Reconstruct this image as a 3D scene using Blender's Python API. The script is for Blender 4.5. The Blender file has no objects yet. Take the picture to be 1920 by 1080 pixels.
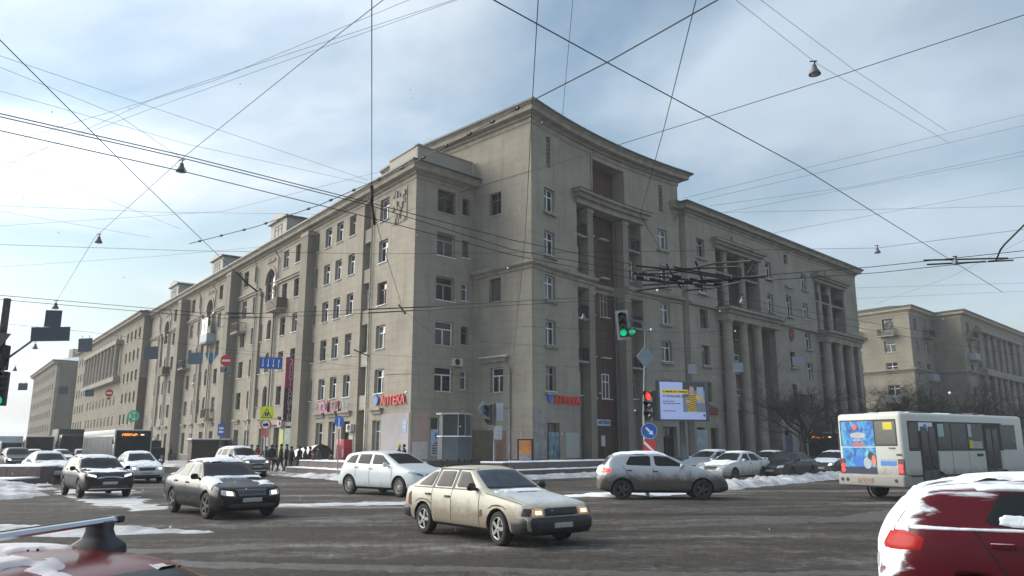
import bpy, bmesh, math, random
from mathutils import Vector, Matrix, noise
from mathutils.bvhtree import BVHTree
R = math.radians
rnd = random.Random(7)
scene = bpy.context.scene
COL = scene.collection

# ---------------------------------------------------------------- camera
CAM_H = 1.75
FPX = 1450.0                       # focal length in photo pixels (1920 wide)
PITCH = math.atan(298 / FPX)
cam_d = bpy.data.cameras.new('camera')
cam = bpy.data.objects.new('camera', cam_d)
COL.objects.link(cam)
cam_d.sensor_width = 36
cam_d.lens = 36 * FPX / 1920
cam_d.clip_end = 6000
cam_d.clip_start = 0.05
cam.location = (0, 0, CAM_H)
cam.rotation_euler = (math.pi / 2 + PITCH, 0, 0)
scene.camera = cam

# ---------------------------------------------------------------- world
SUN_AZ, SUN_EL = R(-74), R(26)      # azimuth from +Y (negative = left), elevation
SUN_DIR = Vector((math.sin(SUN_AZ) * math.cos(SUN_EL), math.cos(SUN_AZ) * math.cos(SUN_EL), math.sin(SUN_EL)))
world = bpy.data.worlds.new('World')
scene.world = world
world.use_nodes = True
wn, wl = world.node_tree.nodes, world.node_tree.links
wn.clear()


def N(nt, typ, **kw):
    n = nt.nodes.new(typ)
    for k, v in kw.items():
        if k == 'inp':
            for kk, vv in v.items():
                n.inputs[kk].default_value = vv
        else:
            setattr(n, k, v)
    return n


def build_world():
    nt = world.node_tree
    L = nt.links.new
    out = N(nt, 'ShaderNodeOutputWorld')
    bg = N(nt, 'ShaderNodeBackground', inp={'Strength': 0.15})
    L(bg.outputs[0], out.inputs[0])
    sky = N(nt, 'ShaderNodeTexSky', sky_type='NISHITA', sun_disc=False)
    sky.sun_elevation = SUN_EL
    sky.sun_rotation = SUN_AZ
    sky.air_density = 1.6
    sky.dust_density = 0.3
    sky.ozone_density = 2.0
    tc = N(nt, 'ShaderNodeTexCoord')
    sep = N(nt, 'ShaderNodeSeparateXYZ')
    L(tc.outputs['Generated'], sep.inputs[0])
    # cloud plane: direction / (z + 0.12)
    add = N(nt, 'ShaderNodeMath', operation='ADD', inp={1: 0.16})
    mx = N(nt, 'ShaderNodeMath', operation='MAXIMUM', inp={1: 0.0})
    L(sep.outputs[2], mx.inputs[0]); L(mx.outputs[0], add.inputs[0])
    dv = N(nt, 'ShaderNodeVectorMath', operation='DIVIDE')
    cmb = N(nt, 'ShaderNodeCombineXYZ')
    for i in range(3):
        L(add.outputs[0], cmb.inputs[i])
    L(tc.outputs['Generated'], dv.inputs[0]); L(cmb.outputs[0], dv.inputs[1])
    mp = N(nt, 'ShaderNodeMapping', inp={'Location': CLOUD_OFF, 'Scale': (0.7, 0.7, 0.0)})
    L(dv.outputs[0], mp.inputs[0])
    nz = N(nt, 'ShaderNodeTexNoise', inp={'Scale': 1.15, 'Detail': 7.0, 'Roughness': 0.52, 'Distortion': 0.35})
    L(mp.outputs[0], nz.inputs['Vector'])
    rp = N(nt, 'ShaderNodeValToRGB')
    rp.color_ramp.elements[0].position = 0.42
    rp.color_ramp.elements[0].color = (0.0, 0.0, 0.0, 1)
    rp.color_ramp.elements[1].position = 0.58
    rp.color_ramp.elements[1].color = (1, 1, 1, 1)
    L(nz.outputs[0], rp.inputs[0])
    # cloud brightness: forward scattering round the veiled sun
    dot = N(nt, 'ShaderNodeVectorMath', operation='DOT_PRODUCT', inp={1: SUN_DIR})
    L(tc.outputs['Generated'], dot.inputs[0])
    m1 = N(nt, 'ShaderNodeMath', operation='MAXIMUM', inp={1: 0.0})
    L(dot.outputs['Value'], m1.inputs[0])
    p1 = N(nt, 'ShaderNodeMath', operation='POWER', inp={1: 3.0})
    L(m1.outputs[0], p1.inputs[0])
    nz2 = N(nt, 'ShaderNodeTexNoise', inp={'Scale': 2.3, 'Detail': 5.0, 'Roughness': 0.55})
    L(mp.outputs[0], nz2.inputs['Vector'])
    sh = N(nt, 'ShaderNodeMapRange', inp={1: 0.3, 2: 0.7, 3: 0.88, 4: 1.16})
    L(nz2.outputs[0], sh.inputs[0])
    gl = N(nt, 'ShaderNodeVectorMath', operation='SCALE', inp={0: (1.0 * CLOUD_GLOW, 0.98 * CLOUD_GLOW, 0.93 * CLOUD_GLOW)})
    L(p1.outputs[0], gl.inputs['Scale'])
    ad = N(nt, 'ShaderNodeVectorMath', operation='ADD', inp={1: (0.80 * CLOUD_BASE, 0.97 * CLOUD_BASE, 1.15 * CLOUD_BASE)})
    L(gl.outputs[0], ad.inputs[0])
    cc = N(nt, 'ShaderNodeVectorMath', operation='SCALE')
    L(ad.outputs[0], cc.inputs[0]); L(sh.outputs[0], cc.inputs['Scale'])
    mix = N(nt, 'ShaderNodeMix', data_type='RGBA')
    L(rp.outputs[0], mix.inputs[0]); L(sky.outputs[0], mix.inputs[6]); L(cc.outputs[0], mix.inputs[7])
    # white out near the horizon (distant cloud and snow haze)
    hz = N(nt, 'ShaderNodeMapRange', inp={1: 0.0, 2: 0.30, 3: 0.85, 4: 0.0})
    L(sep.outputs[2], hz.inputs[0])
    mix2 = N(nt, 'ShaderNodeMix', data_type='RGBA')
    L(hz.outputs[0], mix2.inputs[0]); L(mix.outputs[2], mix2.inputs[6]); L(cc.outputs[0], mix2.inputs[7])
    L(mix2.outputs[2], bg.inputs[0])


CLOUD_BASE, CLOUD_GLOW = 4.35, 10.0
CLOUD_OFF = (25.073, 12.983, 0.0)
build_world()
sd = bpy.data.lights.new('sun', 'SUN')
sd.energy = 5.0
sd.angle = R(60)
sd.color = (1.0, 0.94, 0.82)
sun = bpy.data.objects.new('sun', sd)
COL.objects.link(sun)
sun.rotation_euler = (-SUN_DIR).to_track_quat('-Z', 'Y').to_euler()
vs = scene.view_settings
vs.view_transform = 'Standard'
vs.look = 'None'
vs.exposure = 0.0
vs.gamma = 1.0
scene.cycles.max_bounces = 6
scene.cycles.use_denoising = True

# ---------------------------------------------------------------- geometry helpers
_C, _S = math.cos(PITCH), math.sin(PITCH)


def ray(px, py):
    u = (540 - py) / FPX
    return Vector(((px - 960) / FPX, _C - _S * u, _S + _C * u))


def at_z(px, py, z):
    """place seen at photo pixel (px, py) at height z"""
    r = ray(px, py)
    k = (z - CAM_H) / r.z
    return Vector((r.x * k, r.y * k, z))


def at_y(px, py, y):
    r = ray(px, py)
    k = y / r.y
    return Vector((r.x * k, y, CAM_H + r.z * k))


class MB:
    """collects shapes into one mesh"""

    def __init__(s):
        s.v, s.f, s.m, s.uv = [], [], [], []
        s.sm = []

    def quad(s, a, b, c, d, m=0, uv=None):
        i = len(s.v)
        s.v += [tuple(a), tuple(b), tuple(c), tuple(d)]
        s.f.append((i, i + 1, i + 2, i + 3)); s.m.append(m); s.uv.append(uv); s.sm.append(False)

    def poly(s, pts, m=0):
        i = len(s.v)
        s.v += [tuple(p) for p in pts]
        s.f.append(tuple(range(i, i + len(pts)))); s.m.append(m); s.uv.append(None); s.sm.append(False)

    def box(s, x0, x1, y0, y1, z0, z1, m=0, M=None):
        p = [Vector((x, y, z)) for z in (z0, z1) for y in (y0, y1) for x in (x0, x1)]
        if M is not None:
            p = [M @ q for q in p]
        i = len(s.v)
        s.v += [tuple(q) for q in p]
        for f in ((0, 2, 3, 1), (4, 5, 7, 6), (0, 1, 5, 4), (2, 6, 7, 3), (0, 4, 6, 2), (1, 3, 7, 5)):
            s.f.append(tuple(i + k for k in f)); s.m.append(m); s.uv.append(None); s.sm.append(False)

    def tube(s, pts, r, n=6, m=0, cap=True, smooth=True):
        pts = [Vector(p) for p in pts]
        rs = r if isinstance(r, (list, tuple)) else [r] * len(pts)
        i0 = len(s.v)
        up = Vector((0, 0, 1))
        for k, p in enumerate(pts):
            d = (pts[min(k + 1, len(pts) - 1)] - pts[max(k - 1, 0)])
            d = d.normalized() if d.length > 1e-9 else up
            a = d.cross(up if abs(d.z) < 0.95 else Vector((1, 0, 0))).normalized()
            b = d.cross(a)
            for j in range(n):
                t = 2 * math.pi * j / n
                s.v.append(tuple(p + (a * math.cos(t) + b * math.sin(t)) * rs[k]))
        for k in range(len(pts) - 1):
            for j in range(n):
                a, b = i0 + k * n + j, i0 + k * n + (j + 1) % n
                s.f.append((a, b, b + n, a + n)); s.m.append(m); s.uv.append(None); s.sm.append(smooth)
        if cap:
            s.f.append(tuple(i0 + j for j in range(n))); s.m.append(m); s.uv.append(None); s.sm.append(False)
            e = i0 + (len(pts) - 1) * n
            s.f.append(tuple(e + j for j in reversed(range(n)))); s.m.append(m); s.uv.append(None); s.sm.append(False)

    def lathe(s, prof, n=16, m=0, M=None, smooth=True, close=False):
        i0 = len(s.v)
        for r, z in prof:
            for j in range(n):
                t = 2 * math.pi * j / n
                q = Vector((r * math.cos(t), r * math.sin(t), z))
                s.v.append(tuple(M @ q if M is not None else q))
        K = len(prof)
        for k in range(K if close else K - 1):
            for j in range(n):
                a, b = k * n + j, k * n + (j + 1) % n
                c, d = ((k + 1) % K) * n + (j + 1) % n, ((k + 1) % K) * n + j
                s.f.append((i0 + a, i0 + b, i0 + c, i0 + d)); s.m.append(m); s.uv.append(None); s.sm.append(smooth)

    def prism(s, pts, z0, z1, m=0, m_top=None, M=None):
        i = len(s.v)
        q = [Vector((p[0], p[1], z)) for z in (z0, z1) for p in pts]
        if M is not None:
            q = [M @ v for v in q]
        s.v += [tuple(v) for v in q]
        n = len(pts)
        for k in range(n):
            s.f.append((i + k, i + (k + 1) % n, i + n + (k + 1) % n, i + n + k)); s.m.append(m); s.uv.append(None); s.sm.append(False)
        s.f.append(tuple(i + n + k for k in range(n))); s.m.append(m if m_top is None else m_top); s.uv.append(None); s.sm.append(False)
        s.f.append(tuple(i + k for k in reversed(range(n)))); s.m.append(m); s.uv.append(None); s.sm.append(False)

    def mesh(s, name, mats, bevel=0):
        me = bpy.data.meshes.new(name)
        me.from_pydata(s.v, [], s.f)
        for mt in (mats if isinstance(mats, (list, tuple)) else [mats]):
            me.materials.append(mt)
        me.polygons.foreach_set('material_index', s.m)
        me.polygons.foreach_set('use_smooth', s.sm)
        if any(u is not None for u in s.uv):
            ul = me.uv_layers.new(name='UVMap')
            for p, u in zip(me.polygons, s.uv):
                if u is not None:
                    for k, li in enumerate(p.loop_indices):
                        ul.data[li].uv = u[k]
        if bevel:
            bm = bmesh.new(); bm.from_mesh(me)
            bmesh.ops.remove_doubles(bm, verts=bm.verts, dist=1e-4)
            bmesh.ops.bevel(bm, geom=[e for e in bm.edges if len(e.link_faces) == 2 and e.calc_face_angle(0) > 0.6], offset=bevel, segments=2, affect='EDGES', profile=0.5)
            bm.to_mesh(me); bm.free()
        me.update()
        return me

    def build(s, name, mats, parent=None, bevel=0):
        return link(name, s.mesh(name, mats, bevel), parent)


def link(name, me, parent=None, M=None):
    o = bpy.data.objects.new(name, me)
    COL.objects.link(o)
    if parent is not None:
        o.parent = parent
    if M is not None:
        o.matrix_local = M
    return o


def empty(name, loc=(0, 0, 0), rz=0):
    o = bpy.data.objects.new(name, None)
    COL.objects.link(o)
    o.location = loc
    o.rotation_euler = (0, 0, rz)
    o.empty_display_size = 0.3
    return o


def tag(o, label, cat, group=None):
    o['label'] = label
    o['category'] = cat
    if group:
        o['group'] = group
    return o


def struct(o, kind='structure'):
    o['kind'] = kind
    return o


def copy_tree(o, parent=None):
    c = o.copy(); COL.objects.link(c)
    if parent is not None:
        c.parent = parent
    for ch in list(o.children):
        copy_tree(ch, c)
    return c


def evaluated(o):
    dg = bpy.context.evaluated_depsgraph_get()
    return bpy.data.meshes.new_from_object(o.evaluated_get(dg), preserve_all_data_layers=True, depsgraph=dg)


def text_mesh(body, size, mat, extrude=0.02, align='CENTER', bold=0.0, shear=0.0):
    cu = bpy.data.curves.new('lettering', 'FONT')
    cu.body = body; cu.size = size; cu.extrude = extrude; cu.align_x = align; cu.align_y = 'CENTER'
    cu.resolution_u = 3; cu.offset = bold; cu.shear = shear
    o = bpy.data.objects.new('lettering', cu); COL.objects.link(o)
    me = evaluated(o)
    bpy.data.objects.remove(o); bpy.data.curves.remove(cu)
    me.materials.clear(); me.materials.append(mat)
    return me


def frame_matrix(p, xdir, ydir, zdir=(0, 0, 1)):
    M = Matrix.Identity(4)
    for i, a in enumerate((xdir, ydir, zdir)):
        a = Vector(a).normalized()
        for k in range(3):
            M[k][i] = a[k]
    M.translation = Vector(p)
    return M


# ---------------------------------------------------------------- materials
MATS = {}


def mat(name, col, rough=0.8, metal=0.0, var=0.0, scale=3.0, bump=0.0, bscale=None, spec=0.5, emit=None, es=1.0, coat=0.0, coords='Object', col2=None, detail=5.0, rand=0.0):
    if name in MATS:
        return MATS[name]
    m = bpy.data.materials.new(name); MATS[name] = m
    m.use_nodes = True
    nt = m.node_tree; L = nt.links.new
    b = nt.nodes['Principled BSDF']
    b.inputs['Roughness'].default_value = rough
    b.inputs['Metallic'].default_value = metal
    b.inputs['Specular IOR Level'].default_value = spec
    b.inputs['Coat Weight'].default_value = coat
    b.inputs['Coat Roughness'].default_value = 0.08
    c4 = (*col, 1)
    b.inputs['Base Color'].default_value = c4
    if emit:
        b.inputs['Emission Color'].default_value = (*emit, 1)
        b.inputs['Emission Strength'].default_value = es
    if var or bump or col2:
        tc = N(nt, 'ShaderNodeTexCoord')
        nz = N(nt, 'ShaderNodeTexNoise', inp={'Scale': scale, 'Detail': detail, 'Roughness': 0.6})
        L(tc.outputs[coords], nz.inputs['Vector'])
        if var or col2:
            mr = N(nt, 'ShaderNodeMapRange', inp={1: 0.3, 2: 0.7})
            L(nz.outputs[0], mr.inputs[0])
            mx = N(nt, 'ShaderNodeMix', data_type='RGBA')
            a = col2 or tuple(v * (1 - var) for v in col)
            bb = col if col2 else tuple(v * (1 + var) for v in col)
            mx.inputs[6].default_value = (*a, 1); mx.inputs[7].default_value = (*bb, 1)
            L(mr.outputs[0], mx.inputs[0]); L(mx.outputs[2], b.inputs['Base Color'])
        if bump:
            nb = nz
            if bscale:
                nb = N(nt, 'ShaderNodeTexNoise', inp={'Scale': bscale, 'Detail': 4.0})
                L(tc.outputs[coords], nb.inputs['Vector'])
            bp = N(nt, 'ShaderNodeBump', inp={'Strength': bump, 'Distance': 0.02})
            L(nb.outputs[0], bp.inputs['Height']); L(bp.outputs[0], b.inputs['Normal'])
    return m


def facade_mat(name, col, joint=0.035, bw=1.9, bh=0.62, dirt=0.5, stain=(0.16, 0.13, 0.10)):
    """plastered wall with slab joints (UV in metres), run-off stains and patches"""
    if name in MATS:
        return MATS[name]
    m = bpy.data.materials.new(name); MATS[name] = m
    m.use_nodes = True
    nt = m.node_tree; L = nt.links.new
    b = nt.nodes['Principled BSDF']; b.inputs['Roughness'].default_value = 0.9
    b.inputs['Specular IOR Level'].default_value = 0.2
    uv = N(nt, 'ShaderNodeUVMap')
    br = N(nt, 'ShaderNodeTexBrick', inp={'Scale': 1.0, 'Mortar Size': 0.018, 'Mortar Smooth': 0.3, 'Brick Width': bw, 'Row Height': bh,
                                          'Color1': (1, 1, 1, 1), 'Color2': (0.95, 0.95, 0.95, 1), 'Mortar': (0.68, 0.68, 0.68, 1)})
    L(uv.outputs[0], br.inputs['Vector'])
    tc = N(nt, 'ShaderNodeTexCoord')
    n1 = N(nt, 'ShaderNodeTexNoise', inp={'Scale': 0.35, 'Detail': 6.0, 'Roughness': 0.65})
    L(tc.outputs['Object'], n1.inputs['Vector'])
    mp = N(nt, 'ShaderNodeMapping', inp={'Scale': (1.6, 0.12, 1)})
    L(uv.outputs[0], mp.inputs[0])
    n2 = N(nt, 'ShaderNodeTexNoise', inp={'Scale': 1.0, 'Detail': 5.0, 'Roughness': 0.6})
    L(mp.outputs[0], n2.inputs['Vector'])
    mr = N(nt, 'ShaderNodeMapRange', inp={1: 0.5, 2: 0.78, 3: 0.0, 4: dirt})
    L(n2.outputs[0], mr.inputs[0])
    r1 = N(nt, 'ShaderNodeMapRange', inp={1: 0.3, 2: 0.7, 3: 0.80, 4: 1.12})
    L(n1.outputs[0], r1.inputs[0])
    base = N(nt, 'ShaderNodeVectorMath', operation='SCALE', inp={0: col})
    L(r1.outputs[0], base.inputs['Scale'])
    mul = N(nt, 'ShaderNodeMix', data_type='RGBA', blend_type='MULTIPLY', inp={0: 0.62})
    L(base.outputs[0], mul.inputs[6]); L(br.outputs[0], mul.inputs[7])
    mx = N(nt, 'ShaderNodeMix', data_type='RGBA')
    mx.inputs[7].default_value = (*stain, 1)
    L(mr.outputs[0], mx.inputs[0]); L(mul.outputs[2], mx.inputs[6])
    L(mx.outputs[2], b.inputs['Base Color'])
    n3 = N(nt, 'ShaderNodeTexNoise', inp={'Scale': 9.0, 'Detail': 4.0})
    L(tc.outputs['Object'], n3.inputs['Vector'])
    ad = N(nt, 'ShaderNodeMath', operation='MULTIPLY_ADD', inp={1: 0.35})
    L(n3.outputs[0], ad.inputs[0]); L(br.outputs['Fac'], ad.inputs[2])
    bp = N(nt, 'ShaderNodeBump', invert=True, inp={'Strength': 0.45, 'Distance': joint})
    L(ad.outputs[0], bp.inputs['Height']); L(bp.outputs[0], b.inputs['Normal'])
    return m


def glass_mat(name, dark=(0.012, 0.015, 0.018), light=(0.16, 0.16, 0.15), rough=0.06, wav=0.06, amount=0.5):
    """window glass seen from the street: dark room or pale curtain behind, uneven reflection"""
    if name in MATS:
        return MATS[name]
    m = bpy.data.materials.new(name); MATS[name] = m
    m.use_nodes = True
    nt = m.node_tree; L = nt.links.new
    b = nt.nodes['Principled BSDF']
    b.inputs['Roughness'].default_value = rough
    b.inputs['Specular IOR Level'].default_value = 0.7
    oi = N(nt, 'ShaderNodeObjectInfo')
    tc = N(nt, 'ShaderNodeTexCoord')
    wv = N(nt, 'ShaderNodeTexWave', wave_type='BANDS', bands_direction='X', inp={'Scale': 5.0, 'Distortion': 1.5, 'Detail': 1.0})
    L(tc.outputs['Object'], wv.inputs['Vector'])
    mr = N(nt, 'ShaderNodeMapRange', inp={1: 1 - amount, 2: 1.0, 3: 0.0, 4: 1.0})
    L(oi.outputs['Random'], mr.inputs[0])
    wm = N(nt, 'ShaderNodeMapRange', inp={1: 0.0, 2: 1.0, 3: 0.6, 4: 1.0})
    L(wv.outputs[0], wm.inputs[0])
    mu = N(nt, 'ShaderNodeMath', operation='MULTIPLY')
    L(mr.outputs[0], mu.inputs[0]); L(wm.outputs[0], mu.inputs[1])
    mx = N(nt, 'ShaderNodeMix', data_type='RGBA')
    mx.inputs[6].default_value = (*dark, 1); mx.inputs[7].default_value = (*light, 1)
    L(mu.outputs[0], mx.inputs[0]); L(mx.outputs[2], b.inputs['Base Color'])
    nz = N(nt, 'ShaderNodeTexNoise', inp={'Scale': 1.3, 'Detail': 1.0})
    ad = N(nt, 'ShaderNodeVectorMath', operation='ADD')
    L(tc.outputs['Object'], ad.inputs[0]); L(oi.outputs['Location'], ad.inputs[1])
    L(ad.outputs[0], nz.inputs['Vector'])
    bp = N(nt, 'ShaderNodeBump', inp={'Strength': wav, 'Distance': 0.3})
    L(nz.outputs[0], bp.inputs['Height']); L(bp.outputs[0], b.inputs['Normal'])
    return m


M_WALL = facade_mat('wall_plaster', (0.335, 0.302, 0.252))
M_TRIM = mat('cornice_plaster', (0.28, 0.252, 0.208), 0.9, var=0.25, scale=1.2, bump=0.3, bscale=14)
M_PLINTH = mat('plinth_granite', (0.12, 0.10, 0.09), 0.7, var=0.3, scale=6, bump=0.2)
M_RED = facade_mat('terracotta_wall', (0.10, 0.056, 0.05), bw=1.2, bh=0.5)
M_GLASS = glass_mat('window_glass')
M_GLASS_SHOP = glass_mat('shop_glass', (0.02, 0.022, 0.024), (0.2, 0.19, 0.17), 0.08, 0.03, 0.3)
M_FRAME_W = mat('window_white', (0.72, 0.74, 0.76), 0.5, var=0.06, scale=4)
M_FRAME_D = mat('window_brown', (0.11, 0.075, 0.055), 0.6, var=0.2, scale=5)
M_FRAME_G = mat('window_greyed', (0.33, 0.31, 0.28), 0.6, var=0.2, scale=5)
M_SILL = mat('sill_tin', (0.42, 0.42, 0.42), 0.5, var=0.25, scale=3)
M_ROOF = mat('roof_metal', (0.035, 0.037, 0.042), 0.5, 0.3, var=0.3, scale=1.0, bump=0.1)
M_SNOW = mat('snow', (0.80, 0.83, 0.88), 0.75, var=0.07, scale=5, bump=0.5, bscale=16)
M_SNOW_D = mat('dirty_snow', (0.66, 0.68, 0.72), 0.85, scale=1.8, bump=0.9, bscale=12, col2=(0.3, 0.29, 0.285), detail=10)
M_IRON = mat('dark_iron', (0.025, 0.025, 0.027), 0.6, 0.4, var=0.2)
M_PIPE = mat('drainpipe_zinc', (0.33, 0.32, 0.29), 0.6, 0.2, var=0.25, scale=2)
M_STEEL = mat('galvanised_steel', (0.32, 0.34, 0.36), 0.5, 0.6, var=0.2)
M_BLACK = mat('black_rubber', (0.012, 0.012, 0.013), 0.7)
M_CABLE = mat('cable_black', (0.015, 0.015, 0.017), 0.6)
M_WHITE = mat('white_paint', (0.75, 0.76, 0.78), 0.5, var=0.08)
M_GREYP = mat('grey_enclosure', (0.33, 0.37, 0.41), 0.55, var=0.12)
M_SIGNBACK = mat('sign_back', (0.085, 0.10, 0.125), 0.55, 0.2, var=0.15, scale=2)
M_SIGNBACK_L = mat('sign_back_pale', (0.24, 0.28, 0.32), 0.5, 0.3, var=0.15, scale=2)
# ---------------------------------------------------------------- facades
class Fac:
    """straight facade: s metres along, d metres out of the wall, z up"""

    def __init__(f, o, ang, out):
        f.o = Vector((o[0], o[1], 0))
        f.u = Vector((math.sin(ang), math.cos(ang), 0))
        f.n = Vector((f.u.y, -f.u.x, 0)) * out
        f.L = None

    def P(f, s, d, z):
        return f.o + f.u * s + f.n * d + Vector((0, 0, z))

    def frame(f, s):
        return f.u, f.n


class ArcFac:
    """concave curved facade from A to B, bowing into the building"""

    def __init__(f, A, B, sag):
        A, B = Vector((*A, 0)), Vector((*B, 0))
        D = B - A
        f.len0 = D.length
        f.R = (D.length ** 2 / 4 + sag * sag) / (2 * sag)
        f.u0 = D.normalized()
        f.i0 = Vector((-f.u0.y, f.u0.x, 0))
        f.half = math.asin(D.length / 2 / f.R)
        f.c = (A + B) / 2 - f.i0 * (f.R - sag)
        f.L = 2 * f.half * f.R

    def P(f, s, d, z):
        a = -f.half + s / f.R
        rad = f.i0 * math.cos(a) + f.u0 * math.sin(a)
        return f.c + rad * (f.R - d) + Vector((0, 0, z))

    def frame(f, s):
        a = -f.half + s / f.R
        rad = f.i0 * math.cos(a) + f.u0 * math.sin(a)
        return Vector((rad.y, -rad.x, 0)), -rad


def fmat(f, s, d, z):
    u, n = f.frame(s)
    if u.cross(n).z < 0:
        u = -u
    return frame_matrix(f.P(s, d, z), u, n)


def wall(f, s0, s1, z0, z1, ops, name, mats, parent, ds=None, d=0.0, skip_reveal=False):
    """wall sheet with openings cut out and their reveals; ops = (s0, s1, z0, z1, depth, arched)"""
    mb = MB()
    ss, zs = {s0, s1}, {z0, z1}
    for o in ops:
        ss |= {o[0], o[1]}; zs |= {o[2], o[3]}
    if ds:
        k = s0
        while k < s1:
            ss.add(k); k += ds
    ss = sorted(x for x in ss if s0 - 1e-6 <= x <= s1 + 1e-6)
    zs = sorted(x for x in zs if z0 - 1e-6 <= x <= z1 + 1e-6)

    def q(a, b, c, e, dd=(0, 0, 0, 0), m=0, uvs=None):
        pts = [f.P(p[0], d + k, p[1]) for p, k in zip((a, b, c, e), dd)]
        mb.quad(*pts, m=m, uv=uvs or (a, b, c, e))

    for i in range(len(ss) - 1):
        a, b = ss[i], ss[i + 1]
        if b - a < 1e-5:
            continue
        run = None
        for j in range(len(zs) - 1):
            c, e = zs[j], zs[j + 1]
            hole = any(o[0] - 1e-6 <= a and b <= o[1] + 1e-6 and o[2] - 1e-6 <= c and e <= o[3] + 1e-6 for o in ops)
            if hole:
                if run is not None:
                    q((a, run), (b, run), (b, c), (a, c)); run = None
            elif run is None:
                run = c
        if run is not None:
            q((a, run), (b, run), (b, zs[-1]), (a, zs[-1]))
    for o in ops:
        a, b, c, e, dp = o[:5]
        arched = len(o) > 5 and o[5]
        r = (b - a) / 2
        ztop = e - r if arched else e
        q((a, c), (a, c), (a, ztop), (a, ztop), (0, -dp, -dp, 0), uvs=((a, c), (a + dp, c), (a + dp, ztop), (a, ztop)))
        q((b, c), (b, c), (b, ztop), (b, ztop), (0, -dp, -dp, 0), uvs=((b, c), (b + dp, c), (b + dp, ztop), (b, ztop)))
        n = max(1, int((b - a) / ds)) if ds else 1
        for k in range(n):
            x0, x1 = a + (b - a) * k / n, a + (b - a) * (k + 1) / n
            q((x0, c), (x1, c), (x1, c), (x0, c), (0, 0, -dp, -dp))
            if not arched:
                q((x0, e), (x1, e), (x1, e), (x0, e), (0, 0, -dp, -dp))
        if arched:
            K = 10
            ap = [((a + b) / 2 - r * math.cos(math.pi * k / K), ztop + r * math.sin(math.pi * k / K)) for k in range(K + 1)]
            for k in range(K):
                p, t = ap[k], ap[k + 1]
                q(p, t, (t[0], e), (p[0], e))
                q(p, t, t, p, (0, 0, -dp, -dp))
    return mb.build(name, mats, parent)


_win_cache = {}


def win_meshes(w, h, style, arched=False):
    key = (round(w, 2), round(h, 2), style, arched)
    if key in _win_cache:
        return _win_cache[key]
    fr, gl = MB(), MB()
    t, dp = 0.075, 0.07
    a = w / 2
    if arched:
        zt = h - a
        K = 10
        op = [(-a * math.cos(math.pi * k / K), zt + a * math.sin(math.pi * k / K)) for k in range(K + 1)]
        ip = [(-(a - t) * math.cos(math.pi * k / K), zt + (a - t) * math.sin(math.pi * k / K)) for k in range(K + 1)]
        for k in range(K):
            fr.quad((op[k][0], 0, op[k][1]), (op[k + 1][0], 0, op[k + 1][1]), (ip[k + 1][0], 0, ip[k + 1][1]), (ip[k][0], 0, ip[k][1]))
            fr.quad((ip[k][0], 0, ip[k][1]), (ip[k + 1][0], 0, ip[k + 1][1]), (ip[k + 1][0], -dp, ip[k + 1][1]), (ip[k][0], -dp, ip[k][1]))
        fr.box(-a, -a + t, -dp, 0, 0, zt); fr.box(a - t, a, -dp, 0, 0, zt); fr.box(-a + t, a - t, -dp, 0, 0, t)
        fr.box(-a + t, a - t, -dp, -0.004, zt - 0.04, zt + 0.04)
        if w > 1.6:
            fr.box(-a / 3 - 0.04, -a / 3 + 0.04, -dp, -0.008, t, zt + a * 0.9)
            fr.box(a / 3 - 0.04, a / 3 + 0.04, -dp, -0.008, t, zt + a * 0.9)
            fr.box(-a + t, a - t, -dp, -0.012, zt * 0.5 - 0.04, zt * 0.5 + 0.04)
        else:
            fr.box(-0.03, 0.03, -dp, -0.008, t, h - t)
        gl.poly([(-a, -dp * 0.8, 0), (a, -dp * 0.8, 0)] + [(x, -dp * 0.8, z) for x, z in reversed(op)])
    else:
        fr.box(-a, -a + t, -dp, 0, 0, h); fr.box(a - t, a, -dp, 0, 0, h)
        fr.box(-a + t, a - t, -dp, 0, 0, t); fr.box(-a + t, a - t, -dp, 0, h - t, h)
        zt = h * 0.68
        if style in ('T', 'D', 'C') and w > 0.75:
            fr.box(-a + t, a - t, -dp, -0.004, zt - 0.04, zt + 0.04)
            fr.box(-0.045, 0.045, -dp, -0.008, t, zt if style == 'T' else h - t)
        elif style == 'S':
            fr.box(-a + t, a - t, -dp, -0.004, zt, zt + 0.05)
            for k in range(1, max(2, int(w / 0.95))):
                x = -a + w * k / max(2, int(w / 0.95))
                fr.box(x - 0.03, x + 0.03, -dp, -0.008, t, h - t)
        elif w <= 0.75:
            fr.box(-a + t, a - t, -dp, -0.004, zt - 0.03, zt + 0.03)
        gl.quad((-a, -dp * 0.8, 0), (a, -dp * 0.8, 0), (a, -dp * 0.8, h), (-a, -dp * 0.8, h))
    sl = MB()
    sl.box(-a - 0.06, a + 0.06, -0.02, 0.33, -0.05, 0.0)
    _win_cache[key] = (fr, gl, sl, {})
    return _win_cache[key]


def window(parent, f, s, z0, z1, w, white=None, d=-0.24, style=None, sill=True, arched=False, glass=None, snow=None):
    if white is None:
        white = rnd.random() < 0.55
    if style is None:
        style = rnd.choice(['T', 'T', 'C'])
    fr, gl, sl, c = win_meshes(w, z1 - z0, style, arched)
    mk = ('w' if rnd.random() < 0.75 else 'g') if white else 'd'
    if mk not in c:
        c[mk] = fr.mesh('window_frame', {'w': M_FRAME_W, 'g': M_FRAME_G, 'd': M_FRAME_D}[mk])
    g = glass or M_GLASS
    if g.name not in c:
        c[g.name] = gl.mesh('window_pane', g)
    o = link('window', c[mk], parent, fmat(f, s, d, z0))
    link('pane', c[g.name], o)
    if sill:
        sn = rnd.random() < 0.3 if snow is None else snow
        k = 's1' if sn else 's0'
        if k not in c:
            c[k] = sl.mesh('window_sill', M_SNOW if sn else M_SILL)
        link('window_sill', c[k], o)
    return o


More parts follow.
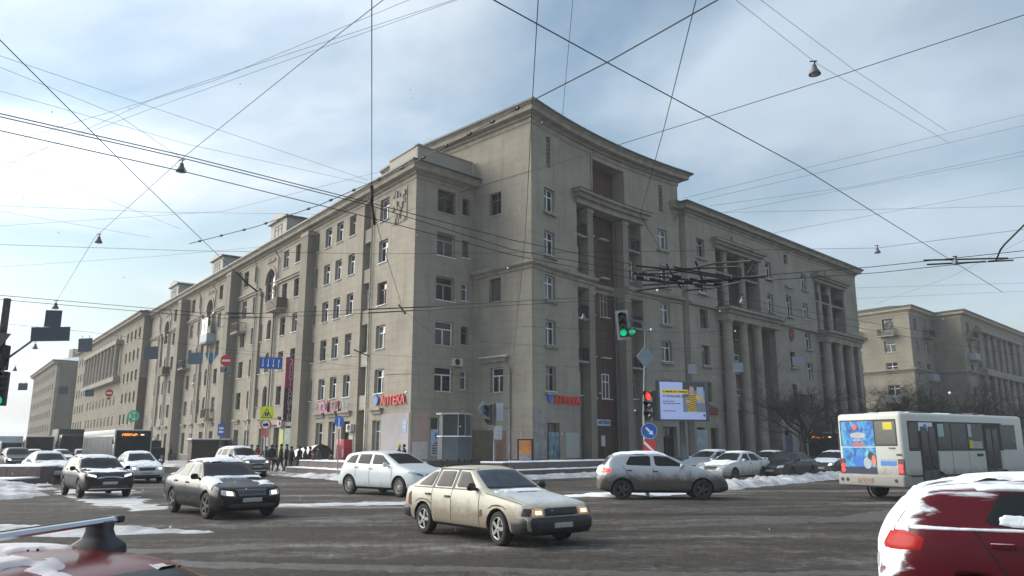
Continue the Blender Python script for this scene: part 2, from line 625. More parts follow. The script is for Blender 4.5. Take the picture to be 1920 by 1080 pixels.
def offset_path(pts, d):
    """offset an open plan path to its right by d with mitred corners"""
    pts = [Vector((p[0], p[1])) for p in pts]
    out = []
    for i, p in enumerate(pts):
        ns = []
        if i > 0:
            e = (p - pts[i - 1]).normalized(); ns.append(Vector((e.y, -e.x)))
        if i < len(pts) - 1:
            e = (pts[i + 1] - p).normalized(); ns.append(Vector((e.y, -e.x)))
        if len(ns) == 1:
            out.append(p + ns[0] * d)
        else:
            m = (ns[0] + ns[1]); k = m.length_squared
            out.append(p + m * (2 * d / k) if k > 0.05 else p + ns[0] * d)
    return out


def sweep(pts, prof, name, mats, parent, midx=None, caps=True):
    """sweep a (d, z) profile along a plan path, outward = right of travel"""
    mb = MB()
    rows = [offset_path(pts, d) for d, z in prof]
    for k in range(len(prof) - 1):
        for i in range(len(pts) - 1):
            a, b = rows[k][i], rows[k][i + 1]
            c, e = rows[k + 1][i + 1], rows[k + 1][i]
            mb.quad((*a, prof[k][1]), (*b, prof[k][1]), (*c, prof[k + 1][1]), (*e, prof[k + 1][1]), m=midx[k] if midx else 0)
    if caps:
        for i in (0, len(pts) - 1):
            mb.poly([(*rows[k][i], prof[k][1]) for k in range(len(prof))])
    return mb.build(name, mats, parent)


def fbox(f, s0, s1, d0, d1, z0, z1, mb=None, n=1, m=0):
    """box in facade coordinates, split along s so that it follows a curve"""
    mb = mb or MB()
    for k in range(n):
        a, b = s0 + (s1 - s0) * k / n, s0 + (s1 - s0) * (k + 1) / n
        p = [f.P(s, d, z) for z in (z0, z1) for d in (d0, d1) for s in (a, b)]
        i = len(mb.v)
        mb.v += [tuple(q) for q in p]
        fs = [(0, 2, 3, 1), (4, 5, 7, 6), (0, 1, 5, 4), (2, 6, 7, 3)]
        if k == 0:
            fs.append((0, 4, 6, 2))
        if k == n - 1:
            fs.append((1, 3, 7, 5))
        for g in fs:
            mb.f.append(tuple(i + j for j in g)); mb.m.append(m); mb.uv.append(None); mb.sm.append(False)
    return mb


def fquad(f, s0, s1, z0, z1, d, mb=None, n=1, m=0):
    mb = mb or MB()
    for k in range(n):
        a, b = s0 + (s1 - s0) * k / n, s0 + (s1 - s0) * (k + 1) / n
        mb.quad(f.P(a, d, z0), f.P(b, d, z0), f.P(b, d, z1), f.P(a, d, z1), m=m, uv=((a, z0), (b, z0), (b, z1), (a, z1)))
    return mb


def railing(parent, f, s0, s1, d0, d1, z, h=1.0, solid=None, name='balcony'):
    """balcony slab with a barred or boarded railing"""
    b = fbox(f, s0, s1, d0, d1, z - 0.16, z).build(name, M_TRIM, parent)
    mb = MB()
    if solid:
        fbox(f, s0 + 0.02, s1 - 0.02, d1 - 0.06, d1 - 0.02, z + 0.05, z + h, mb)
        fbox(f, s0 + 0.02, s0 + 0.06, d0, d1 - 0.06, z + 0.05, z + h, mb)
        fbox(f, s1 - 0.06, s1 - 0.02, d0, d1 - 0.06, z + 0.05, z + h, mb)
        mb.build('railing', solid, b)
    else:
        fbox(f, s0, s1, d1 - 0.06, d1 - 0.01, z + h - 0.05, z + h, mb)
        fbox(f, s0, s1, d1 - 0.05, d1 - 0.02, z + 0.08, z + 0.12, mb)
        k = s0 + 0.03
        while k < s1:
            fbox(f, k - 0.014, k + 0.014, d1 - 0.05, d1 - 0.022, z, z + h - 0.05, mb); k += 0.14
        if d1 - d0 > 0.4:
            for ss in (s0 + 0.02, s1 - 0.02):
                dd = d0 + 0.05
                while dd < d1 - 0.06:
                    fbox(f, ss - 0.014, ss + 0.014, dd - 0.014, dd + 0.014, z, z + h - 0.05, mb); dd += 0.14
                fbox(f, ss - 0.02, ss + 0.02, d0, d1 - 0.06, z + h - 0.05, z + h, mb)
        mb.build('railing', M_IRON, b)
    return b


def drainpipe(parent, f, s, z0, z1, d=0.14, r=0.075):
    mb = MB()
    mb.tube([f.P(s, d + 0.15, z0), f.P(s, d, z0 + 0.25), f.P(s, d, z1 - 0.9), f.P(s - 0.15, d + 0.55, z1 - 0.1)], r, 8)
    z = z0 + 1.2
    while z < z1 - 1:
        mb.tube([f.P(s, d, z), f.P(s, d, z + 0.06)], r * 1.25, 8); z += 1.64
    return mb.build('drainpipe', M_PIPE, parent)


SILL = {k: 5.58 + 3.28 * (k - 2) for k in range(2, 7)}
WH = 1.76
A_R = R(45.2)
FL = Fac((-6.88, 53.05), R(-37), -1)          # street facade of the left wing (s away from the corner)
FE = Fac((-6.88, 53.05), A_R, 1)              # end face of the left wing
CT, ET = (1.38, 52.7), (15.0, 67.0)
FT = ArcFac(CT, ET, 0.78)                      # concave front of the corner block
FS = Fac(CT, R(-44.9), -1)                    # its left side
F2 = Fac((15.55, 66.9), A_R, 1)               # right block
CORN = [(0.0, -1.0), (0.06, -0.95), (0.06, -0.72), (0.22, -0.66), (0.22, -0.52), (0.62, -0.46), (0.66, -0.2), (0.82, -0.06), (0.86, -0.04), (0.9, -0.03), (0.9, 0.1), (-0.4, 0.2)]


def cornice(parent, pts, z, sc=1.0, mats=None, name='cornice'):
    prof = [(d * sc, z + h * sc) for d, h in CORN]
    mi = [0] * 8 + [1, 1, 1]
    return sweep(pts, prof, name, [mats or M_TRIM, M_ROOF], parent, mi)


def p2(v):
    return (v.x, v.y)


def belt(parent, pts, z, sc=1.0, name='belt_cornice'):
    prof = [(0, z - 0.5 * sc), (0.1 * sc, z - 0.45 * sc), (0.1 * sc, z - 0.3 * sc), (0.38 * sc, z - 0.2 * sc), (0.42 * sc, z), (0.0, z + 0.06 * sc)]
    return sweep(pts, prof, name, M_TRIM, parent)


def roof_sheet(parent, poly, z, rise, inset, name='roof'):
    """hipped metal roof over a plan polygon (counter-clockwise or clockwise), eaves at z"""
    pts = [Vector(p) for p in poly]
    c = sum(pts, Vector((0, 0))) / len(pts)
    mb = MB()
    ins = []
    n = len(pts)
    for i in range(n):
        a, b, e = pts[i - 1], pts[i], pts[(i + 1) % n]
        e1, e2 = (b - a).normalized(), (e - b).normalized()
        n1, n2 = Vector((-e1.y, e1.x)), Vector((-e2.y, e2.x))
        if n1.dot(c - b) < 0:
            n1, n2 = -n1, -n2
        m = n1 + n2
        ins.append(b + m * (2 * inset / max(m.length_squared, 0.3)))
    for i in range(n):
        j = (i + 1) % n
        mb.quad((*pts[i], z), (*pts[j], z), (*ins[j], z + rise), (*ins[i], z + rise))
    mb.poly([(*p, z + rise) for p in ins])
    return mb.build(name, M_ROOF, parent)


# ---------------------------------------------------------------- left wing
def left_wing():
    B = empty('apartment_building', FL.P(30, -6, 0))
    B.matrix_world.translation = (0, 0, 0); B.location = (0, 0, 0)
    tag(B, 'long beige six-storey apartment wing with tall piers and arched bays on the left street', 'building')
    ops, wins = [], []

    def win(s, w, k, h=WH, arched=False, st=None, white=None):
        z0 = SILL[k] if isinstance(k, int) else k
        ops.append((s - w / 2, s + w / 2, z0, z0 + h, 0.3, arched))
        wins.append((s, z0, z0 + h, w, arched, st, white))

    for k in range(2, 7):
        win(4.78, 1.45, k, white=True if k < 4 else None)
        win(10.3, 1.2, k, white=True); win(12.8, 1.25, k, white=True); win(15.12, 1.25, k, white=True)
        win(17.35, 0.55, k)
    ops.append((6.95, 8.25, 0.5, 20.9, 1.1, False))      # loggia slot
    for m in range(3):
        o = 20.55 * m
        for k in range(2, 7):
            win(21.86 + o, 1.4, k)
            win(24.96 + o, 1.3, k)
            win(33.6 + o, 0.6, k)
            if m < 2:
                win(36.6 + o, 1.45, k)
        win(28.9 + o, 2.6, 16.0, 3.3, True, white=False)
        for k in range(2, 5):
            win(28.6 + o, 1.25, k, 2.0, True); win(30.7 + o, 0.5, k)
    # ground floor shop openings
    gs = [(4.9, 1.35, 1.1, 3.65), (10.1, 1.5, 1.0, 3.7), (12.6, 1.35, 1.0, 3.75), (15.1, 1.5, 1.1, 3.7)]
    for m in range(3):
        o = 20.55 * m
        gs += [(21.9 + o, 1.5, 0.9, 3.6), (24.9 + o, 1.4, 0.3, 3.5), (28.8 + o, 1.6, 0.9, 3.5), (33.2 + o, 1.2, 0.9, 3.4)]
        if m < 2:
            gs.append((36.5 + o, 1.4, 0.9, 3.5))
    for s, w, a, b in gs:
        ops.append((s - w / 2, s + w / 2, a, b, 0.35, False))
    wall(FL, 0, 80, 0, 21.0, ops, 'wall', M_WALL, B)
    for s, a, b, w, ar, st, wh in wins:
        window(B, FL, s, a, b, w, wh, arched=ar, style=st or ('T' if s < 19 else None))
    for s, w, a, b in gs:
        window(B, FL, s, a, b, w, rnd.random() < 0.4, d=-0.28, style='S', glass=M_GLASS_SHOP, snow=True)
        fbox(FL, s - w / 2 - 0.25, s + w / 2 + 0.25, 0, 0.32, 4.35, 4.5).build('hood_moulding', M_TRIM, B)
        fbox(FL, s - w / 2 - 0.1, s + w / 2 + 0.1, 0, 0.14, 4.1, 4.35).build('hood_bracket', M_TRIM, B)
    # loggia slot: back wall, floors with parapets
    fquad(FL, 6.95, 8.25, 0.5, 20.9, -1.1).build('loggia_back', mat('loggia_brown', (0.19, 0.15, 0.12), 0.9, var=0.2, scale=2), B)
    for k in range(2, 7):
        z = SILL[k] - 0.95
        b = fbox(FL, 6.97, 8.23, -1.08, -0.12, z - 0.15, z).build('loggia_floor', M_TRIM, B)
        fbox(FL, 6.97, 8.23, -0.2, -0.13, z, z + 0.95).build('loggia_parapet', mat('parapet_grey', (0.33, 0.31, 0.27)) if k in (2, 3) else M_WALL, b)
        if k in (3, 4):
            window(B, FL, 7.6, z + 0.96, z + 2.7, 1.2, k == 4, d=-0.5, sill=False)
    # piers
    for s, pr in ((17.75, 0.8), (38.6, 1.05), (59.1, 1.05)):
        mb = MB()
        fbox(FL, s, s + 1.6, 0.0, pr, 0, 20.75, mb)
        p = mb.build('pier', facade_mat('pier_shaded', (0.30, 0.27, 0.225), bw=1.6, bh=0.8), B)  # darker than the wall: part of the piers' shade is put into the colour
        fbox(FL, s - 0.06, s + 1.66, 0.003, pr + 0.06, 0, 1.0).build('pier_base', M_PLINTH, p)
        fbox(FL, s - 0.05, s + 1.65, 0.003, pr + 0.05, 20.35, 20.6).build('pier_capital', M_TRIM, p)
    # string courses under the top floor, either side of the arches
    for m in range(3):
        o = 20.55 * m
        for a, b in ((19.4, 26.9), (31.6, 38.5)):
            if b + o > 80:
                b = 79.5 - o
            mb = fbox(FL, a + o, b + o, 0, 0.28, 17.62, 17.8)
            fbox(FL, a + o, b + o, 0, 0.16, 17.4, 17.62, mb)
            mb.build('string_course', M_TRIM, B)
        # arch bay pilasters and archivolt
        for s in (27.25, 31.2):
            mb = fbox(FL, s + o - 0.22, s + o + 0.22, 0, 0.22, 4.6, 17.3)
            fbox(FL, s + o - 0.32, s + o + 0.32, 0, 0.32, 17.0, 17.3, mb)
            mb.build('pilaster', M_WALL, B)
        mb = MB()
        K = 14
        for k in range(K):
            t0, t1 = math.pi * k / K, math.pi * (k + 1) / K
            for (r0, r1) in ((1.34, 1.62),):
                def pt(r, t, d):
                    return FL.P(28.9 + o - r * math.cos(t), d, 18.0 + r * math.sin(t))
                mb.quad(pt(r0, t0, 0.1), pt(r0, t1, 0.1), pt(r1, t1, 0.1), pt(r1, t0, 0.1))
                mb.quad(pt(r1, t0, 0.1), pt(r1, t1, 0.1), pt(r1, t1, 0), pt(r1, t0, 0))
                mb.quad(pt(r0, t0, 0.1), pt(r0, t1, 0.1), pt(r0, t1, 0), pt(r0, t0, 0))
        mb.build('archivolt', M_TRIM, B)
        mb = MB()
        for k in range(7):
            x = 28.9 + o + (k - 3) * 0.33
            fbox(FL, x - 0.12, x + 0.12, 0, 0.09 + 0.04 * (k % 2), 20.05, 20.3 + 0.08 * (k % 3), mb)
        mb.build('relief_ornament', M_TRIM, B)
        for s in (26.6, 32.6):
            drainpipe(B, FL, s + o, 0.4, 21.0)
    drainpipe(B, FL, 6.5, 0.4, 21.0); drainpipe(B, FL, 17.0 + 2.6, 0.4, 21.0, d=0.2)
    # balconies
    rb = mat('balcony_boards', (0.12, 0.085, 0.07), 0.8, var=0.3, scale=3)
    railing(B, FL, 24.2, 27.0, 0, 1.0, SILL[5] - 0.75, solid=rb)
    railing(B, FL, 35.7, 37.9, 0, 0.95, SILL[4] + 1.6)
    railing(B, FL, 56.6, 58.8, 0, 0.95, SILL[4] - 0.6)
    railing(B, FL, 66.8, 69.2, 0, 0.95, SILL[4] - 0.6, solid=rb)
    railing(B, FL, 45.0, 47.0, 0, 0.9, SILL[2] - 0.6)
    g = railing(B, FL, 46.6, 49.4, 0, 1.0, SILL[5] - 1.6, solid=mat('balcony_blue', (0.32, 0.4, 0.46), 0.6))
    window(B, FL, 48.0, SILL[5] - 0.6, SILL[5] + 1.3, 2.7, True, d=0.97, style='S', sill=False)
    # end face
    ops2, w2 = [], []
    for k in range(2, 7):
        for s, w, hh in ((2.87, 1.72, WH), (4.78, 0.72, 1.35)):
            z0 = SILL[k] + (0.22 if w < 1 else 0)
            ops2.append((s - w / 2, s + w / 2, z0, z0 + hh, 0.3, False)); w2.append((s, z0, z0 + hh, w, k))
    ops2.append((1.75, 2.8, 1.1, 3.75, 0.3, False))
    wall(FE, 0, 5.6, 0, 21.0, ops2, 'wall', M_WALL, B)
    for s, a, b, w, k in w2:
        window(B, FE, s, a, b, w, k in (2, 3, 4, 5) if w > 1 else k in (2, 4), style='T')
    window(B, FE, 2.275, 1.1, 3.75, 1.05, False, d=-0.28, style='T', sill=False)
    # plinth
    pl = [p2(FL.P(80, 0, 0)), p2(FL.P(0, 0, 0)), p2(FE.P(5.58, 0, 0))]
    sweep(pl, [(0.10, 0.0), (0.10, 0.75), (0.0, 0.82)], 'plinth', M_PLINTH, B)
    cornice(B, [p2(FL.P(80, 0, 0)), p2(FL.P(0, 0, 0)), p2(FE.P(5.55, 0, 0))], 21.75)
    # cornice moulding line, relief panel on the end section
    mb = fbox(FL, 1.25, 3.45, 0.0, 0.06, 17.95, 20.55)
    r2 = random.Random(3)
    for k in range(34):
        s, z = r2.uniform(1.4, 3.3), r2.uniform(18.1, 20.4)
        w, h = r2.uniform(0.08, 0.2), r2.uniform(0.15, 0.5)
        fbox(FL, s - w / 2, s + w / 2, 0.05, r2.uniform(0.1, 0.2), z - h / 2, z + h / 2, mb)
    mb.build('relief_panel', M_TRIM, B)
    # roof
    poly = [p2(FL.P(80, 0.5, 0)), p2(FL.P(-0.3, 0.5, 0)), p2(FE.P(5.6, 0.4, 0)), p2(FL.P(4.5, -13, 0)), p2(FL.P(80, -13, 0))]
    roof_sheet(B, poly, 21.88, 1.2, 4.0)
    mb = MB()
    fquad(FL, 0.5, 80, 0, 21.8, -13, mb); mb.build('rear_wall', M_WALL, B)
    mb = MB()
    mb.quad(FL.P(80, 0, 0), FL.P(80, -13, 0), FL.P(80, -13, 21.8), FL.P(80, 0, 21.8)); mb.build('gable_wall', M_WALL, B)
    # terrace parapet over the end
    mb = fbox(FE, 0.15, 5.5, -0.35, -0.15, 21.8, 23.35)
    fbox(FL, 0.15, 4.5, -0.35, -0.15, 21.8, 23.35, mb)
    fbox(FE, 0.05, 5.5, -0.42, -0.08, 23.35, 23.45, mb)
    fbox(FL, 0.05, 4.5, -0.42, -0.08, 23.35, 23.45, mb)
    mb.build('terrace_parapet', mat('parapet_grey', (0.33, 0.31, 0.27), 0.9, var=0.15, scale=0.8), B)
    # roof dormers
    for s in (28.9, 49.5, 70.0):
        mb = MB()
        z0, z1 = 21.7, 24.45
        fbox(FL, s - 2.2, s + 2.2, -9.0, -0.45, z0, z1, mb)
        d = mb.build('dormer', mat('dormer_plaster', (0.42, 0.40, 0.35), 0.9, var=0.15), B)
        rf = MB()
        a, b, c = FL.P(s - 2.6, -0.15, z1), FL.P(s + 2.6, -0.15, z1), FL.P(s, -0.15, z1 + 0.7)
        a2, b2, c2 = FL.P(s - 2.6, -9.3, z1), FL.P(s + 2.6, -9.3, z1), FL.P(s, -9.3, z1 + 0.7)
        t = Vector((0, 0, 0.1))
        rf.quad(a, c, c2, a2); rf.quad(c, b, b2, c2); rf.poly([a, b, c]); rf.poly([a2, b2, c2]); rf.quad(a, b, b2, a2)
        rf.quad(a + t, c + t, c2 + t, a2 + t); rf.quad(c + t, b + t, b2 + t, c2 + t)
        rf.quad(a, c, c + t, a + t); rf.quad(c, b, b + t, c + t)
        rf.build('dormer_roof', mat('dormer_roof_grey', (0.36, 0.36, 0.35), 0.7, var=0.15), d)
        window(B, FL, s, z0 + 0.9, z1 - 0.45, 2.0, False, d=-0.4, style='S', sill=False)
    # air conditioners on the wing
    return B


def aircon(parent, f, s, z, d=0.02, w=0.8, h=0.55):
    mb = fbox(f, s - w / 2, s + w / 2, d, d + 0.32, z, z + h)
    o = mb.build('air_conditioner', mat('aircon_white', (0.55, 0.55, 0.52), 0.6, var=0.1), parent)
    M = fmat(f, s - 0.1, d + 0.325, z + h / 2) @ Matrix.Rotation(-math.pi / 2, 4, 'X')
    mb = MB()
    mb.lathe([(0.0, 0.0), (0.2, 0.0), (0.22, 0.02), (0.24, 0.0)], 16, M=M)
    mb.build('fan_grille', M_IRON, o)
    mb = MB()
    for x in (-0.3, 0.3):
        fbox(f, s + x - 0.02, s + x + 0.02, 0, d + 0.34, z - 0.05, z - 0.003, mb)
    mb.build('bracket', M_STEEL, o)
    return o


# ---------------------------------------------------------------- corner block
def corner_block():
    B = tag(empty('corner_building'), 'tall beige corner block with concave front, columned central recess and overhanging eaves', 'building')
    zc = 26.05
    L = FT.L
    ops, wins = [], []
    for k in range(2, 7):
        for s, w in ((2.35, 1.35), (17.5, 1.3)):
            ops.append((s - w / 2, s + w / 2, SILL[k], SILL[k] + WH, 0.3, False)); wins.append((s, SILL[k], SILL[k] + WH, w, k))
    ops.append((5.95, 14.6, 0.0, 20.35, 1.1, False))
    ops.append((8.1, 12.35, 21.55, 24.5, 1.1, False))
    for s in (2.3, 17.5):
        ops.append((s - 0.27, s + 0.27, 22.1, 24.55, 0.16, False))
    ops.append((1.8, 3.4, 0.6, 3.4, 0.4, False))
    ops.append((16.6, 18.4, 0.8, 3.4, 0.4, False))
    wall(FT, 0, L, 0, zc - 0.9, ops, 'wall', M_WALL, B, ds=0.95)
    for s, a, b, w, k in wins:
        window(B, FT, s, a, b, w, True, style='T' if k in (2, 3) else 'C')
        fbox(FT, s - w / 2 - 0.15, s + w / 2 + 0.15, 0, 0.22, a - 0.28, a - 0.12).build('sill_bracket', M_TRIM, B)
    window(B, FT, 2.6, 0.6, 3.4, 1.6, False, d=-0.35, style='S', glass=M_GLASS_SHOP, sill=False)
    window(B, FT, 17.5, 0.8, 3.4, 1.8, False, d=-0.35, style='S', glass=M_GLASS_SHOP, sill=False)
    # central recess: two shallow side bays, one deep middle
    n = 3
    mb = fquad(FT, 5.95, 8.2, 0, 20.35, -1.1, n=n); fquad(FT, 12.2, 14.6, 0, 20.35, -1.1, mb, n=n)
    mb.build('side_bay_wall', M_WALL, B)
    mb = fquad(FT, 8.2, 12.2, 0, 20.35, -1.35, n=4)
    for s in (8.2, 12.2):
        mb.quad(FT.P(s, -1.1, 0), FT.P(s, -1.35, 0), FT.P(s, -1.35, 20.35), FT.P(s, -1.1, 20.35), uv=((0, 0), (1.7, 0), (1.7, 20), (0, 20)))
    mb.quad(FT.P(8.2, -1.1, 20.35), FT.P(12.2, -1.1, 20.35), FT.P(12.2, -1.35, 20.35), FT.P(8.2, -1.35, 20.35))
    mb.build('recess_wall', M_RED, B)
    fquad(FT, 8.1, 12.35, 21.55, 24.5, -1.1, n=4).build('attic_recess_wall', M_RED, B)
    for s in (7.83, 12.55):
        c = fbox(FT, s - 0.36, s + 0.36, -0.75, -0.02, 0.9, 13.75)
        fbox(FT, s - 0.36, s + 0.36, -0.75, -0.02, 14.6, 20.3, c)
        c = c.build('column', facade_mat('column_stone', (0.305, 0.268, 0.22), bw=3, bh=1.1), B)
        fbox(FT, s - 0.44, s + 0.44, -0.83, 0.05, 0, 0.9).build('column_base', M_PLINTH, c)
        for zz in (13.35, 19.95):
            fbox(FT, s - 0.42, s + 0.42, -0.8, 0.04, zz, zz + 0.25).build('capital', M_TRIM, c)
    # belt entablature: runs along the front, breaks back into the middle recess
    pts = [p2(FS.P(6.05, 0, 0)), p2(FT.P(0, 0, 0))] + [p2(FT.P(s, 0, 0)) for s in (1.2, 2.4, 3.6, 4.8, 5.95, 7, 8.22)]
    belt(B, pts, 14.6, 1.15)
    pts2 = [p2(FT.P(s, 0, 0)) for s in (12.18, 13.2, 14.6, 15.8, 17, 18.2)] + [p2(FT.P(L, 0, 0))]
    belt(B, pts2, 14.6, 1.15)
    for a, b in ((5.95, 8.22), (12.18, 14.6)):
        fbox(FT, a, b, -1.08, -0.003, 13.72, 14.58, n=2).build('entablature', M_TRIM, B)
    prof = [(0, 13.9), (0.14, 13.95), (0.14, 14.2), (0.4, 14.35), (0.4, 14.6), (0, 14.66)]
    sweep([p2(FT.P(8.2, -1.1, 0)), p2(FT.P(8.2, -1.35, 0)), p2(FT.P(12.2, -1.35, 0)), p2(FT.P(12.2, -1.1, 0))], prof, 'recess_moulding', M_TRIM, B)
    # upper cornice over the columns
    mb = fbox(FT, 5.75, 14.8, 0.0, 0.25, 20.3, 20.75, n=6); fbox(FT, 5.55, 15.0, 0, 0.55, 20.75, 21.05, mb, n=6)
    fbox(FT, 5.35, 15.2, 0, 0.85, 21.05, 21.25, mb, n=6)
    mb.build('portal_cornice', M_TRIM, B)
    fbox(FT, 5.3, 15.25, 0, 0.9, 21.253, 21.3, n=6).build('cornice_flashing', M_ROOF, B)
    # attic opening trim
    mb = fbox(FT, 7.9, 12.55, 0, 0.12, 24.5, 24.75, n=4); fbox(FT, 12.35, 12.5, 0, 0.1, 21.55, 24.5, mb); fbox(FT, 7.95, 8.1, 0, 0.1, 21.55, 24.5, mb)
    mb.build('attic_surround', M_TRIM, B)
    # relief strips
    for s in (2.3, 17.5):
        mb = fbox(FT, s - 0.27, s + 0.27, -0.16, -0.1, 22.1, 24.55)
        for k in range(7):
            z = 22.2 + k * 0.33
            for sg in (-1, 1):
                M = fmat(FT, s + sg * 0.11, -0.08, z + 0.14) @ Matrix.Rotation(sg * 0.5, 4, 'Y')
                mb.box(-0.1, 0.1, -0.05, 0.06, -0.11, 0.11, M=M)
        mb.build('relief_strip', mat('relief_dark', (0.13, 0.11, 0.095), 0.9, var=0.3, scale=4), B)
    # balconies and windows of the recess
    for k in range(2, 7):
        zf = SILL[k] - 0.75
        for a, b in ((5.97, 7.45), (12.93, 14.58)):
            s = (a + b) / 2
            if k in (3, 4, 6):
                railing(B, FT, a, b, -1.08, -0.1, zf)
                window(B, FT, s, zf + 0.15, zf + 2.45, 1.0, k == 4, d=-1.05, sill=False, style='C')
            else:
                window(B, FT, s, SILL[k], SILL[k] + 1.8, 1.2, True, d=-0.9, style='T', snow=k == 2)
                fbox(FT, a, b, -1.08, -0.85, SILL[k] - 0.9, SILL[k] - 0.06).build('parapet', M_WALL, B)
        for ws in (9.15, 11.05):
            window(B, FT, ws, SILL[k] - 0.1, SILL[k] + 1.9, 0.95, k in (2, 4), d=-1.31, style='C')
    # left side
    ops, ws = [], []
    for k, s, w in ((6, 3.72, 1.25), (4, 3.72, 1.25), (2, 3.5, 1.3)):
        ops.append((s - w / 2, s + w / 2, SILL[k] - 0.05, SILL[k] + 1.7, 0.3, False)); ws.append((s, k, w))
    wall(FS, 0, 12.5, 0, zc - 0.9, ops, 'wall', M_WALL, B)
    for s, k, w in ws:
        window(B, FS, s, SILL[k] - 0.05, SILL[k] + 1.7, w, k == 2, style='C' if k == 6 else 'T')
    mb = fbox(FS, 2.2, 5.2, 0, 0.3, 7.95, 8.05); fbox(FS, 2.35, 5.05, 0, 0.16, 7.7, 7.95, mb)
    mb.build('hood_moulding', M_TRIM, B)
    sn = fbox(FS, 2.25, 5.15, 0.02, 0.28, 8.053, 8.1).build('snow_cap', M_SNOW, B)
    drainpipe(B, FS, 2.1, 0.3, 8.0)
    p3 = FS.P(12.5, 0, 0); u3 = Vector((math.sin(R(-35)), math.cos(R(-35)), 0))
    p4 = p3 + u3 * 6.4
    e3 = FT.P(L, 0, 0); inn = Vector((-F2.n.x, -F2.n.y, 0))
    p5 = e3 + inn * 18
    mb = MB()
    for a, b in ((p3, p4), (p4, p5), (p5, e3)):
        l = (b - a).length; t = Vector((0, 0, zc - 0.9))
        mb.quad(a, b, b + t, a + t, uv=((0, 0), (l, 0), (l, 25), (0, 25)))
    mb.build('rear_wall', M_WALL, B)
    path = [p2(p4), p2(p3), p2(FT.P(0, 0, 0))] + [p2(FT.P(L * i / 12, 0, 0)) for i in range(1, 13)] + [p2(p5)]
    cornice(B, path, zc, 1.15)
    roof_sheet(B, [p2(p4), p2(p3), p2(FT.P(0, 0, 0)), p2(FT.P(L / 3, 0, 0)), p2(FT.P(2 * L / 3, 0, 0)), p2(FT.P(L, 0, 0)), p2(p5)], zc + 0.15, 1.0, 5.0)
    sweep([p2(FS.P(6.0, 0, 0)), p2(FT.P(0, 0, 0))] + [p2(FT.P(5.9 * i / 4, 0, 0)) for i in range(1, 5)], [(0.10, 0.0), (0.10, 0.85), (0.0, 0.92)], 'plinth', M_PLINTH, B)
    sweep([p2(FT.P(14.65 + (L - 14.65) * i / 4, 0, 0)) for i in range(5)], [(0.10, 0.0), (0.10, 0.85), (0.0, 0.92)], 'plinth', M_PLINTH, B)
    return B


def round_column(f, s, d, z0, z1, r, parent, name='column'):
    mb = MB()
    M = frame_matrix(f.P(s, d, 0), (1, 0, 0), (0, 1, 0))
    h = z1 - z0
    mb.lathe([(r * 1.0, z0 + 0.3), (r, z0 + h * 0.35), (r * 0.86, z1 - 0.35)], 18, M=M)
    mb.lathe([(r * 1.2, z0), (r * 1.2, z0 + 0.18), (r * 1.05, z0 + 0.3), (r * 0.9, z0 + 0.3)], 18, M=M)
    mb.lathe([(r * 0.86, z1 - 0.35), (r * 0.95, z1 - 0.3), (r * 0.95, z1 - 0.2), (r * 1.12, z1 - 0.15), (r * 1.12, z1)], 18, M=M)
    return mb.build(name, mat('column_plaster', (0.285, 0.25, 0.208), 0.9, var=0.2, scale=0.6, bump=0.15, bscale=12), parent)


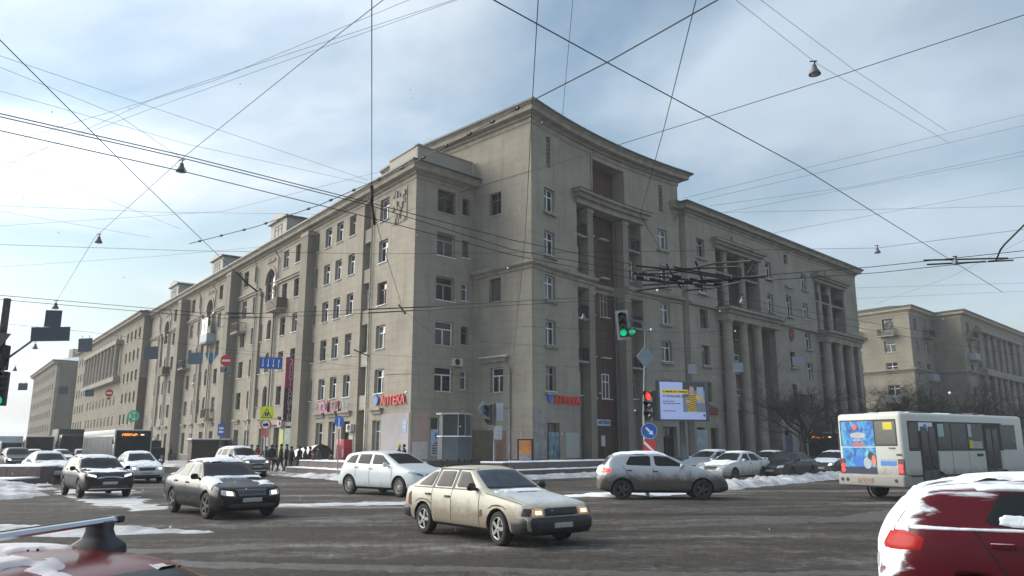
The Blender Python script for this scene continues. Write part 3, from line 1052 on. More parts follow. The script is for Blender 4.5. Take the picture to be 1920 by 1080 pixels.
# ---------------------------------------------------------------- right block
def right_block():
    B = tag(empty('columned_building'), 'beige block with two giant column porticoes right of the corner block', 'building')
    ops, ws = [], []

    def win(s, w, z0, h=WH, white=None):
        ops.append((s - w / 2, s + w / 2, z0, z0 + h, 0.3, False)); ws.append((s, z0, z0 + h, w, white))

    for k in range(2, 7):
        win(2.4, 1.35, SILL[k], white=k in (5, 6))
        if k >= 5:
            win(15.3, 1.2, SILL[k] if k == 6 else SILL[k] - 0.1, white=True)
        win(23.4, 1.25, SILL[k], white=True)
    win(19.4, 0.85, 20.9, 1.05, False)
    win(19.5, 1.15, 15.3, 2.2); win(19.45, 1.1, 9.9, 1.6, False); win(19.4, 1.1, 6.2, 1.9, False); win(15.9, 0.6, 9.0, 1.4)
    port = [(4.9, 13.2, 4.5, 15.0, (7.0, 10.3), (5.3, 8.05, 10.75)), (26.1, 34.0, 25.7, 35.5, (27.7, 30.4), (26.6, 29.6, 32.6))]
    for a, b, c, e, uc, lc in port:
        ops.append((a, b, 14.35, 20.05, 1.2, False))
        ops.append((c + 0.5, e - 0.6, 0.0, 13.2, 1.0, False))
    for s, w in ((1.0, 1.3), (3.2, 1.3), (16.9, 2.2), (20.5, 2.4), (23.6, 1.6)):
        ops.append((s - w / 2, s + w / 2, 0.7, 3.4, 0.35, False))
    wall(F2, 0, 37.9, 0, 22.4, ops, 'wall', M_WALL, B)
    for s, w in ((1.0, 1.3), (3.2, 1.3), (16.9, 2.2), (20.5, 2.4), (23.6, 1.6)):
        window(B, F2, s, 0.7, 3.4, w, False, d=-0.3, style='S', glass=M_GLASS_SHOP, sill=False)
    for s, a, b, w, wh in ws:
        window(B, F2, s, a, b, w, wh, style='T')
        if rnd.random() < 0.6 and w > 1:
            fbox(F2, s - w / 2 - 0.12, s + w / 2 + 0.12, 0, 0.24, a - 0.26, a - 0.1).build('sill_bracket', M_TRIM, B)
    fbox(F2, 18.7, 20.3, 0, 0.25, 18.3, 18.5).build('hood_moulding', M_TRIM, B)
    for a, b, c, e, uc, lc in port:
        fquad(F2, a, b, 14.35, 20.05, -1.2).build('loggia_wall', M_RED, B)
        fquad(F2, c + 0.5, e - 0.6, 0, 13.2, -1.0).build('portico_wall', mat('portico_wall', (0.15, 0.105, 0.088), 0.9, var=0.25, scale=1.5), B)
        for s in uc:
            round_column(F2, s, -0.4, 14.6, 20.05, 0.36, B)
        for i in range(3):
            s = a + (b - a) * (i + 0.5) / 3
            for k in (5, 6):
                window(B, F2, s, SILL[k] - 0.4, SILL[k] + 1.7, 1.0, False, d=-1.16, style='C', sill=False)
        railing(B, F2, a + 0.05, b - 0.05, -1.15, -0.15, SILL[6] - 0.75)
        mb = fbox(F2, a - 0.3, b + 0.3, 0, 0.2, 20.05, 20.4); fbox(F2, a - 0.5, b + 0.5, 0, 0.5, 20.4, 20.65, mb); fbox(F2, a - 0.7, b + 0.7, 0, 0.75, 20.65, 20.85, mb)
        mb.build('portal_cornice', M_TRIM, B)
        fbox(F2, a - 0.72, b + 0.72, 0, 0.78, 20.853, 20.9).build('cornice_flashing', M_ROOF, B)
        mb = fbox(F2, c + 0.15, e - 0.15, 0, 1.15, 13.15, 13.75); fbox(F2, c, e, 0, 1.35, 13.75, 14.05, mb); fbox(F2, c - 0.25, e + 0.25, 0, 1.65, 14.05, 14.3, mb)
        mb.build('entablature', M_TRIM, B)
        fbox(F2, c - 0.28, e + 0.28, 0, 1.68, 14.303, 14.36).build('cornice_flashing', M_ROOF, B)
        for s in lc:
            round_column(F2, s, 0.62, 0.0, 13.15, 0.52, B)
        fbox(F2, e - 0.75, e - 0.2, 0, 0.8, 0, 13.15).build('anta', M_TRIM, B)
        for i in range(2):
            s = (lc[i] + lc[i + 1]) / 2
            for k in range(2, 5):
                window(B, F2, s, SILL[k] - 0.3, SILL[k] + 1.6, 1.1, i == 1 and k < 4, d=-0.96, style='T', snow=False)
            railing(B, F2, s - 1.0, s + 1.0, -0.98, -0.05, SILL[2] - 0.9)
            window(B, F2, s, 0.3, 3.2, 1.4, False, d=-0.95, style='S', glass=M_GLASS_SHOP, sill=False)
        # small relief above each portico
        s = (a + b) / 2 - 0.8
        mb = fbox(F2, s - 0.3, s + 0.3, 0, 0.14, 21.55, 21.75); fbox(F2, s - 0.18, s + 0.18, 0, 0.12, 20.95, 21.55, mb)
        mb.build('relief_urn', M_TRIM, B)
    M = fmat(F2, 19.4, 0.0, 13.35) @ Matrix.Rotation(-math.pi / 2, 4, 'X') @ Matrix.Diagonal((0.75, 1.25, 1, 1))
    mb = MB(); mb.lathe([(0.0, 0.12), (0.4, 0.1), (0.45, 0.16), (0.55, 0.16), (0.6, 0.0)], 20, M=M)
    mb.build('oval_medallion', mat('medallion_red', (0.2, 0.07, 0.06), 0.8, var=0.2), B)
    railing(B, F2, 18.3, 20.6, 0, 0.9, 6.0)
    sweep([p2(F2.P(0, 0, 0)), p2(F2.P(4.4, 0, 0))], [(0, 14.0), (0.25, 14.1), (0.28, 14.3), (0, 14.36)], 'belt_cornice', M_TRIM, B)
    sweep([p2(F2.P(15.2, 0, 0)), p2(F2.P(25.5, 0, 0))], [(0, 14.0), (0.25, 14.1), (0.28, 14.3), (0, 14.36)], 'belt_cornice', M_TRIM, B)
    a = F2.P(0, 0, 0); b = F2.P(0, -0.75, 0); c = F2.P(-1.5, -0.75, 0)
    mb = MB(); t = Vector((0, 0, 22.4))
    for p, q in ((a, b), (b, c)):
        l = (q - p).length
        mb.quad(p, q, q + t, p + t, uv=((0, 0), (l, 0), (l, 22.4), (0, 22.4)))
    mb.build('end_wall', M_WALL, B)
    mb = MB()
    e1, e2 = F2.P(37.9, 0, 0), F2.P(37.9, -14, 0)
    mb.quad(e1, e2, e2 + t, e1 + t, uv=((0, 0), (14, 0), (14, 22.4), (0, 22.4)))
    mb.build('end_wall', M_WALL, B)
    cornice(B, [p2(c), p2(b), p2(a), p2(e1), p2(e2)], 23.2)
    # lower wing behind with its own eaves
    mb = MB()
    g1, g2, g3 = F2.P(37.9, -3, 0), F2.P(39.2, -3, 0), F2.P(39.2, -14, 0)
    t = Vector((0, 0, 19.6))
    for p, q in ((g1, g2), (g2, g3)):
        mb.quad(p, q, q + t, p + t, uv=((0, 0), (2, 0), (2, 20), (0, 20)))
    mb.build('rear_bay_wall', M_WALL, B)
    cornice(B, [p2(g1), p2(g2), p2(g3)], 20.3, 0.8, name='rear_bay_cornice')
    roof_sheet(B, [p2(c), p2(F2.P(37.9, 0.5, 0)), p2(F2.P(37.9, -14, 0)), p2(F2.P(-1.5, -14, 0))], 23.32, 1.2, 5.0)
    drainpipe(B, F2, -0.9, 0.3, 22.3, d=-0.6)
    return B


# ---------------------------------------------------------------- other buildings
def simple_building(name, label, faces, H, wallm, floors, ground=4.2, bay=3.1, corn=0.9, ww=1.3, wh=1.6, roof_poly=None, white=0.4, skip=None):
    """building from a list of (Fac, length); windows in rows"""
    B = tag(empty(name), label, 'building')
    path = []
    for f, l, ranges in faces:
        ops, ws = [], []
        for a, b in ranges:
            n = max(1, int(round((b - a) / bay)))
            for i in range(n):
                s = a + (b - a) * (i + 0.5) / n
                for k in range(floors):
                    z0 = ground + 1.0 + k * (H - ground - 1.2) / floors
                    ops.append((s - ww / 2, s + ww / 2, z0, z0 + wh, 0.25, False)); ws.append((s, z0))
                ops.append((s - ww * 0.6, s + ww * 0.6, 0.9, 3.2, 0.25, False)); ws.append((s, None))
        wall(f, 0, l, 0, H - 0.9, ops, 'wall', wallm, B)
        for s, z0 in ws:
            if z0 is None:
                window(B, f, s, 0.9, 3.2, ww * 1.2, False, d=-0.2, style='S', glass=M_GLASS_SHOP, sill=False)
            else:
                window(B, f, s, z0, z0 + wh, ww, rnd.random() < white, d=-0.2)
    return B


def far_buildings():
    # yellow-beige building that follows the left wing
    y = facade_mat('ochre_wall', (0.265, 0.237, 0.19), bw=1.6, bh=0.6)
    f = Fac(p2(FL.P(80.2, 1.1, 0)), R(-36.6), -1)
    fe = Fac(p2(FL.P(80.2, 1.1, 0)), A_R + 0.0, 1)
    B = simple_building('ochre_building', 'ochre building with long columned gallery, next beyond the beige wing', [(f, 64, [(1, 13), (50, 63)]), (fe, 1.4, [])], 21.8, y, 5, bay=2.9)
    cornice(B, [p2(f.P(64, 0, 0)), p2(f.P(0, 0, 0)), p2(fe.P(1.3, 0, 0))], 21.9, 1.1)
    fbox(fe, 0.0, 1.3, 0.004, 0.02, 0, 12).build('brick_return', mat('brick_return', (0.14, 0.085, 0.06), 0.9, var=0.2), B)
    mb = MB(); mb.quad(f.P(64, 0, 0), f.P(64, -14, 0), f.P(64, -14, 21), f.P(64, 0, 21)); mb.build('gable_wall', y, B)
    roof_sheet(B, [p2(f.P(64, 0.4, 0)), p2(f.P(0, 0.4, 0)), p2(f.P(0, -13, 0)), p2(f.P(64, -13, 0))], 22.05, 1.3, 5)
    for s in (8, 22, 40):
        fbox(f, s, s + 2.2, -3.5, -1.5, 22.0, 23.6).build('chimney', M_TRIM, B)
    # columned gallery
    fbox(f, 15, 48, 0, 1.0, 12.4, 13.2).build('gallery_base', M_TRIM, B)
    for i in range(10):
        s = 16.5 + i * 3.4
        round_column(f, s, 0.6, 13.2, 18.6, 0.42, B)
        for z in (5.2, 8.6, 13.9, 16.4):
            window(B, f, s + 1.7 if i < 9 else s - 1.7, z, z + 1.6, 1.2, False, d=0.05, sill=False)
    fbox(f, 15, 48, 0, 1.1, 18.6, 19.3).build('gallery_cornice', M_TRIM, B)
    for i in range(10):
        window(B, f, 17.5 + i * 3.1, 19.5, 20.6, 1.0, False, d=0.05, sill=False)
    # brown building across the next side street
    br = facade_mat('umber_wall', (0.2, 0.18, 0.152), bw=1.6, bh=0.6)
    c = (-103.3, 175.5)
    f = Fac(c, R(-36.2), -1); fe = Fac(c, A_R, 1)
    B = simple_building('umber_building', 'brown-grey building with snowy roof and blank end wall, far down the left street', [(f, 52, [(2, 50)]), (fe, 14, [(7, 11)])], 20.9, br, 5, bay=3.6)
    cornice(B, [p2(f.P(52, 0, 0)), p2(f.P(0, 0, 0)), p2(fe.P(14, 0, 0))], 21.0, 1.2)
    for s in (-0.3, 4.2):
        fbox(fe, s + 0.3, s + 0.9, 0, 0.25, 4, 19.8).build('quoin_strip', M_TRIM, B)
    railing(B, fe, 8.0, 10.6, 0, 1.0, 15.2, solid=mat('balcony_grey', (0.3, 0.32, 0.34), 0.7))
    mb = MB()
    a, b2, c2, d2 = f.P(52, 0.6, 21.2), f.P(0, 0.6, 21.2), fe.P(14, 0.6, 21.2), f.P(52, -14, 21.2)
    m = (a + c2) / 2 + Vector((0, 0, 2.2))
    mb.quad(b2, c2, (c2 + b2) / 2 + Vector((-1, 6, 2.4)), m); mb.quad(a, b2, m, m + (a - b2) * 0.6)
    mb.build('snowy_roof', M_SNOW, B)
    fbox(fe, 4, 11, -7, -4, 21.2, 24.4).build('roof_house', M_TRIM, B)
    # distant slabs closing the street
    for (cx, cy, w, h, col, lab, nm) in ((-178, 292, 26, 27, (0.27, 0.18, 0.16), 'distant reddish apartment block at the left edge beyond the traffic', 'distant_block'),
                                         (-160, 300, 22, 24, (0.36, 0.38, 0.40), 'distant pale grey apartment block closing the left street', 'distant_block'),
                                         (-139, 262, 12, 13, (0.3, 0.31, 0.32), 'low distant grey building just left of the brown-grey building', 'distant_block')):
        f = Fac((cx, cy), R(62), 1)
        B = simple_building(nm, lab, [(f, w, [(1, w - 1)])], h, facade_mat('wall_%d' % cx, col, bw=3, bh=2.8), 6 if h > 20 else 3, bay=3.4)
        mb = MB()
        fbox(f, 0, w, -12, -0.3, h - 0.9, h).build('roof', M_ROOF, B)
        mb.quad(f.P(0, 0, 0), f.P(0, -12, 0), f.P(0, -12, h), f.P(0, 0, h - 0.9)); mb.build('gable_wall', MATS['wall_%d' % cx], B)
    # yellow building across the side street on the right
    yw = facade_mat('yellow_wall', (0.285, 0.258, 0.208), bw=2.2, bh=0.7, dirt=0.2)
    c = (58.2, 112.0)
    f1 = Fac(c, R(-37), -1); f2 = Fac(c, A_R, 1)
    k = f2.P(10.0, 0, 0)
    f3 = Fac(p2(k), R(143), 1)               # forward return
    k2 = f3.P(4.3, 0, 0)
    f4 = Fac(p2(k2), A_R, 1)
    B = tag(empty('yellow_building'), 'pale yellow building with balconies behind bare trees at the right edge', 'building')
    zt = 22.0
    for f, l, cols, low in ((f1, 22, (3.2, 8.4, 14, 19), True), (f2, 10, (2.4, 6.6), False), (f3, 4.3, (), False), (f4, 46, (3.2, 8, 12, 16.5, 20.5, 24.5, 29, 33, 37, 41.5), False)):
        ops, ws = [], []
        for s in cols:
            for k in range(1, 7):
                z0 = 2.1 + 3.28 * (k - 1) + 0.3
                w = 1.7 if f is f1 else 1.3
                ops.append((s - w / 2, s + w / 2, z0, z0 + 1.75, 0.3, False)); ws.append((s, z0, w))
        wall(f, 0, l, 0, zt - 0.9, ops, 'wall', yw, B)
        for s, z0, w in ws:
            window(B, f, s, z0, z0 + 1.75, w, True if rnd.random() < 0.6 else False, snow=rnd.random() < 0.4)
    M_ = mat('balcony_bluegrey', (0.3, 0.33, 0.36), 0.7, var=0.1)
    for f, s, k in ((f1, 8.4, 6), (f1, 3.2, 6), (f1, 3.2, 3), (f2, 6.6, 6), (f2, 6.6, 4), (f4, 3.2, 6), (f4, 3.2, 5)):
        z = 2.4 + 3.28 * (k - 1) - 0.8
        railing(B, f, s - 1.3, s + 1.3, 0, 1.0, z, solid=M_ if k != 6 else None)
    for s in (7, 11.5, 15.2, 19, 22.6, 27, 31):
        round_column(f4, s, 0.7, 0.5, 12.6, 0.45, B)
        round_column(f4, s, 0.5, 14.0, 19.4, 0.34, B)
    fbox(f4, 6.2, 32, 0, 1.3, 12.6, 13.6).build('gallery_entablature', M_TRIM, B)
    fbox(f4, 6.2, 32, 0, 1.0, 19.4, 20.0).build('gallery_cornice', M_TRIM, B)
    pth = [p2(f1.P(22, 0, 0)), p2(f1.P(0, 0, 0)), p2(f2.P(10, 0, 0)), p2(f4.P(0, 0, 0)), p2(f4.P(46, 0, 0))]
    belt(B, pth, 13.0, 1.2)
    cm = mat('yellow_cornice', (0.40, 0.36, 0.27), 0.9, var=0.15)
    cornice(B, pth, zt, 1.0, cm)
    roof_sheet(B, [p2(f1.P(22, 0.4, 0)), p2(f1.P(-0.3, 0.4, 0)), p2(f2.P(10, 0, 0)), p2(f4.P(46, 0, 0)), p2(f4.P(46, -16, 0)), p2(f1.P(22, -20, 0))], zt + 0.1, 1.0, 4)


WING = left_wing()
CORNER = corner_block()
RIGHT = right_block()
far_buildings()
aircon(WING, FL, 8.9, 2.9); aircon(WING, FE, 3.95, 7.45); aircon(WING, FL, 23.4, 3.55); aircon(WING, FL, 20.7, 8.6)
# ---------------------------------------------------------------- ground
def road_mat():
    m = bpy.data.materials.new('slushy_asphalt'); MATS[m.name] = m
    m.use_nodes = True
    nt = m.node_tree; L = nt.links.new
    b = nt.nodes['Principled BSDF']
    b.inputs['Specular IOR Level'].default_value = 0.18
    tc = N(nt, 'ShaderNodeTexCoord')
    # streaks along the two traffic directions
    outs = []
    for ang, sc in ((R(53), (0.12, 0.75, 1)), (R(-14), (0.10, 0.6, 1))):
        mp = N(nt, 'ShaderNodeMapping', inp={'Rotation': (0, 0, ang), 'Scale': sc})
        L(tc.outputs['Object'], mp.inputs[0])
        nz = N(nt, 'ShaderNodeTexNoise', inp={'Scale': 1.0, 'Detail': 3.0, 'Roughness': 0.5})
        L(mp.outputs[0], nz.inputs['Vector']); outs.append(nz.outputs[0])
    big = N(nt, 'ShaderNodeTexNoise', inp={'Scale': 0.09, 'Detail': 5.0, 'Roughness': 0.6})
    L(tc.outputs['Object'], big.inputs['Vector'])
    sel = N(nt, 'ShaderNodeMapRange', inp={1: 0.42, 2: 0.58})
    L(big.outputs[0], sel.inputs[0])
    mxs = N(nt, 'ShaderNodeMix', data_type='FLOAT')
    L(sel.outputs[0], mxs.inputs[0]); L(outs[0], mxs.inputs[2]); L(outs[1], mxs.inputs[3])
    fine = N(nt, 'ShaderNodeTexNoise', inp={'Scale': 2.2, 'Detail': 10.0, 'Roughness': 0.75})
    L(tc.outputs['Object'], fine.inputs['Vector'])
    ad = N(nt, 'ShaderNodeMath', operation='MULTIPLY_ADD', inp={1: 0.62})
    L(fine.outputs[0], ad.inputs[0]); L(mxs.outputs[0], ad.inputs[2])
    rp = N(nt, 'ShaderNodeValToRGB')
    cr = rp.color_ramp
    cr.elements[0].position = 0.56; cr.elements[0].color = (0.02, 0.0165, 0.014, 1)
    cr.elements[1].position = 1.0; cr.elements[1].color = (0.24, 0.235, 0.235, 1)
    for p, c in ((0.70, (0.044, 0.038, 0.033, 1)), (0.81, (0.076, 0.067, 0.059, 1)), (0.91, (0.135, 0.124, 0.115, 1))):
        e = cr.elements.new(p); e.color = c
    L(ad.outputs[0], rp.inputs[0])
    gr = N(nt, 'ShaderNodeTexNoise', inp={'Scale': 9.0, 'Detail': 5.0, 'Roughness': 0.8})
    L(tc.outputs['Object'], gr.inputs['Vector'])
    gm = N(nt, 'ShaderNodeMapRange', inp={1: 0.34, 2: 0.68, 3: 0.55, 4: 1.6})
    L(gr.outputs[0], gm.inputs[0])
    gs = N(nt, 'ShaderNodeVectorMath', operation='SCALE')
    L(rp.outputs[0], gs.inputs[0]); L(gm.outputs[0], gs.inputs['Scale'])
    L(gs.outputs[0], b.inputs['Base Color'])
    rr = N(nt, 'ShaderNodeMapRange', inp={1: 0.6, 2: 0.85, 3: 0.42, 4: 0.9})
    L(ad.outputs[0], rr.inputs[0]); L(rr.outputs[0], b.inputs['Roughness'])
    f2 = N(nt, 'ShaderNodeTexNoise', inp={'Scale': 22.0, 'Detail': 6.0, 'Roughness': 0.7})
    L(tc.outputs['Object'], f2.inputs['Vector'])
    a2 = N(nt, 'ShaderNodeMath', operation='MULTIPLY_ADD', inp={1: 0.5})
    L(f2.outputs[0], a2.inputs[0]); L(ad.outputs[0], a2.inputs[2])
    bp = N(nt, 'ShaderNodeBump', inp={'Strength': 1.0, 'Distance': 0.12})
    L(a2.outputs[0], bp.inputs['Height']); L(bp.outputs[0], b.inputs['Normal'])
    return m


mb = MB()
mb.quad((-3000, -400, 0), (3000, -400, 0), (3000, 4000, 0), (-3000, 4000, 0))
struct(mb.build('road', road_mat()))

M_PAVE = mat('trodden_snow_pavement', (0.50, 0.51, 0.54), 0.85, scale=1.1, bump=0.6, bscale=7, col2=(0.2, 0.195, 0.19), detail=9)
M_KERB = mat('granite_kerb', (0.2, 0.19, 0.18), 0.8, var=0.25, scale=5, bump=0.2)


def rounded(pts, r, n=6):
    """round the inner vertices of an open plan path"""
    out = [Vector(pts[0])]
    for i in range(1, len(pts) - 1):
        a, b, c = Vector(pts[i - 1]), Vector(pts[i]), Vector(pts[i + 1])
        u, v = (a - b).normalized(), (c - b).normalized()
        p, q = b + u * r, b + v * r
        for k in range(n + 1):
            t = k / n
            out.append(p * (1 - t) ** 2 + b * 2 * t * (1 - t) + q * t * t)
    out.append(Vector(pts[-1]))
    return out


edge = rounded([p2(FL.P(160, 7.6, 0)), (-5.28, 38.3), p2(F2.P(58, 5.6, 0))], 9)
inner = [p2(F2.P(58, -1.5, 0)), p2(F2.P(2, -2.5, 0)), (2.5, 58.0), p2(FL.P(4, -2, 0)), p2(FL.P(160, -2, 0))]
mb = MB()
mb.prism([tuple(p) for p in edge] + inner, -0.2, 0.12)
struct(mb.build('pavement', M_PAVE))
struct(sweep([tuple(p) for p in edge], [(0.16, -0.1), (0.16, 0.125), (0.14, 0.14), (0.0, 0.14), (-0.02, 0.0)], 'kerb', M_KERB, None))
# pavement of the block across the side street
pe = [(40.5, 103.5), (58.2, 102.0), (110, 153.5)]
pe = rounded(pe, 5)
mb = MB(); mb.prism([tuple(p) for p in pe] + [(104, 160), (62, 118), (36, 135)], -0.2, 0.12)
struct(mb.build('pavement', M_PAVE))


def inside_dist(p, poly):
    """signed distance of a plan point to a polygon, positive inside"""
    x, y = p
    n = len(poly); ins = False; best = 1e9
    for i in range(n):
        (x0, y0), (x1, y1) = poly[i], poly[(i + 1) % n]
        if (y0 > y) != (y1 > y) and x < (x1 - x0) * (y - y0) / (y1 - y0) + x0:
            ins = not ins
        dx, dy = x1 - x0, y1 - y0
        t = max(0, min(1, ((x - x0) * dx + (y - y0) * dy) / (dx * dx + dy * dy + 1e-9)))
        best = min(best, math.hypot(x - x0 - t * dx, y - y0 - t * dy))
    return best if ins else -best


M_SLUSH = mat('brown_slush', (0.10, 0.09, 0.082), 0.6, scale=6, bump=0.8, bscale=25, col2=(0.05, 0.043, 0.038), detail=8)


def snow_patch(name, poly, h, edge=0.8, step=0.2, z=0.0, rough=0.35, m=None, seed=0, label=None, freq=0.9):
    """heap or sheet of snow with a ragged rim over a plan polygon"""
    xs = [p[0] for p in poly]; ys = [p[1] for p in poly]
    x0, x1, y0, y1 = min(xs) - 2, max(xs) + 2, min(ys) - 2, max(ys) + 2
    nx, ny = int((x1 - x0) / step) + 1, int((y1 - y0) / step) + 1
    H = {}
    for i in range(nx):
        for j in range(ny):
            p = (x0 + i * step, y0 + j * step)
            d = inside_dist(p, poly)
            if d < -edge * 2.2:
                continue
            nz = noise.fractal((p[0] * freq, p[1] * freq, seed), 0.9, 2.1, 5)
            v = d / edge + nz * 0.75
            if v < -0.7:
                continue
            hh = h * min(1.0, max(0, v)) ** 0.6 * (1 + rough * noise.fractal((p[0] * 1.9, p[1] * 1.9, seed + 5), 0.8, 2.2, 4))
            H[i, j] = z + (max(0.003, hh) if v > 0 else v * 0.12)
    mb = MB()
    idx = {}
    for (i, j), v in H.items():
        idx[i, j] = len(mb.v); mb.v.append((x0 + i * step, y0 + j * step, v))
    for (i, j) in H:
        q = [(i, j), (i + 1, j), (i + 1, j + 1), (i, j + 1)]
        if all(k in idx for k in q):
            mb.f.append(tuple(idx[k] for k in q)); mb.m.append(0); mb.uv.append(None); mb.sm.append(True)
    o = mb.build(name, m or M_SNOW)
    struct(o, 'stuff')
    return o


def strip(a, b, w):
    a, b = Vector(a), Vector(b)
    u = (b - a).normalized(); n = Vector((-u.y, u.x)) * w / 2
    return [tuple(a + n), tuple(a - n), tuple(b - n), tuple(b + n)]


# snow bank between the carriageways on the right, and the thin tail under the silver car
snow_patch('snow_bank', [(7.6, 32.4), (9.0, 33.2), (20.6, 47.2), (29, 56.5), (28, 58), (18.6, 48.0), (8.2, 35.2)], 0.24, 0.6, 0.14, seed=1, rough=0.7, m=M_SNOW_D)
snow_patch('snow_bank', [(1.6, 28.9), (4.5, 28.2), (8.3, 32.0), (8.6, 34.2), (6.5, 33.0)], 0.10, 0.6, 0.15, seed=2)
# left island and near snow
snow_patch('snow_bank', [(-25, 37.5), (-22, 36.5), (-19.0, 31.5), (-17.4, 29.0), (-17.6, 26.5), (-30, 24), (-34, 36)], 0.26, 1.4, 0.2, seed=3, rough=0.5, m=M_SNOW_D)
snow_patch('snow_bank', [(-15, 17.6), (-9.0, 18.0), (-7.6, 17.4), (-6.4, 16.8), (-7.6, 16.4), (-9.5, 16.2), (-15, 16.0)], 0.09, 0.6, 0.09, seed=4, rough=0.8, m=M_SNOW_D)
snow_patch('snow_film', [(-7.4, 13.8), (-5.0, 14.5), (-3.6, 14.6), (-5, 13.9), (-7, 13.0)], 0.008, 0.5, 0.07, seed=5, m=M_SLUSH, freq=1.6)
for i, pl in enumerate(([(-5.5, 12.2), (3.5, 11.0), (7.0, 11.6), (6.5, 11.9), (3.2, 11.5), (-5.3, 12.8)], [(-3, 9.6), (4.8, 9.3), (4.6, 9.8), (-2.8, 10.2)], [(2.5, 17.5), (9, 19.5), (12.5, 24), (12, 24.3), (8.4, 20.4), (2.4, 18.0)],
                       [(-6, 19.4), (-2.5, 20.6), (1.2, 21.4), (1.1, 21.9), (-2.8, 21.2), (-6.2, 20.0)], [(-2, 7.6), (2.6, 7.2), (2.7, 7.5), (-1.9, 8.0)], [(4.0, 22.6), (9.5, 24.2), (9.4, 24.6), (3.9, 23.1)])):
    snow_patch('slush_ridge', pl, 0.016, 0.35, 0.06 if i not in (2, 3, 5) else 0.09, seed=40 + i, m=M_SLUSH, freq=2.2, rough=0.9)
# in front of the parapets
snow_patch('snow_bank', [(-16.5, 51.5), (-15.4, 50.6), (-8.2, 41.4), (-6.4, 39.4), (-5.6, 41.2), (-10, 46.5)], 0.22, 0.7, 0.2, seed=6, m=M_SNOW_D)
snow_patch('snow_bank', [(-3.6, 38.9), (-1.0, 41.0), (2.0, 44.2), (9.5, 52.0), (8.5, 53.4), (0.8, 45.4), (-4.5, 41)], 0.22, 0.6, 0.2, seed=7, m=M_SNOW_D)
# snow heaped in the planted strip before the end of the wing, and on the left pavement
snow_patch('snow_bank', [(-6.2, 43.2), (-3.2, 42.2), (0.0, 45.4), (-0.2, 49.5), (-5.0, 49.8)], 0.42, 1.0, 0.25, seed=8, rough=0.6)
snow_patch('snow_bank', [p2(FL.P(40, 7.3, 0)), p2(FL.P(40, 4.6, 0)), p2(FL.P(130, 5.2, 0)), p2(FL.P(130, 7.6, 0))], 0.16, 0.6, 0.35, z=0.1, seed=9, m=M_SNOW_D)
snow_patch('snow_bank', [p2(FL.P(7, 8.0, 0)), p2(FL.P(7, 7.0, 0)), p2(FL.P(36, 7.0, 0)), p2(FL.P(36, 8.2, 0))], 0.2, 0.5, 0.25, z=0.06, seed=10, m=M_SNOW_D)
# thin trampled snow on the far carriageway
snow_patch('snow_film', [(-9, 24.5), (-3, 26.6), (0.5, 26.2), (-2, 25.2), (-8, 23.4)], 0.006, 0.8, 0.12, seed=11, m=M_SNOW_D)
snow_patch('snow_film', [(-19, 33), (-14, 26), (-10.5, 22.5), (-9.8, 23), (-13, 28), (-16.5, 34)], 0.006, 0.8, 0.12, seed=12, m=M_SNOW_D)

# ---------------------------------------------------------------- underpass parapets
M_GRAN = mat('red_granite', (0.135, 0.10, 0.092), 0.75, var=0.25, scale=4, bump=0.15, bscale=20)


def parapet(label, a, b, back, steps, ends=(True, True)):
    """stepped granite parapet with slab joints and snow on every step; a->b front edge, back = depth"""
    a, b = Vector(a), Vector(b)
    u = (b - a).normalized(); n = Vector((-u.y, u.x))
    if n.y < 0:
        n = -n
    L = (b - a).length
    root = tag(empty('granite_parapet', (a.x, a.y, 0)), label, 'parapet', 'granite underpass parapets')
    for i, (h0, h1, off) in enumerate(steps):
        k = 0.0
        while k < L - 0.05:
            k1 = min(L, k + 1.55)
            mb = MB()
            p, q = a + u * (k + 0.008), a + u * (k1 - 0.008)
            pts = [p + n * (off + 0.0), q + n * off, q + n * back, p + n * back]
            pts = [v - a for v in pts]
            mb.prism([tuple(v) for v in pts], h0, h1)
            mb.build('slab', M_GRAN, root, bevel=0.015)
            k = k1
        mb = MB()
        K = int(L / 0.25)
        lo = off - 0.03
        hi = (steps[i + 1][2] if i + 1 < len(steps) else back) + 0.0
        rows = []
        for j in range(K + 1):
            s = L * j / K
            t = 0.045 + 0.03 * noise.noise((s * 1.3, i * 7, 1))
            c = u * s
            rows.append([tuple((*(c + n * lo), h1 - 0.005)), tuple((*(c + n * (lo - 0.005)), h1 + t * 0.6)), tuple((*(c + n * (lo + 0.08)), h1 + t)), tuple((*(c + n * hi), h1 + t * 1.2)), tuple((*(c + n * hi), h1 - 0.004))])
        for j in range(K):
            for m_ in range(4):
                mb.quad(rows[j][m_], rows[j + 1][m_], rows[j + 1][m_ + 1], rows[j][m_ + 1])
        mb.poly(rows[0]); mb.poly(rows[-1])
        mb.build('snow_cap', M_SNOW, root)
    return root


ST = [(0.0, 0.45, 0.0), (0.45, 0.87, 0.85)]
parapet('two-step granite underpass parapet behind the white hatchback, left of the corner', (-14.7, 51.7), (-7.2, 41.75), 2.6, ST)
parapet('two-step granite underpass parapet behind the silver hatchback, under the red traffic light', (0.1, 44.1), (8.6, 53.6), 2.6, ST)
parapet('low snow-topped granite parapet at the left edge of the picture', (-32.0, 36.5), (-22.6, 36.0), 5.0, [(0.0, 0.30, 0.0), (0.30, 0.82, 1.9)])
# ---------------------------------------------------------------- cars
def interp(tab, x):
    if x <= tab[0][0]:
        return tab[0][1]
    for (x0, y0), (x1, y1) in zip(tab, tab[1:]):
        if x <= x1:
            return y0 + (y1 - y0) * (x - x0) / (x1 - x0)
    return tab[-1][1]


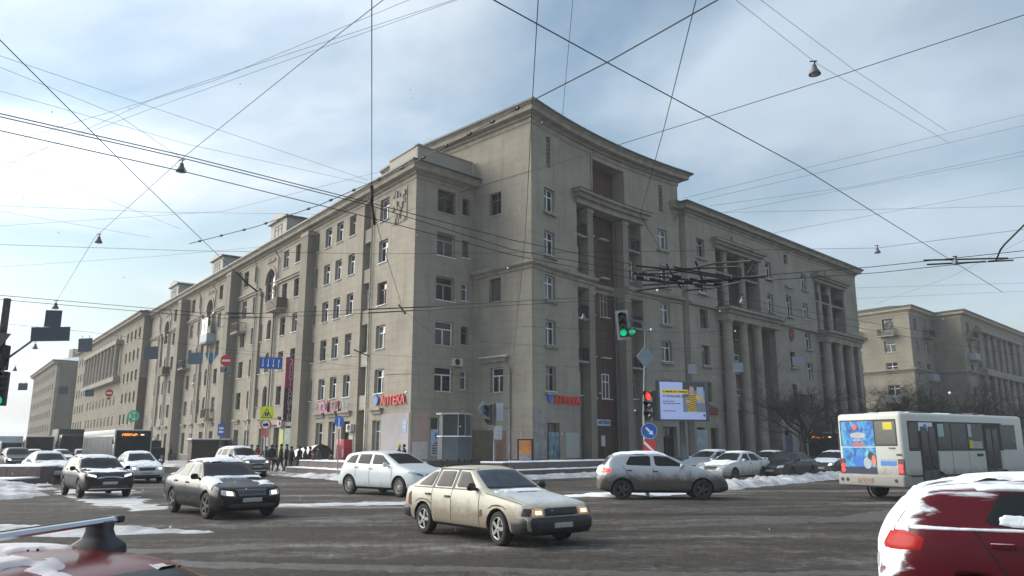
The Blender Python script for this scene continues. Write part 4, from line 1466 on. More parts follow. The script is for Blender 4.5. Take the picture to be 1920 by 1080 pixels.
def paint(name, col, dirt=0.55, dz=0.75, metal=0.0, rough=0.35, dcol=(0.12, 0.105, 0.09), spec=0.3):
    """car paint with road dirt thrown up along the lower body"""
    key = 'paint_' + name
    if key in MATS:
        return MATS[key]
    m = bpy.data.materials.new(key); MATS[key] = m
    m.use_nodes = True
    nt = m.node_tree; L = nt.links.new
    b = nt.nodes['Principled BSDF']
    tc = N(nt, 'ShaderNodeTexCoord')
    sep = N(nt, 'ShaderNodeSeparateXYZ'); L(tc.outputs['Object'], sep.inputs[0])
    nz = N(nt, 'ShaderNodeTexNoise', inp={'Scale': 3.5, 'Detail': 7.0, 'Roughness': 0.65})
    L(tc.outputs['Object'], nz.inputs['Vector'])
    ma = N(nt, 'ShaderNodeMath', operation='MULTIPLY_ADD', inp={1: 0.5})
    L(nz.outputs[0], ma.inputs[0]); L(sep.outputs[2], ma.inputs[2])
    mr = N(nt, 'ShaderNodeMapRange', inp={1: dz + 0.40, 2: dz + 0.12, 3: 0.0, 4: dirt})
    L(ma.outputs[0], mr.inputs[0])
    mx = N(nt, 'ShaderNodeMix', data_type='RGBA')
    mx.inputs[6].default_value = (*col, 1); mx.inputs[7].default_value = (*dcol, 1)
    L(mr.outputs[0], mx.inputs[0]); L(mx.outputs[2], b.inputs['Base Color'])
    r2 = N(nt, 'ShaderNodeMapRange', inp={1: 0.0, 2: 0.6, 3: rough, 4: 0.8})
    L(mr.outputs[0], r2.inputs[0]); L(r2.outputs[0], b.inputs['Roughness'])
    b.inputs['Metallic'].default_value = metal
    r3 = N(nt, 'ShaderNodeMapRange', inp={1: 0.0, 2: 0.6, 3: 0.2, 4: 0.0})
    L(mr.outputs[0], r3.inputs[0]); L(r3.outputs[0], b.inputs['Coat Weight'])
    b.inputs['Coat Roughness'].default_value = 0.12
    b.inputs['Specular IOR Level'].default_value = spec if sum(col) > 0.15 else 0.12
    return m


def snowy_paint(name, col):
    """paint dusted with blown snow, thickest towards the tail and on top"""
    m = bpy.data.materials.new('paint_snowy_' + name); m.use_nodes = True
    nt = m.node_tree; L = nt.links.new
    b = nt.nodes['Principled BSDF']
    tc = N(nt, 'ShaderNodeTexCoord'); sep = N(nt, 'ShaderNodeSeparateXYZ'); L(tc.outputs['Object'], sep.inputs[0])
    ge = N(nt, 'ShaderNodeNewGeometry'); sn = N(nt, 'ShaderNodeSeparateXYZ'); L(ge.outputs['Normal'], sn.inputs[0])
    mp = N(nt, 'ShaderNodeMapping', inp={'Scale': (0.55, 1.6, 2.4)}); L(tc.outputs['Object'], mp.inputs[0])
    nz = N(nt, 'ShaderNodeTexNoise', inp={'Scale': 2.6, 'Detail': 7.0, 'Roughness': 0.58, 'Distortion': 0.4}); L(mp.outputs[0], nz.inputs['Vector'])
    a = N(nt, 'ShaderNodeMapRange', inp={1: -1.70, 2: -2.08, 3: 0.0, 4: 0.34}); L(sep.outputs[0], a.inputs[0])
    z = N(nt, 'ShaderNodeMapRange', inp={1: 0.15, 2: 0.8, 3: -0.05, 4: 0.26}); L(sn.outputs[2], z.inputs[0])
    s1 = N(nt, 'ShaderNodeMath', operation='ADD'); L(a.outputs[0], s1.inputs[0]); L(z.outputs[0], s1.inputs[1])
    s2 = N(nt, 'ShaderNodeMath', operation='ADD'); L(nz.outputs[0], s2.inputs[0]); L(s1.outputs[0], s2.inputs[1])
    k = N(nt, 'ShaderNodeMapRange', interpolation_type='SMOOTHSTEP', inp={1: 0.66, 2: 0.76}); L(s2.outputs[0], k.inputs[0])
    mx = N(nt, 'ShaderNodeMix', data_type='RGBA'); mx.inputs[6].default_value = (*col, 1); mx.inputs[7].default_value = (0.72, 0.75, 0.80, 1)
    L(k.outputs[0], mx.inputs[0]); L(mx.outputs[2], b.inputs['Base Color'])
    r = N(nt, 'ShaderNodeMapRange', inp={3: 0.28, 4: 0.8}); L(k.outputs[0], r.inputs[0]); L(r.outputs[0], b.inputs['Roughness'])
    bp = N(nt, 'ShaderNodeBump', inp={'Strength': 0.5, 'Distance': 0.03}); L(k.outputs[0], bp.inputs['Height']); L(bp.outputs[0], b.inputs['Normal'])
    b.inputs['Specular IOR Level'].default_value = 0.3
    return m


M_CGLASS = mat('car_glass', (0.02, 0.023, 0.027), 0.2, spec=0.12)
M_CGLASS_F = mat('frosted_car_glass', (0.055, 0.065, 0.085), 0.3, var=0.45, scale=3, spec=0.35)
M_TRIMB = mat('black_plastic', (0.018, 0.018, 0.02), 0.55, var=0.2)
M_DARKW = mat('wheel_well', (0.008, 0.008, 0.008), 0.9)
M_CHROME = mat('chrome', (0.6, 0.62, 0.65), 0.2, 1.0)
M_RIM = mat('alloy_rim', (0.26, 0.26, 0.26), 0.45, 0.7, var=0.3, scale=8)
M_RIMD = mat('dirty_rim', (0.06, 0.058, 0.055), 0.6, 0.4, var=0.3, scale=8)
M_TYRE = mat('tyre', (0.02, 0.02, 0.02), 0.85, var=0.3, scale=12, bump=0.3)
M_LIT = mat('headlight_lit', (1, 0.9, 0.7), 0.3, emit=(1.0, 0.72, 0.38), es=3.0)
M_LITW = mat('headlight_led', (1, 0.9, 0.9), 0.3, emit=(1.0, 0.82, 0.9), es=5.0)
M_LENS = mat('headlight_off', (0.42, 0.45, 0.48), 0.15, spec=0.8, coat=0.6, var=0.3, scale=6)
M_TAIL = mat('tail_light', (0.32, 0.015, 0.015), 0.35, spec=0.2, emit=(0.9, 0.05, 0.03), es=0.12)
M_TAILON = mat('tail_light_lit', (0.5, 0.02, 0.02), 0.2, emit=(1.0, 0.06, 0.05), es=1.6)
M_ORANGE = mat('indicator', (0.5, 0.16, 0.02), 0.3, coat=0.4)
M_PLATE = mat('number_plate', (0.33, 0.33, 0.32), 0.6, var=0.2, scale=20)
M_SEAM = mat('panel_gap', (0.01, 0.01, 0.01), 0.9)


def body_mesh(sp, lvl):
    Ln, W = sp['L'], sp['W']
    top, bel = sp['top'], sp['belt']
    fo, wb, r = sp['fo'], sp['wb'], sp['r']
    xs = set([0, 0.02, 0.07, 0.16, 0.3, 0.5, Ln, Ln - 0.02, Ln - 0.07, Ln - 0.16, Ln - 0.3, Ln - 0.5])
    x = 0.7
    while x < Ln - 0.6:
        xs.add(round(x, 2)); x += 0.22
    for t in top:
        if 0.1 < t[0] < Ln - 0.1:
            xs = {q for q in xs if abs(q - t[0]) > 0.09 or q < 0.2 or q > Ln - 0.2}
            xs.add(t[0])
    xs = sorted(xs)
    fr, rr = sp.get('plan', (0.80, 0.86))
    rings = []
    for x in xs:
        zt = interp(top, x)
        if x < 0.5:
            k = 1 - (1 - x / 0.5) ** 2.2
            w = fr + (0.985 - fr) * k
        elif x > Ln - 0.5:
            k = 1 - (1 - (Ln - x) / 0.5) ** 2.2
            w = rr + (0.985 - rr) * k
        else:
            w = 0.985
        for xa in (fo, fo + wb):
            w += 0.018 * math.exp(-((x - xa) / 0.36) ** 2)
        hw = W / 2 * w
        zb = 0.19 + 0.10 * max(0, 1 - x / 0.35) ** 1.5 + 0.12 * max(0, 1 - (Ln - x) / 0.5) ** 1.3
        zb = max(zb, sp.get('zb', 0.19))
        bz = min(interp(bel, x), zt - 0.025)
        g = zt - bz
        tum = sp.get('tum', 0.3)
        wr = max(hw * 0.93 - tum * max(0, g - 0.04) - 0.03, hw * 0.4)
        crown = 0.0
        h = bz - zb
        half = [(0, zb), (hw * 0.80, zb), (hw * 0.965, zb + 0.10 * h), (hw * 0.995, zb + 0.36 * h), (hw * 1.0, zb + 0.66 * h), (hw * 0.985, zb + 0.90 * h), (hw * 0.945, bz + 0.006),
                (wr + (hw * 0.93 - wr) * 0.45 if g > 0.15 else hw * 0.90, bz + 0.50 * g), (wr * (1.0 if g > 0.15 else 0.92), bz + 0.86 * g), (wr * 0.86, bz + 0.965 * g), (wr * 0.45, zt - 0.002), (0, zt)]
        rings.append((x, half))
    mb = MB()
    n = None
    for x, half in rings:
        full = half + [(-y, z) for y, z in reversed(half[1:-1])]
        n = len(full)
        for y, z in full:
            mb.v.append((Ln / 2 - x, y, z))
    for i in range(len(rings) - 1):
        for j in range(n):
            a, b = i * n + j, i * n + (j + 1) % n
            mb.f.append((a, b, b + n, a + n)); mb.m.append(0); mb.uv.append(None); mb.sm.append(True)
    mb.f.append(tuple(range(n))); mb.m.append(0); mb.uv.append(None); mb.sm.append(True)
    e = (len(rings) - 1) * n
    mb.f.append(tuple(e + j for j in reversed(range(n)))); mb.m.append(0); mb.uv.append(None); mb.sm.append(True)
    me = mb.mesh('car_body', [sp['paint'], M_DARKW])
    bm = bmesh.new(); bm.from_mesh(me); bmesh.ops.recalc_face_normals(bm, faces=bm.faces); bm.to_mesh(me); bm.free()
    o = bpy.data.objects.new('tmp', me); COL.objects.link(o)
    ms = o.modifiers.new('s', 'SUBSURF'); ms.levels = lvl; ms.render_levels = lvl
    me2 = evaluated(o)
    bvh = BVHTree.FromPolygons([v.co[:] for v in me2.vertices], [p.vertices[:] for p in me2.polygons])
    # wheel arches
    cut = MB()
    for xa in (fo, fo + wb):
        for sgn in (-1, 1):
            M = Matrix.Translation((Ln / 2 - xa, sgn * (W / 2 - 0.02), r + 0.005)) @ Matrix.Rotation(math.pi / 2, 4, 'X')
            R_ = r * 1.0 + sp.get('gap', 0.055)
            cut.lathe([(0.0001, -0.22), (R_, -0.22), (R_, 0.22), (0.0001, 0.22)], 26, M=M, smooth=False)
    cme = cut.mesh('cut', M_DARKW)
    bm = bmesh.new(); bm.from_mesh(cme); bmesh.ops.remove_doubles(bm, verts=bm.verts, dist=0.001); bmesh.ops.recalc_face_normals(bm, faces=bm.faces); bm.to_mesh(cme); bm.free()
    co = bpy.data.objects.new('cut', cme); COL.objects.link(co)
    o.data = me2
    o.modifiers.clear()
    mbq = o.modifiers.new('b', 'BOOLEAN'); mbq.operation = 'DIFFERENCE'; mbq.object = co; mbq.solver = 'EXACT'
    me3 = evaluated(o)
    bpy.data.objects.remove(o); bpy.data.objects.remove(co)
    me3.materials.clear(); me3.materials.append(sp['paint']); me3.materials.append(M_DARKW)
    ctr = [(Ln / 2 - xa, r + 0.005) for xa in (fo, fo + wb)]
    for p in me3.polygons:
        c = p.center
        p.material_index = 0
        for cx, cz in ctr:
            if abs(math.hypot(c.x - cx, c.z - cz)) < r + sp.get('gap', 0.055) + 0.002 and abs(c.y) < W / 2 - 0.005 and abs(c.y) > W / 2 - 0.26 and (abs(p.normal.y) > 0.9 and abs(c.y) < W / 2 - 0.2 or abs(p.normal.y) < 0.25):
                p.material_index = 1
        if p.normal.z < -0.6 and c.z < 0.3:
            p.material_index = 1
        p.use_smooth = True
    me3.name = 'car_body'
    return me3, bvh


def chain(pts, t):
    k = t * (len(pts) - 1)
    i = min(int(k), len(pts) - 2)
    f = k - i
    return (pts[i][0] + (pts[i + 1][0] - pts[i][0]) * f, pts[i][1] + (pts[i + 1][1] - pts[i][1]) * f)


def patch(bvh, Ln, d, bot, topc, off=0.008, n=8, m=6, side=1, thick=0.02, rag=0.0, seed=0, lump=0.0):
    """panel conforming to the car body; d: F front, R rear, S side, T top"""
    mb = MB()
    grid = []
    for j in range(m + 1):
        row = []
        for i in range(n + 1):
            a, b = chain(bot, i / n), chain(topc, i / n)
            u, v = a[0] + (b[0] - a[0]) * j / m, a[1] + (b[1] - a[1]) * j / m
            if d == 'S':
                o, dr = Vector((Ln / 2 - u, side * 3, v)), Vector((0, -side, 0))
            elif d == 'T':
                o, dr = Vector((Ln / 2 - u, v * side, 4)), Vector((0, 0, -1))
            elif d == 'F':
                o, dr = Vector((Ln / 2 + 2, u * side, v)), Vector((-1, 0, 0))
            else:
                o, dr = Vector((-Ln / 2 - 2, u * side, v)), Vector((1, 0, 0))
            hit, nrm, _, _ = bvh.ray_cast(o, dr)
            if hit is None:
                row.append(None); continue
            if nrm.dot(dr) > 0:
                nrm = -nrm
            e = off
            if lump:
                e = off + lump * (0.5 + noise.noise((hit.x * 3.1, hit.y * 3.1, hit.z * 3.1 + seed))) * min(1, 4 * min(i, n - i, j, m - j) / max(4, min(n, m)))
            if rag:
                q = min(i, n - i) / n, min(j, m - j) / m
                w = min(q) * 2 + rag * noise.fractal((hit.x * 2.7, hit.y * 2.7, hit.z * 2.7 + seed), 0.8, 2.1, 4)
                if w < -0.35:
                    row.append(None); continue
                e = max(-0.014, (e + 0.004) * min(1, w * 4) - 0.004)
            row.append(hit + nrm * e)
            if (i in (0, n) or j in (0, m)) and not rag:
                row[-1] = hit - nrm * 0.004 if thick else row[-1]
        grid.append(row)
    idx = {}
    for j in range(m + 1):
        for i in range(n + 1):
            if grid[j][i] is not None:
                idx[i, j] = len(mb.v); mb.v.append(tuple(grid[j][i]))
    for j in range(m):
        for i in range(n):
            q = [(i, j), (i + 1, j), (i + 1, j + 1), (i, j + 1)]
            if all(k in idx for k in q):
                mb.f.append(tuple(idx[k] for k in q)); mb.m.append(0); mb.uv.append(None); mb.sm.append(True)
    return mb


_wheels = {}


def wheel_meshes(r, style, w=0.2):
    key = (round(r, 3), style)
    if key in _wheels:
        return _wheels[key]
    Mx = Matrix.Rotation(math.pi / 2, 4, 'X')      # axis along y
    t = MB()
    rr = r * (0.66 if style != 'steel' else 0.6)
    t.lathe([(rr, -w / 2 + 0.015), (r * 0.86, -w / 2), (r * 0.97, -w / 2 + 0.02), (r, -w / 4), (r, w / 4), (r * 0.97, w / 2 - 0.02), (r * 0.86, w / 2), (rr, w / 2 - 0.015)], 28, M=Mx)
    rim = MB()
    m = M_RIM if style in ('star', 'multi') else M_RIMD
    rim.lathe([(rr, -w / 2 + 0.012), (rr * 0.93, -w / 2 + 0.02), (rr * 0.93, 0), (rr * 0.2, 0.0)], 24, M=Mx)
    for sd in (-1, 1):
        ns = 5 if style in ('star', 'dark5') else (12 if style == 'multi' else 6)
        y = sd * (w / 2 - 0.025)
        rim.lathe([(0.0001, sd * (w / 2 - 0.005)), (rr * 0.22, sd * (w / 2 - 0.012)), (rr * 0.24, sd * (w / 2 - 0.05))], 12, M=Mx.inverted())
        rim.lathe([(rr * 0.9, sd * (w / 2 - 0.03)), (rr * 0.99, sd * (w / 2 - 0.005)), (rr * 1.02, sd * (w / 2 - 0.02))], 24, M=Mx.inverted())
        for k in range(ns):
            a = 2 * math.pi * k / ns + 0.3
            M = Matrix.Rotation(a, 4, 'Y')
            wd = rr * (0.16 if ns == 5 else 0.06 if ns == 12 else 0.12)
            rim.box(-wd, wd, y - 0.015, y + 0.012, rr * 0.15, rr * 0.97, M=M)
    disc = MB()
    _wheels[key] = (t.mesh('tyre', M_TYRE), rim.mesh('rim', m))
    return _wheels[key]


def make_car(sp, label, loc, heading, group=None, lvl=2, scale=1.04, steer=0.0, name='car'):
    root = tag(empty(name, (loc[0], loc[1], 0), heading), label, 'car', group)
    root.scale = (scale,) * 3
    me, bvh = body_mesh(sp, lvl)
    link('body', me, root)
    Ln, W = sp['L'], sp['W']
    for xa, st in ((sp['fo'], steer), (sp['fo'] + sp['wb'], 0)):
        for sd in (-1, 1):
            ty, rm = wheel_meshes(sp['r'], sp.get('rim', 'multi'))
            w = link('wheel', ty, root, Matrix.Translation((Ln / 2 - xa, sd * (W / 2 - 0.115), sp['r'])) @ Matrix.Rotation(st, 4, 'Z'))
            link('rim', rm, w)
    for q in sp['parts']:
        nm, d, bot, topc, m = q[:5]
        kw = dict(q[5]) if len(q) > 5 else {}
        mir = kw.pop('mirror', d == 'S')
        sides = (1, -1) if mir else (1,)
        if 'only' in kw:
            sides = (kw.pop('only'),)
        for sd in sides:
            p = patch(bvh, Ln, d, bot, topc, side=sd, **kw)
            if p.f:
                p.build(nm, m, root)
    # mirrors
    mx, mz = sp.get('mirror', (1.55, 0.95))
    for sd in (-1, 1):
        hit = bvh.ray_cast(Vector((Ln / 2 - mx, sd * 3, mz)), Vector((0, -sd, 0)))[0]
        if hit is None:
            continue
        mb = MB()
        M = Matrix.Translation((hit.x, hit.y + sd * 0.14, mz + 0.05)) @ Matrix.Diagonal((0.65, 1.2, 0.85, 1))
        mb.lathe([(0.001, -0.09), (0.06, -0.08), (0.085, -0.03), (0.085, 0.03), (0.06, 0.08), (0.001, 0.09)], 10, M=M)
        mb.box(hit.x - 0.03, hit.x + 0.03, min(hit.y, hit.y + sd * 0.08), max(hit.y, hit.y + sd * 0.08), mz - 0.02, mz + 0.03)
        mb.build('mirror', sp.get('mirror_mat', sp['paint']), root)
    for hx, hz in sp.get('handles', ()):
        for sd in (-1, 1):
            hit = bvh.ray_cast(Vector((Ln / 2 - hx, sd * 3, hz)), Vector((0, -sd, 0)))[0]
            mb = MB()
            mb.box(-0.09, 0.09, -0.012, 0.03, -0.02, 0.02)
            ho = mb.build('door_handle', sp.get('handle_mat', M_TRIMB), root, bevel=0.006)
            ho.location = (hit.x, hit.y, hz)
            if sd < 0:
                ho.rotation_euler.z = math.pi
    return root, bvh


def seam(x0, z0, x1, z1, w=0.014):
    return ('panel_gap', 'S', [(x0 - w / 2, z0), (x0 + w / 2, z0)], [(x1 - w / 2, z1), (x1 + w / 2, z1)], M_SEAM, dict(off=0.003, n=1, m=8, thick=0))


def snow_part(d, bot, topc, off=0.03, rag=0.5, seed=1, n=22, m=16, lump=0.02, mirror=False, mt=None):
    return ('snow', d, bot, topc, mt or M_SNOW, dict(off=off, rag=rag, seed=seed, n=n, m=m, lump=lump, mirror=mirror))


def sp_moskvich():
    P = paint('beige', (0.50, 0.475, 0.40), 0.78, 0.6, rough=0.45, dcol=(0.17, 0.13, 0.095))
    wz = 0.93
    return dict(L=4.35, W=1.69, wb=2.60, fo=0.86, r=0.305, rim='star', paint=P, plan=(0.93, 0.90), tum=0.36, gap=0.05,
                top=[(0, 0.50), (0.02, 0.66), (0.08, 0.74), (0.2, 0.775), (0.7, 0.85), (1.28, 0.925), (1.36, 0.95), (2.02, 1.345), (2.2, 1.385), (2.8, 1.40), (3.2, 1.375), (3.34, 1.34), (4.05, 1.02), (4.2, 0.97), (4.31, 0.86), (4.35, 0.55)],
                belt=[(0, 0.5), (0.2, 0.74), (1.3, 0.90), (3.2, 0.93), (4.2, 0.92), (4.35, 0.5)],
                mirror=(1.62, 0.97), mirror_mat=M_TRIMB, handles=((2.55, 0.80), (3.27, 0.82)),
                parts=[
                    ('windscreen', 'F', [(-0.70, 0.965), (0, 0.975), (0.70, 0.965)], [(-0.555, 1.33), (0, 1.355), (0.555, 1.33)], M_CGLASS_F, dict(n=12, m=8)),
                    ('door_window', 'S', [(1.60, 0.975), (2.36, 0.965)], [(2.10, 1.315), (2.38, 1.325)], M_CGLASS),
                    ('door_window', 'S', [(2.46, 0.965), (3.10, 0.96)], [(2.48, 1.325), (3.06, 1.315)], M_CGLASS),
                    ('quarter_window', 'S', [(3.18, 0.96), (3.86, 0.965)], [(3.14, 1.31), (3.32, 1.275)], M_CGLASS),
                    ('window_surround', 'S', [(1.52, 0.945), (3.98, 0.94)], [(1.56, 0.968), (3.9, 0.958)], M_TRIMB, dict(off=0.006, n=12, m=1, thick=0)),
                    ('window_surround', 'S', [(2.38, 0.96), (2.45, 0.96)], [(2.39, 1.335), (2.47, 1.335)], M_TRIMB, dict(off=0.007, n=1, m=6, thick=0)),
                    ('window_surround', 'S', [(3.11, 0.96), (3.17, 0.96)], [(3.07, 1.325), (3.13, 1.322)], M_TRIMB, dict(off=0.007, n=1, m=6, thick=0)),
                    ('window_surround', 'S', [(2.06, 1.318), (3.3, 1.312)], [(2.06, 1.34), (3.3, 1.335)], M_TRIMB, dict(off=0.006, n=10, m=1, thick=0)),
                    ('hatch_window', 'R', [(-0.58, 1.05), (0.58, 1.05)], [(-0.5, 1.31), (0.5, 1.31)], M_CGLASS),
                    ('grille', 'F', [(-0.42, 0.55), (0.42, 0.55)], [(-0.42, 0.70), (0.42, 0.70)], M_TRIMB, dict(off=0.012)),
                    ('headlight', 'F', [(0.42, 0.55), (0.70, 0.55)], [(0.42, 0.70), (0.70, 0.695)], mat('moskvich_lamp', (0.6, 0.4, 0.22), 0.2, emit=(1.0, 0.5, 0.18), es=0.2), dict(mirror=True, off=0.012)),
                    ('headlight_bulb', 'F', [(0.46, 0.58), (0.63, 0.58)], [(0.47, 0.655), (0.62, 0.655)], M_LIT, dict(mirror=True, off=0.02)),
                    ('corner_lamp', 'S', [(0.0, 0.55), (0.2, 0.56)], [(0.04, 0.70), (0.17, 0.70)], M_TRIMB, dict(off=0.01)),
                    ('bumper', 'F', [(-0.80, 0.24), (0, 0.22), (0.80, 0.24)], [(-0.80, 0.535), (0, 0.535), (0.80, 0.535)], M_TRIMB, dict(off=0.055, n=14)),
                    ('bumper', 'S', [(0.02, 0.25), (0.46, 0.22)], [(0.02, 0.54), (0.48, 0.50)], M_TRIMB, dict(off=0.045, n=5)),
                    ('bumper', 'R', [(-0.80, 0.30), (0.80, 0.30)], [(-0.80, 0.58), (0.80, 0.58)], M_TRIMB, dict(off=0.055, n=14)),
                    ('bumper', 'S', [(3.98, 0.30), (4.33, 0.32)], [(3.96, 0.55), (4.33, 0.57)], M_TRIMB, dict(off=0.045, n=5)),
                    ('number_plate', 'F', [(-0.27, 0.33), (0.27, 0.33)], [(-0.27, 0.45), (0.27, 0.45)], M_PLATE, dict(off=0.075)),
                    ('tail_light', 'R', [(0.45, 0.66), (0.74, 0.66)], [(0.45, 0.86), (0.72, 0.86)], M_TAIL, dict(mirror=True)),
                    ('fuel_cap', 'S', [(3.95, 0.66), (4.07, 0.66)], [(3.95, 0.78), (4.07, 0.78)], mat('rust', (0.13, 0.06, 0.03), 0.9, var=0.4, scale=9), dict(only=-1, off=0.006)),
                    ('rust_patch', 'S', [(1.33, 0.5), (1.46, 0.46)], [(1.35, 0.62), (1.43, 0.6)], mat('rust', (0.13, 0.06, 0.03)), dict(off=0.004, rag=0.6, n=10, m=10)),
                    ('rust_patch', 'S', [(3.92, 0.56), (4.12, 0.56)], [(3.95, 0.84), (4.1, 0.84)], mat('rust', (0.13, 0.06, 0.03)), dict(off=0.004, rag=0.8, n=14, m=14, seed=4)),
                    ('arch_rust', 'S', [(0.52, 0.60), (0.7, 0.685), (0.86, 0.70), (1.02, 0.685), (1.2, 0.60)], [(0.50, 0.62), (0.69, 0.715), (0.86, 0.735), (1.03, 0.715), (1.22, 0.62)], mat('rust', (0.13, 0.06, 0.03)), dict(off=0.004, rag=0.35, n=24, m=4, seed=2)),
                    ('arch_rust', 'S', [(3.12, 0.60), (3.3, 0.685), (3.46, 0.70), (3.62, 0.685), (3.8, 0.60)], [(3.1, 0.62), (3.29, 0.715), (3.46, 0.73), (3.63, 0.715), (3.82, 0.62)], mat('rust', (0.13, 0.06, 0.03)), dict(off=0.004, rag=0.35, n=24, m=4, seed=3)),
                    ('sill_trim', 'S', [(1.2, 0.22), (3.05, 0.22)], [(1.2, 0.30), (3.05, 0.30)], M_TRIMB, dict(off=0.006, n=10, m=1)),
                    seam(1.46, 0.30, 1.46, 0.93), seam(2.42, 0.28, 2.42, 0.96), seam(3.13, 0.45, 3.14, 0.96),
                    ('bonnet_gap', 'T', [(0.14, 0.74), (1.3, 0.76)], [(0.14, 0.755), (1.3, 0.775)], M_SEAM, dict(mirror=True, off=0.003, n=10, m=1, thick=0)),
                    snow_part('T', [(0.12, -0.70), (1.26, -0.72)], [(0.12, 0.70), (1.26, 0.72)], 0.006, 0.25, 5, mt=mat('snow_dusting', (0.47, 0.50, 0.53), 0.7, var=0.15, scale=5)),
                    snow_part('T', [(1.12, -0.66), (1.33, -0.68)], [(1.12, 0.66), (1.33, 0.68)], 0.03, 0.8, 8, n=8, m=30),
                    ('wiper', 'F', [(-0.62, 1.0), (0.0, 0.985)], [(-0.62, 1.015), (0.0, 1.0)], M_TRIMB, dict(off=0.02, n=8, m=1, thick=0)),
                    ('wiper', 'F', [(0.02, 1.0), (0.60, 0.985)], [(0.02, 1.015), (0.60, 1.0)], M_TRIMB, dict(off=0.02, n=8, m=1, thick=0)),
                ])


def sp_sedan(P, hood_rag=0.9, W=1.77, L=4.75, H=1.46, wb=2.70, rim='dark5', lamp=M_LIT, roof_snow=True, hood_snow=True, lampz=(0.60, 0.76), grille=M_TRIMB, plate=True, glass=None, seed=0):
    s = H / 1.46
    g = glass or M_CGLASS
    parts = [
        ('windscreen', 'F', [(-0.70, 0.99 * s), (0, 1.0 * s), (0.70, 0.99 * s)], [(-0.54, 1.375 * s), (0, 1.41 * s), (0.54, 1.375 * s)], g, dict(n=12, m=8)),
        ('door_window', 'S', [(1.62, 0.985 * s), (2.50, 0.985 * s)], [(2.20, 1.37 * s), (2.52, 1.385 * s)], g),
        ('door_window', 'S', [(2.58, 0.985 * s), (3.50, 0.99 * s)], [(2.58, 1.385 * s), (3.18, 1.36 * s)], g),
        ('quarter_window', 'S', [(3.56, 0.995 * s), (3.76, 1.01 * s)], [(3.26, 1.33 * s), (3.30, 1.31 * s)], g),
        ('window_surround', 'S', [(1.55, 0.965 * s), (3.85, 0.975 * s)], [(1.58, 0.983 * s), (3.8, 0.99 * s)], M_CHROME, dict(off=0.006, n=12, m=1, thick=0)),
        ('rear_window', 'R', [(-0.60, 1.03 * s), (0.60, 1.03 * s)], [(-0.5, 1.36 * s), (0.5, 1.36 * s)], g),
        ('headlight', 'F', [(0.42, lampz[0]), (0.58, lampz[0] + 0.01), (0.78, lampz[0] + 0.05)], [(0.44, lampz[1] - 0.03), (0.58, lampz[1]), (0.76, lampz[1] + 0.02)], M_LENS, dict(mirror=True, off=0.01, n=8)),
        ('grille', 'F', [(-0.36, 0.57), (0.36, 0.57)], [(-0.42, 0.75), (0.42, 0.75)], grille, dict(off=0.01, n=10)),
        ('bumper_intake', 'F', [(-0.62, 0.27), (0.62, 0.27)], [(-0.66, 0.40), (0.66, 0.40)], M_TRIMB, dict(off=0.008, n=10)),
        ('tail_light', 'R', [(0.40, 0.74), (0.76, 0.74)], [(0.40, 0.92), (0.74, 0.92)], M_TAIL, dict(mirror=True)),
        ('sill_trim', 'S', [(1.3, 0.22), (3.3, 0.22)], [(1.3, 0.27), (3.3, 0.27)], M_TRIMB, dict(off=0.006, n=10, m=1)),
        seam(1.52, 0.3, 1.50, 0.97 * s), seam(2.54, 0.3, 2.54, 0.98 * s), seam(3.42, 0.55, 3.55, 0.98 * s),
    ]
    if lamp:
        parts.append(('headlight_bulb', 'F', [(0.48, lampz[0] + 0.025), (0.66, lampz[0] + 0.035)], [(0.49, lampz[1] - 0.03), (0.65, lampz[1] - 0.02)], lamp, dict(mirror=True, off=0.018)))
    if plate:
        parts.append(('number_plate', 'F', [(-0.26, 0.42), (0.26, 0.42)], [(-0.26, 0.535), (0.26, 0.535)], M_PLATE, dict(off=0.02)))
    if roof_snow:
        parts.append(snow_part('T', [(2.15, -0.58), (3.5, -0.58)], [(2.15, 0.58), (3.5, 0.58)], 0.03, 0.35, 1 + seed))
        parts.append(snow_part('T', [(4.15, -0.72), (4.68, -0.68)], [(4.15, 0.72), (4.68, 0.68)], 0.03, 0.4, 6 + seed, n=12))
    if hood_snow:
        parts.append(snow_part('T', [(0.25, -0.75), (1.40, -0.78)], [(0.25, 0.75), (1.40, 0.78)], 0.02, hood_rag, 2 + seed))
        parts.append(snow_part('T', [(1.22, -0.7), (1.46, -0.7)], [(1.22, 0.7), (1.46, 0.7)], 0.03, 0.7, 3 + seed, n=8, m=30))
    return dict(L=L, W=W, wb=wb, fo=0.92, r=0.325, rim=rim, paint=P, plan=(0.80, 0.84), tum=0.40,
                top=[(0, 0.50), (0.02, 0.62), (0.08, 0.70), (0.25, 0.80), (0.8, 0.91 * s), (1.38, 0.985 * s), (1.46, 1.01 * s), (2.15, 1.39 * s), (2.4, 1.445 * s), (2.8, 1.46 * s), (3.2, 1.435 * s), (3.45, 1.37 * s), (4.05, 1.07 * s), (4.2, 1.045 * s), (4.6, 1.02 * s), (L - 0.04, 0.88), (L, 0.55)],
                belt=[(0, 0.5), (0.25, 0.74), (1.4, 0.92 * s), (3.3, 0.955 * s), (4.5, 0.95 * s), (L, 0.5)],
                mirror=(1.68, 0.98 * s), handles=((2.45, 0.86), (3.4, 0.88)), handle_mat=P, parts=parts)


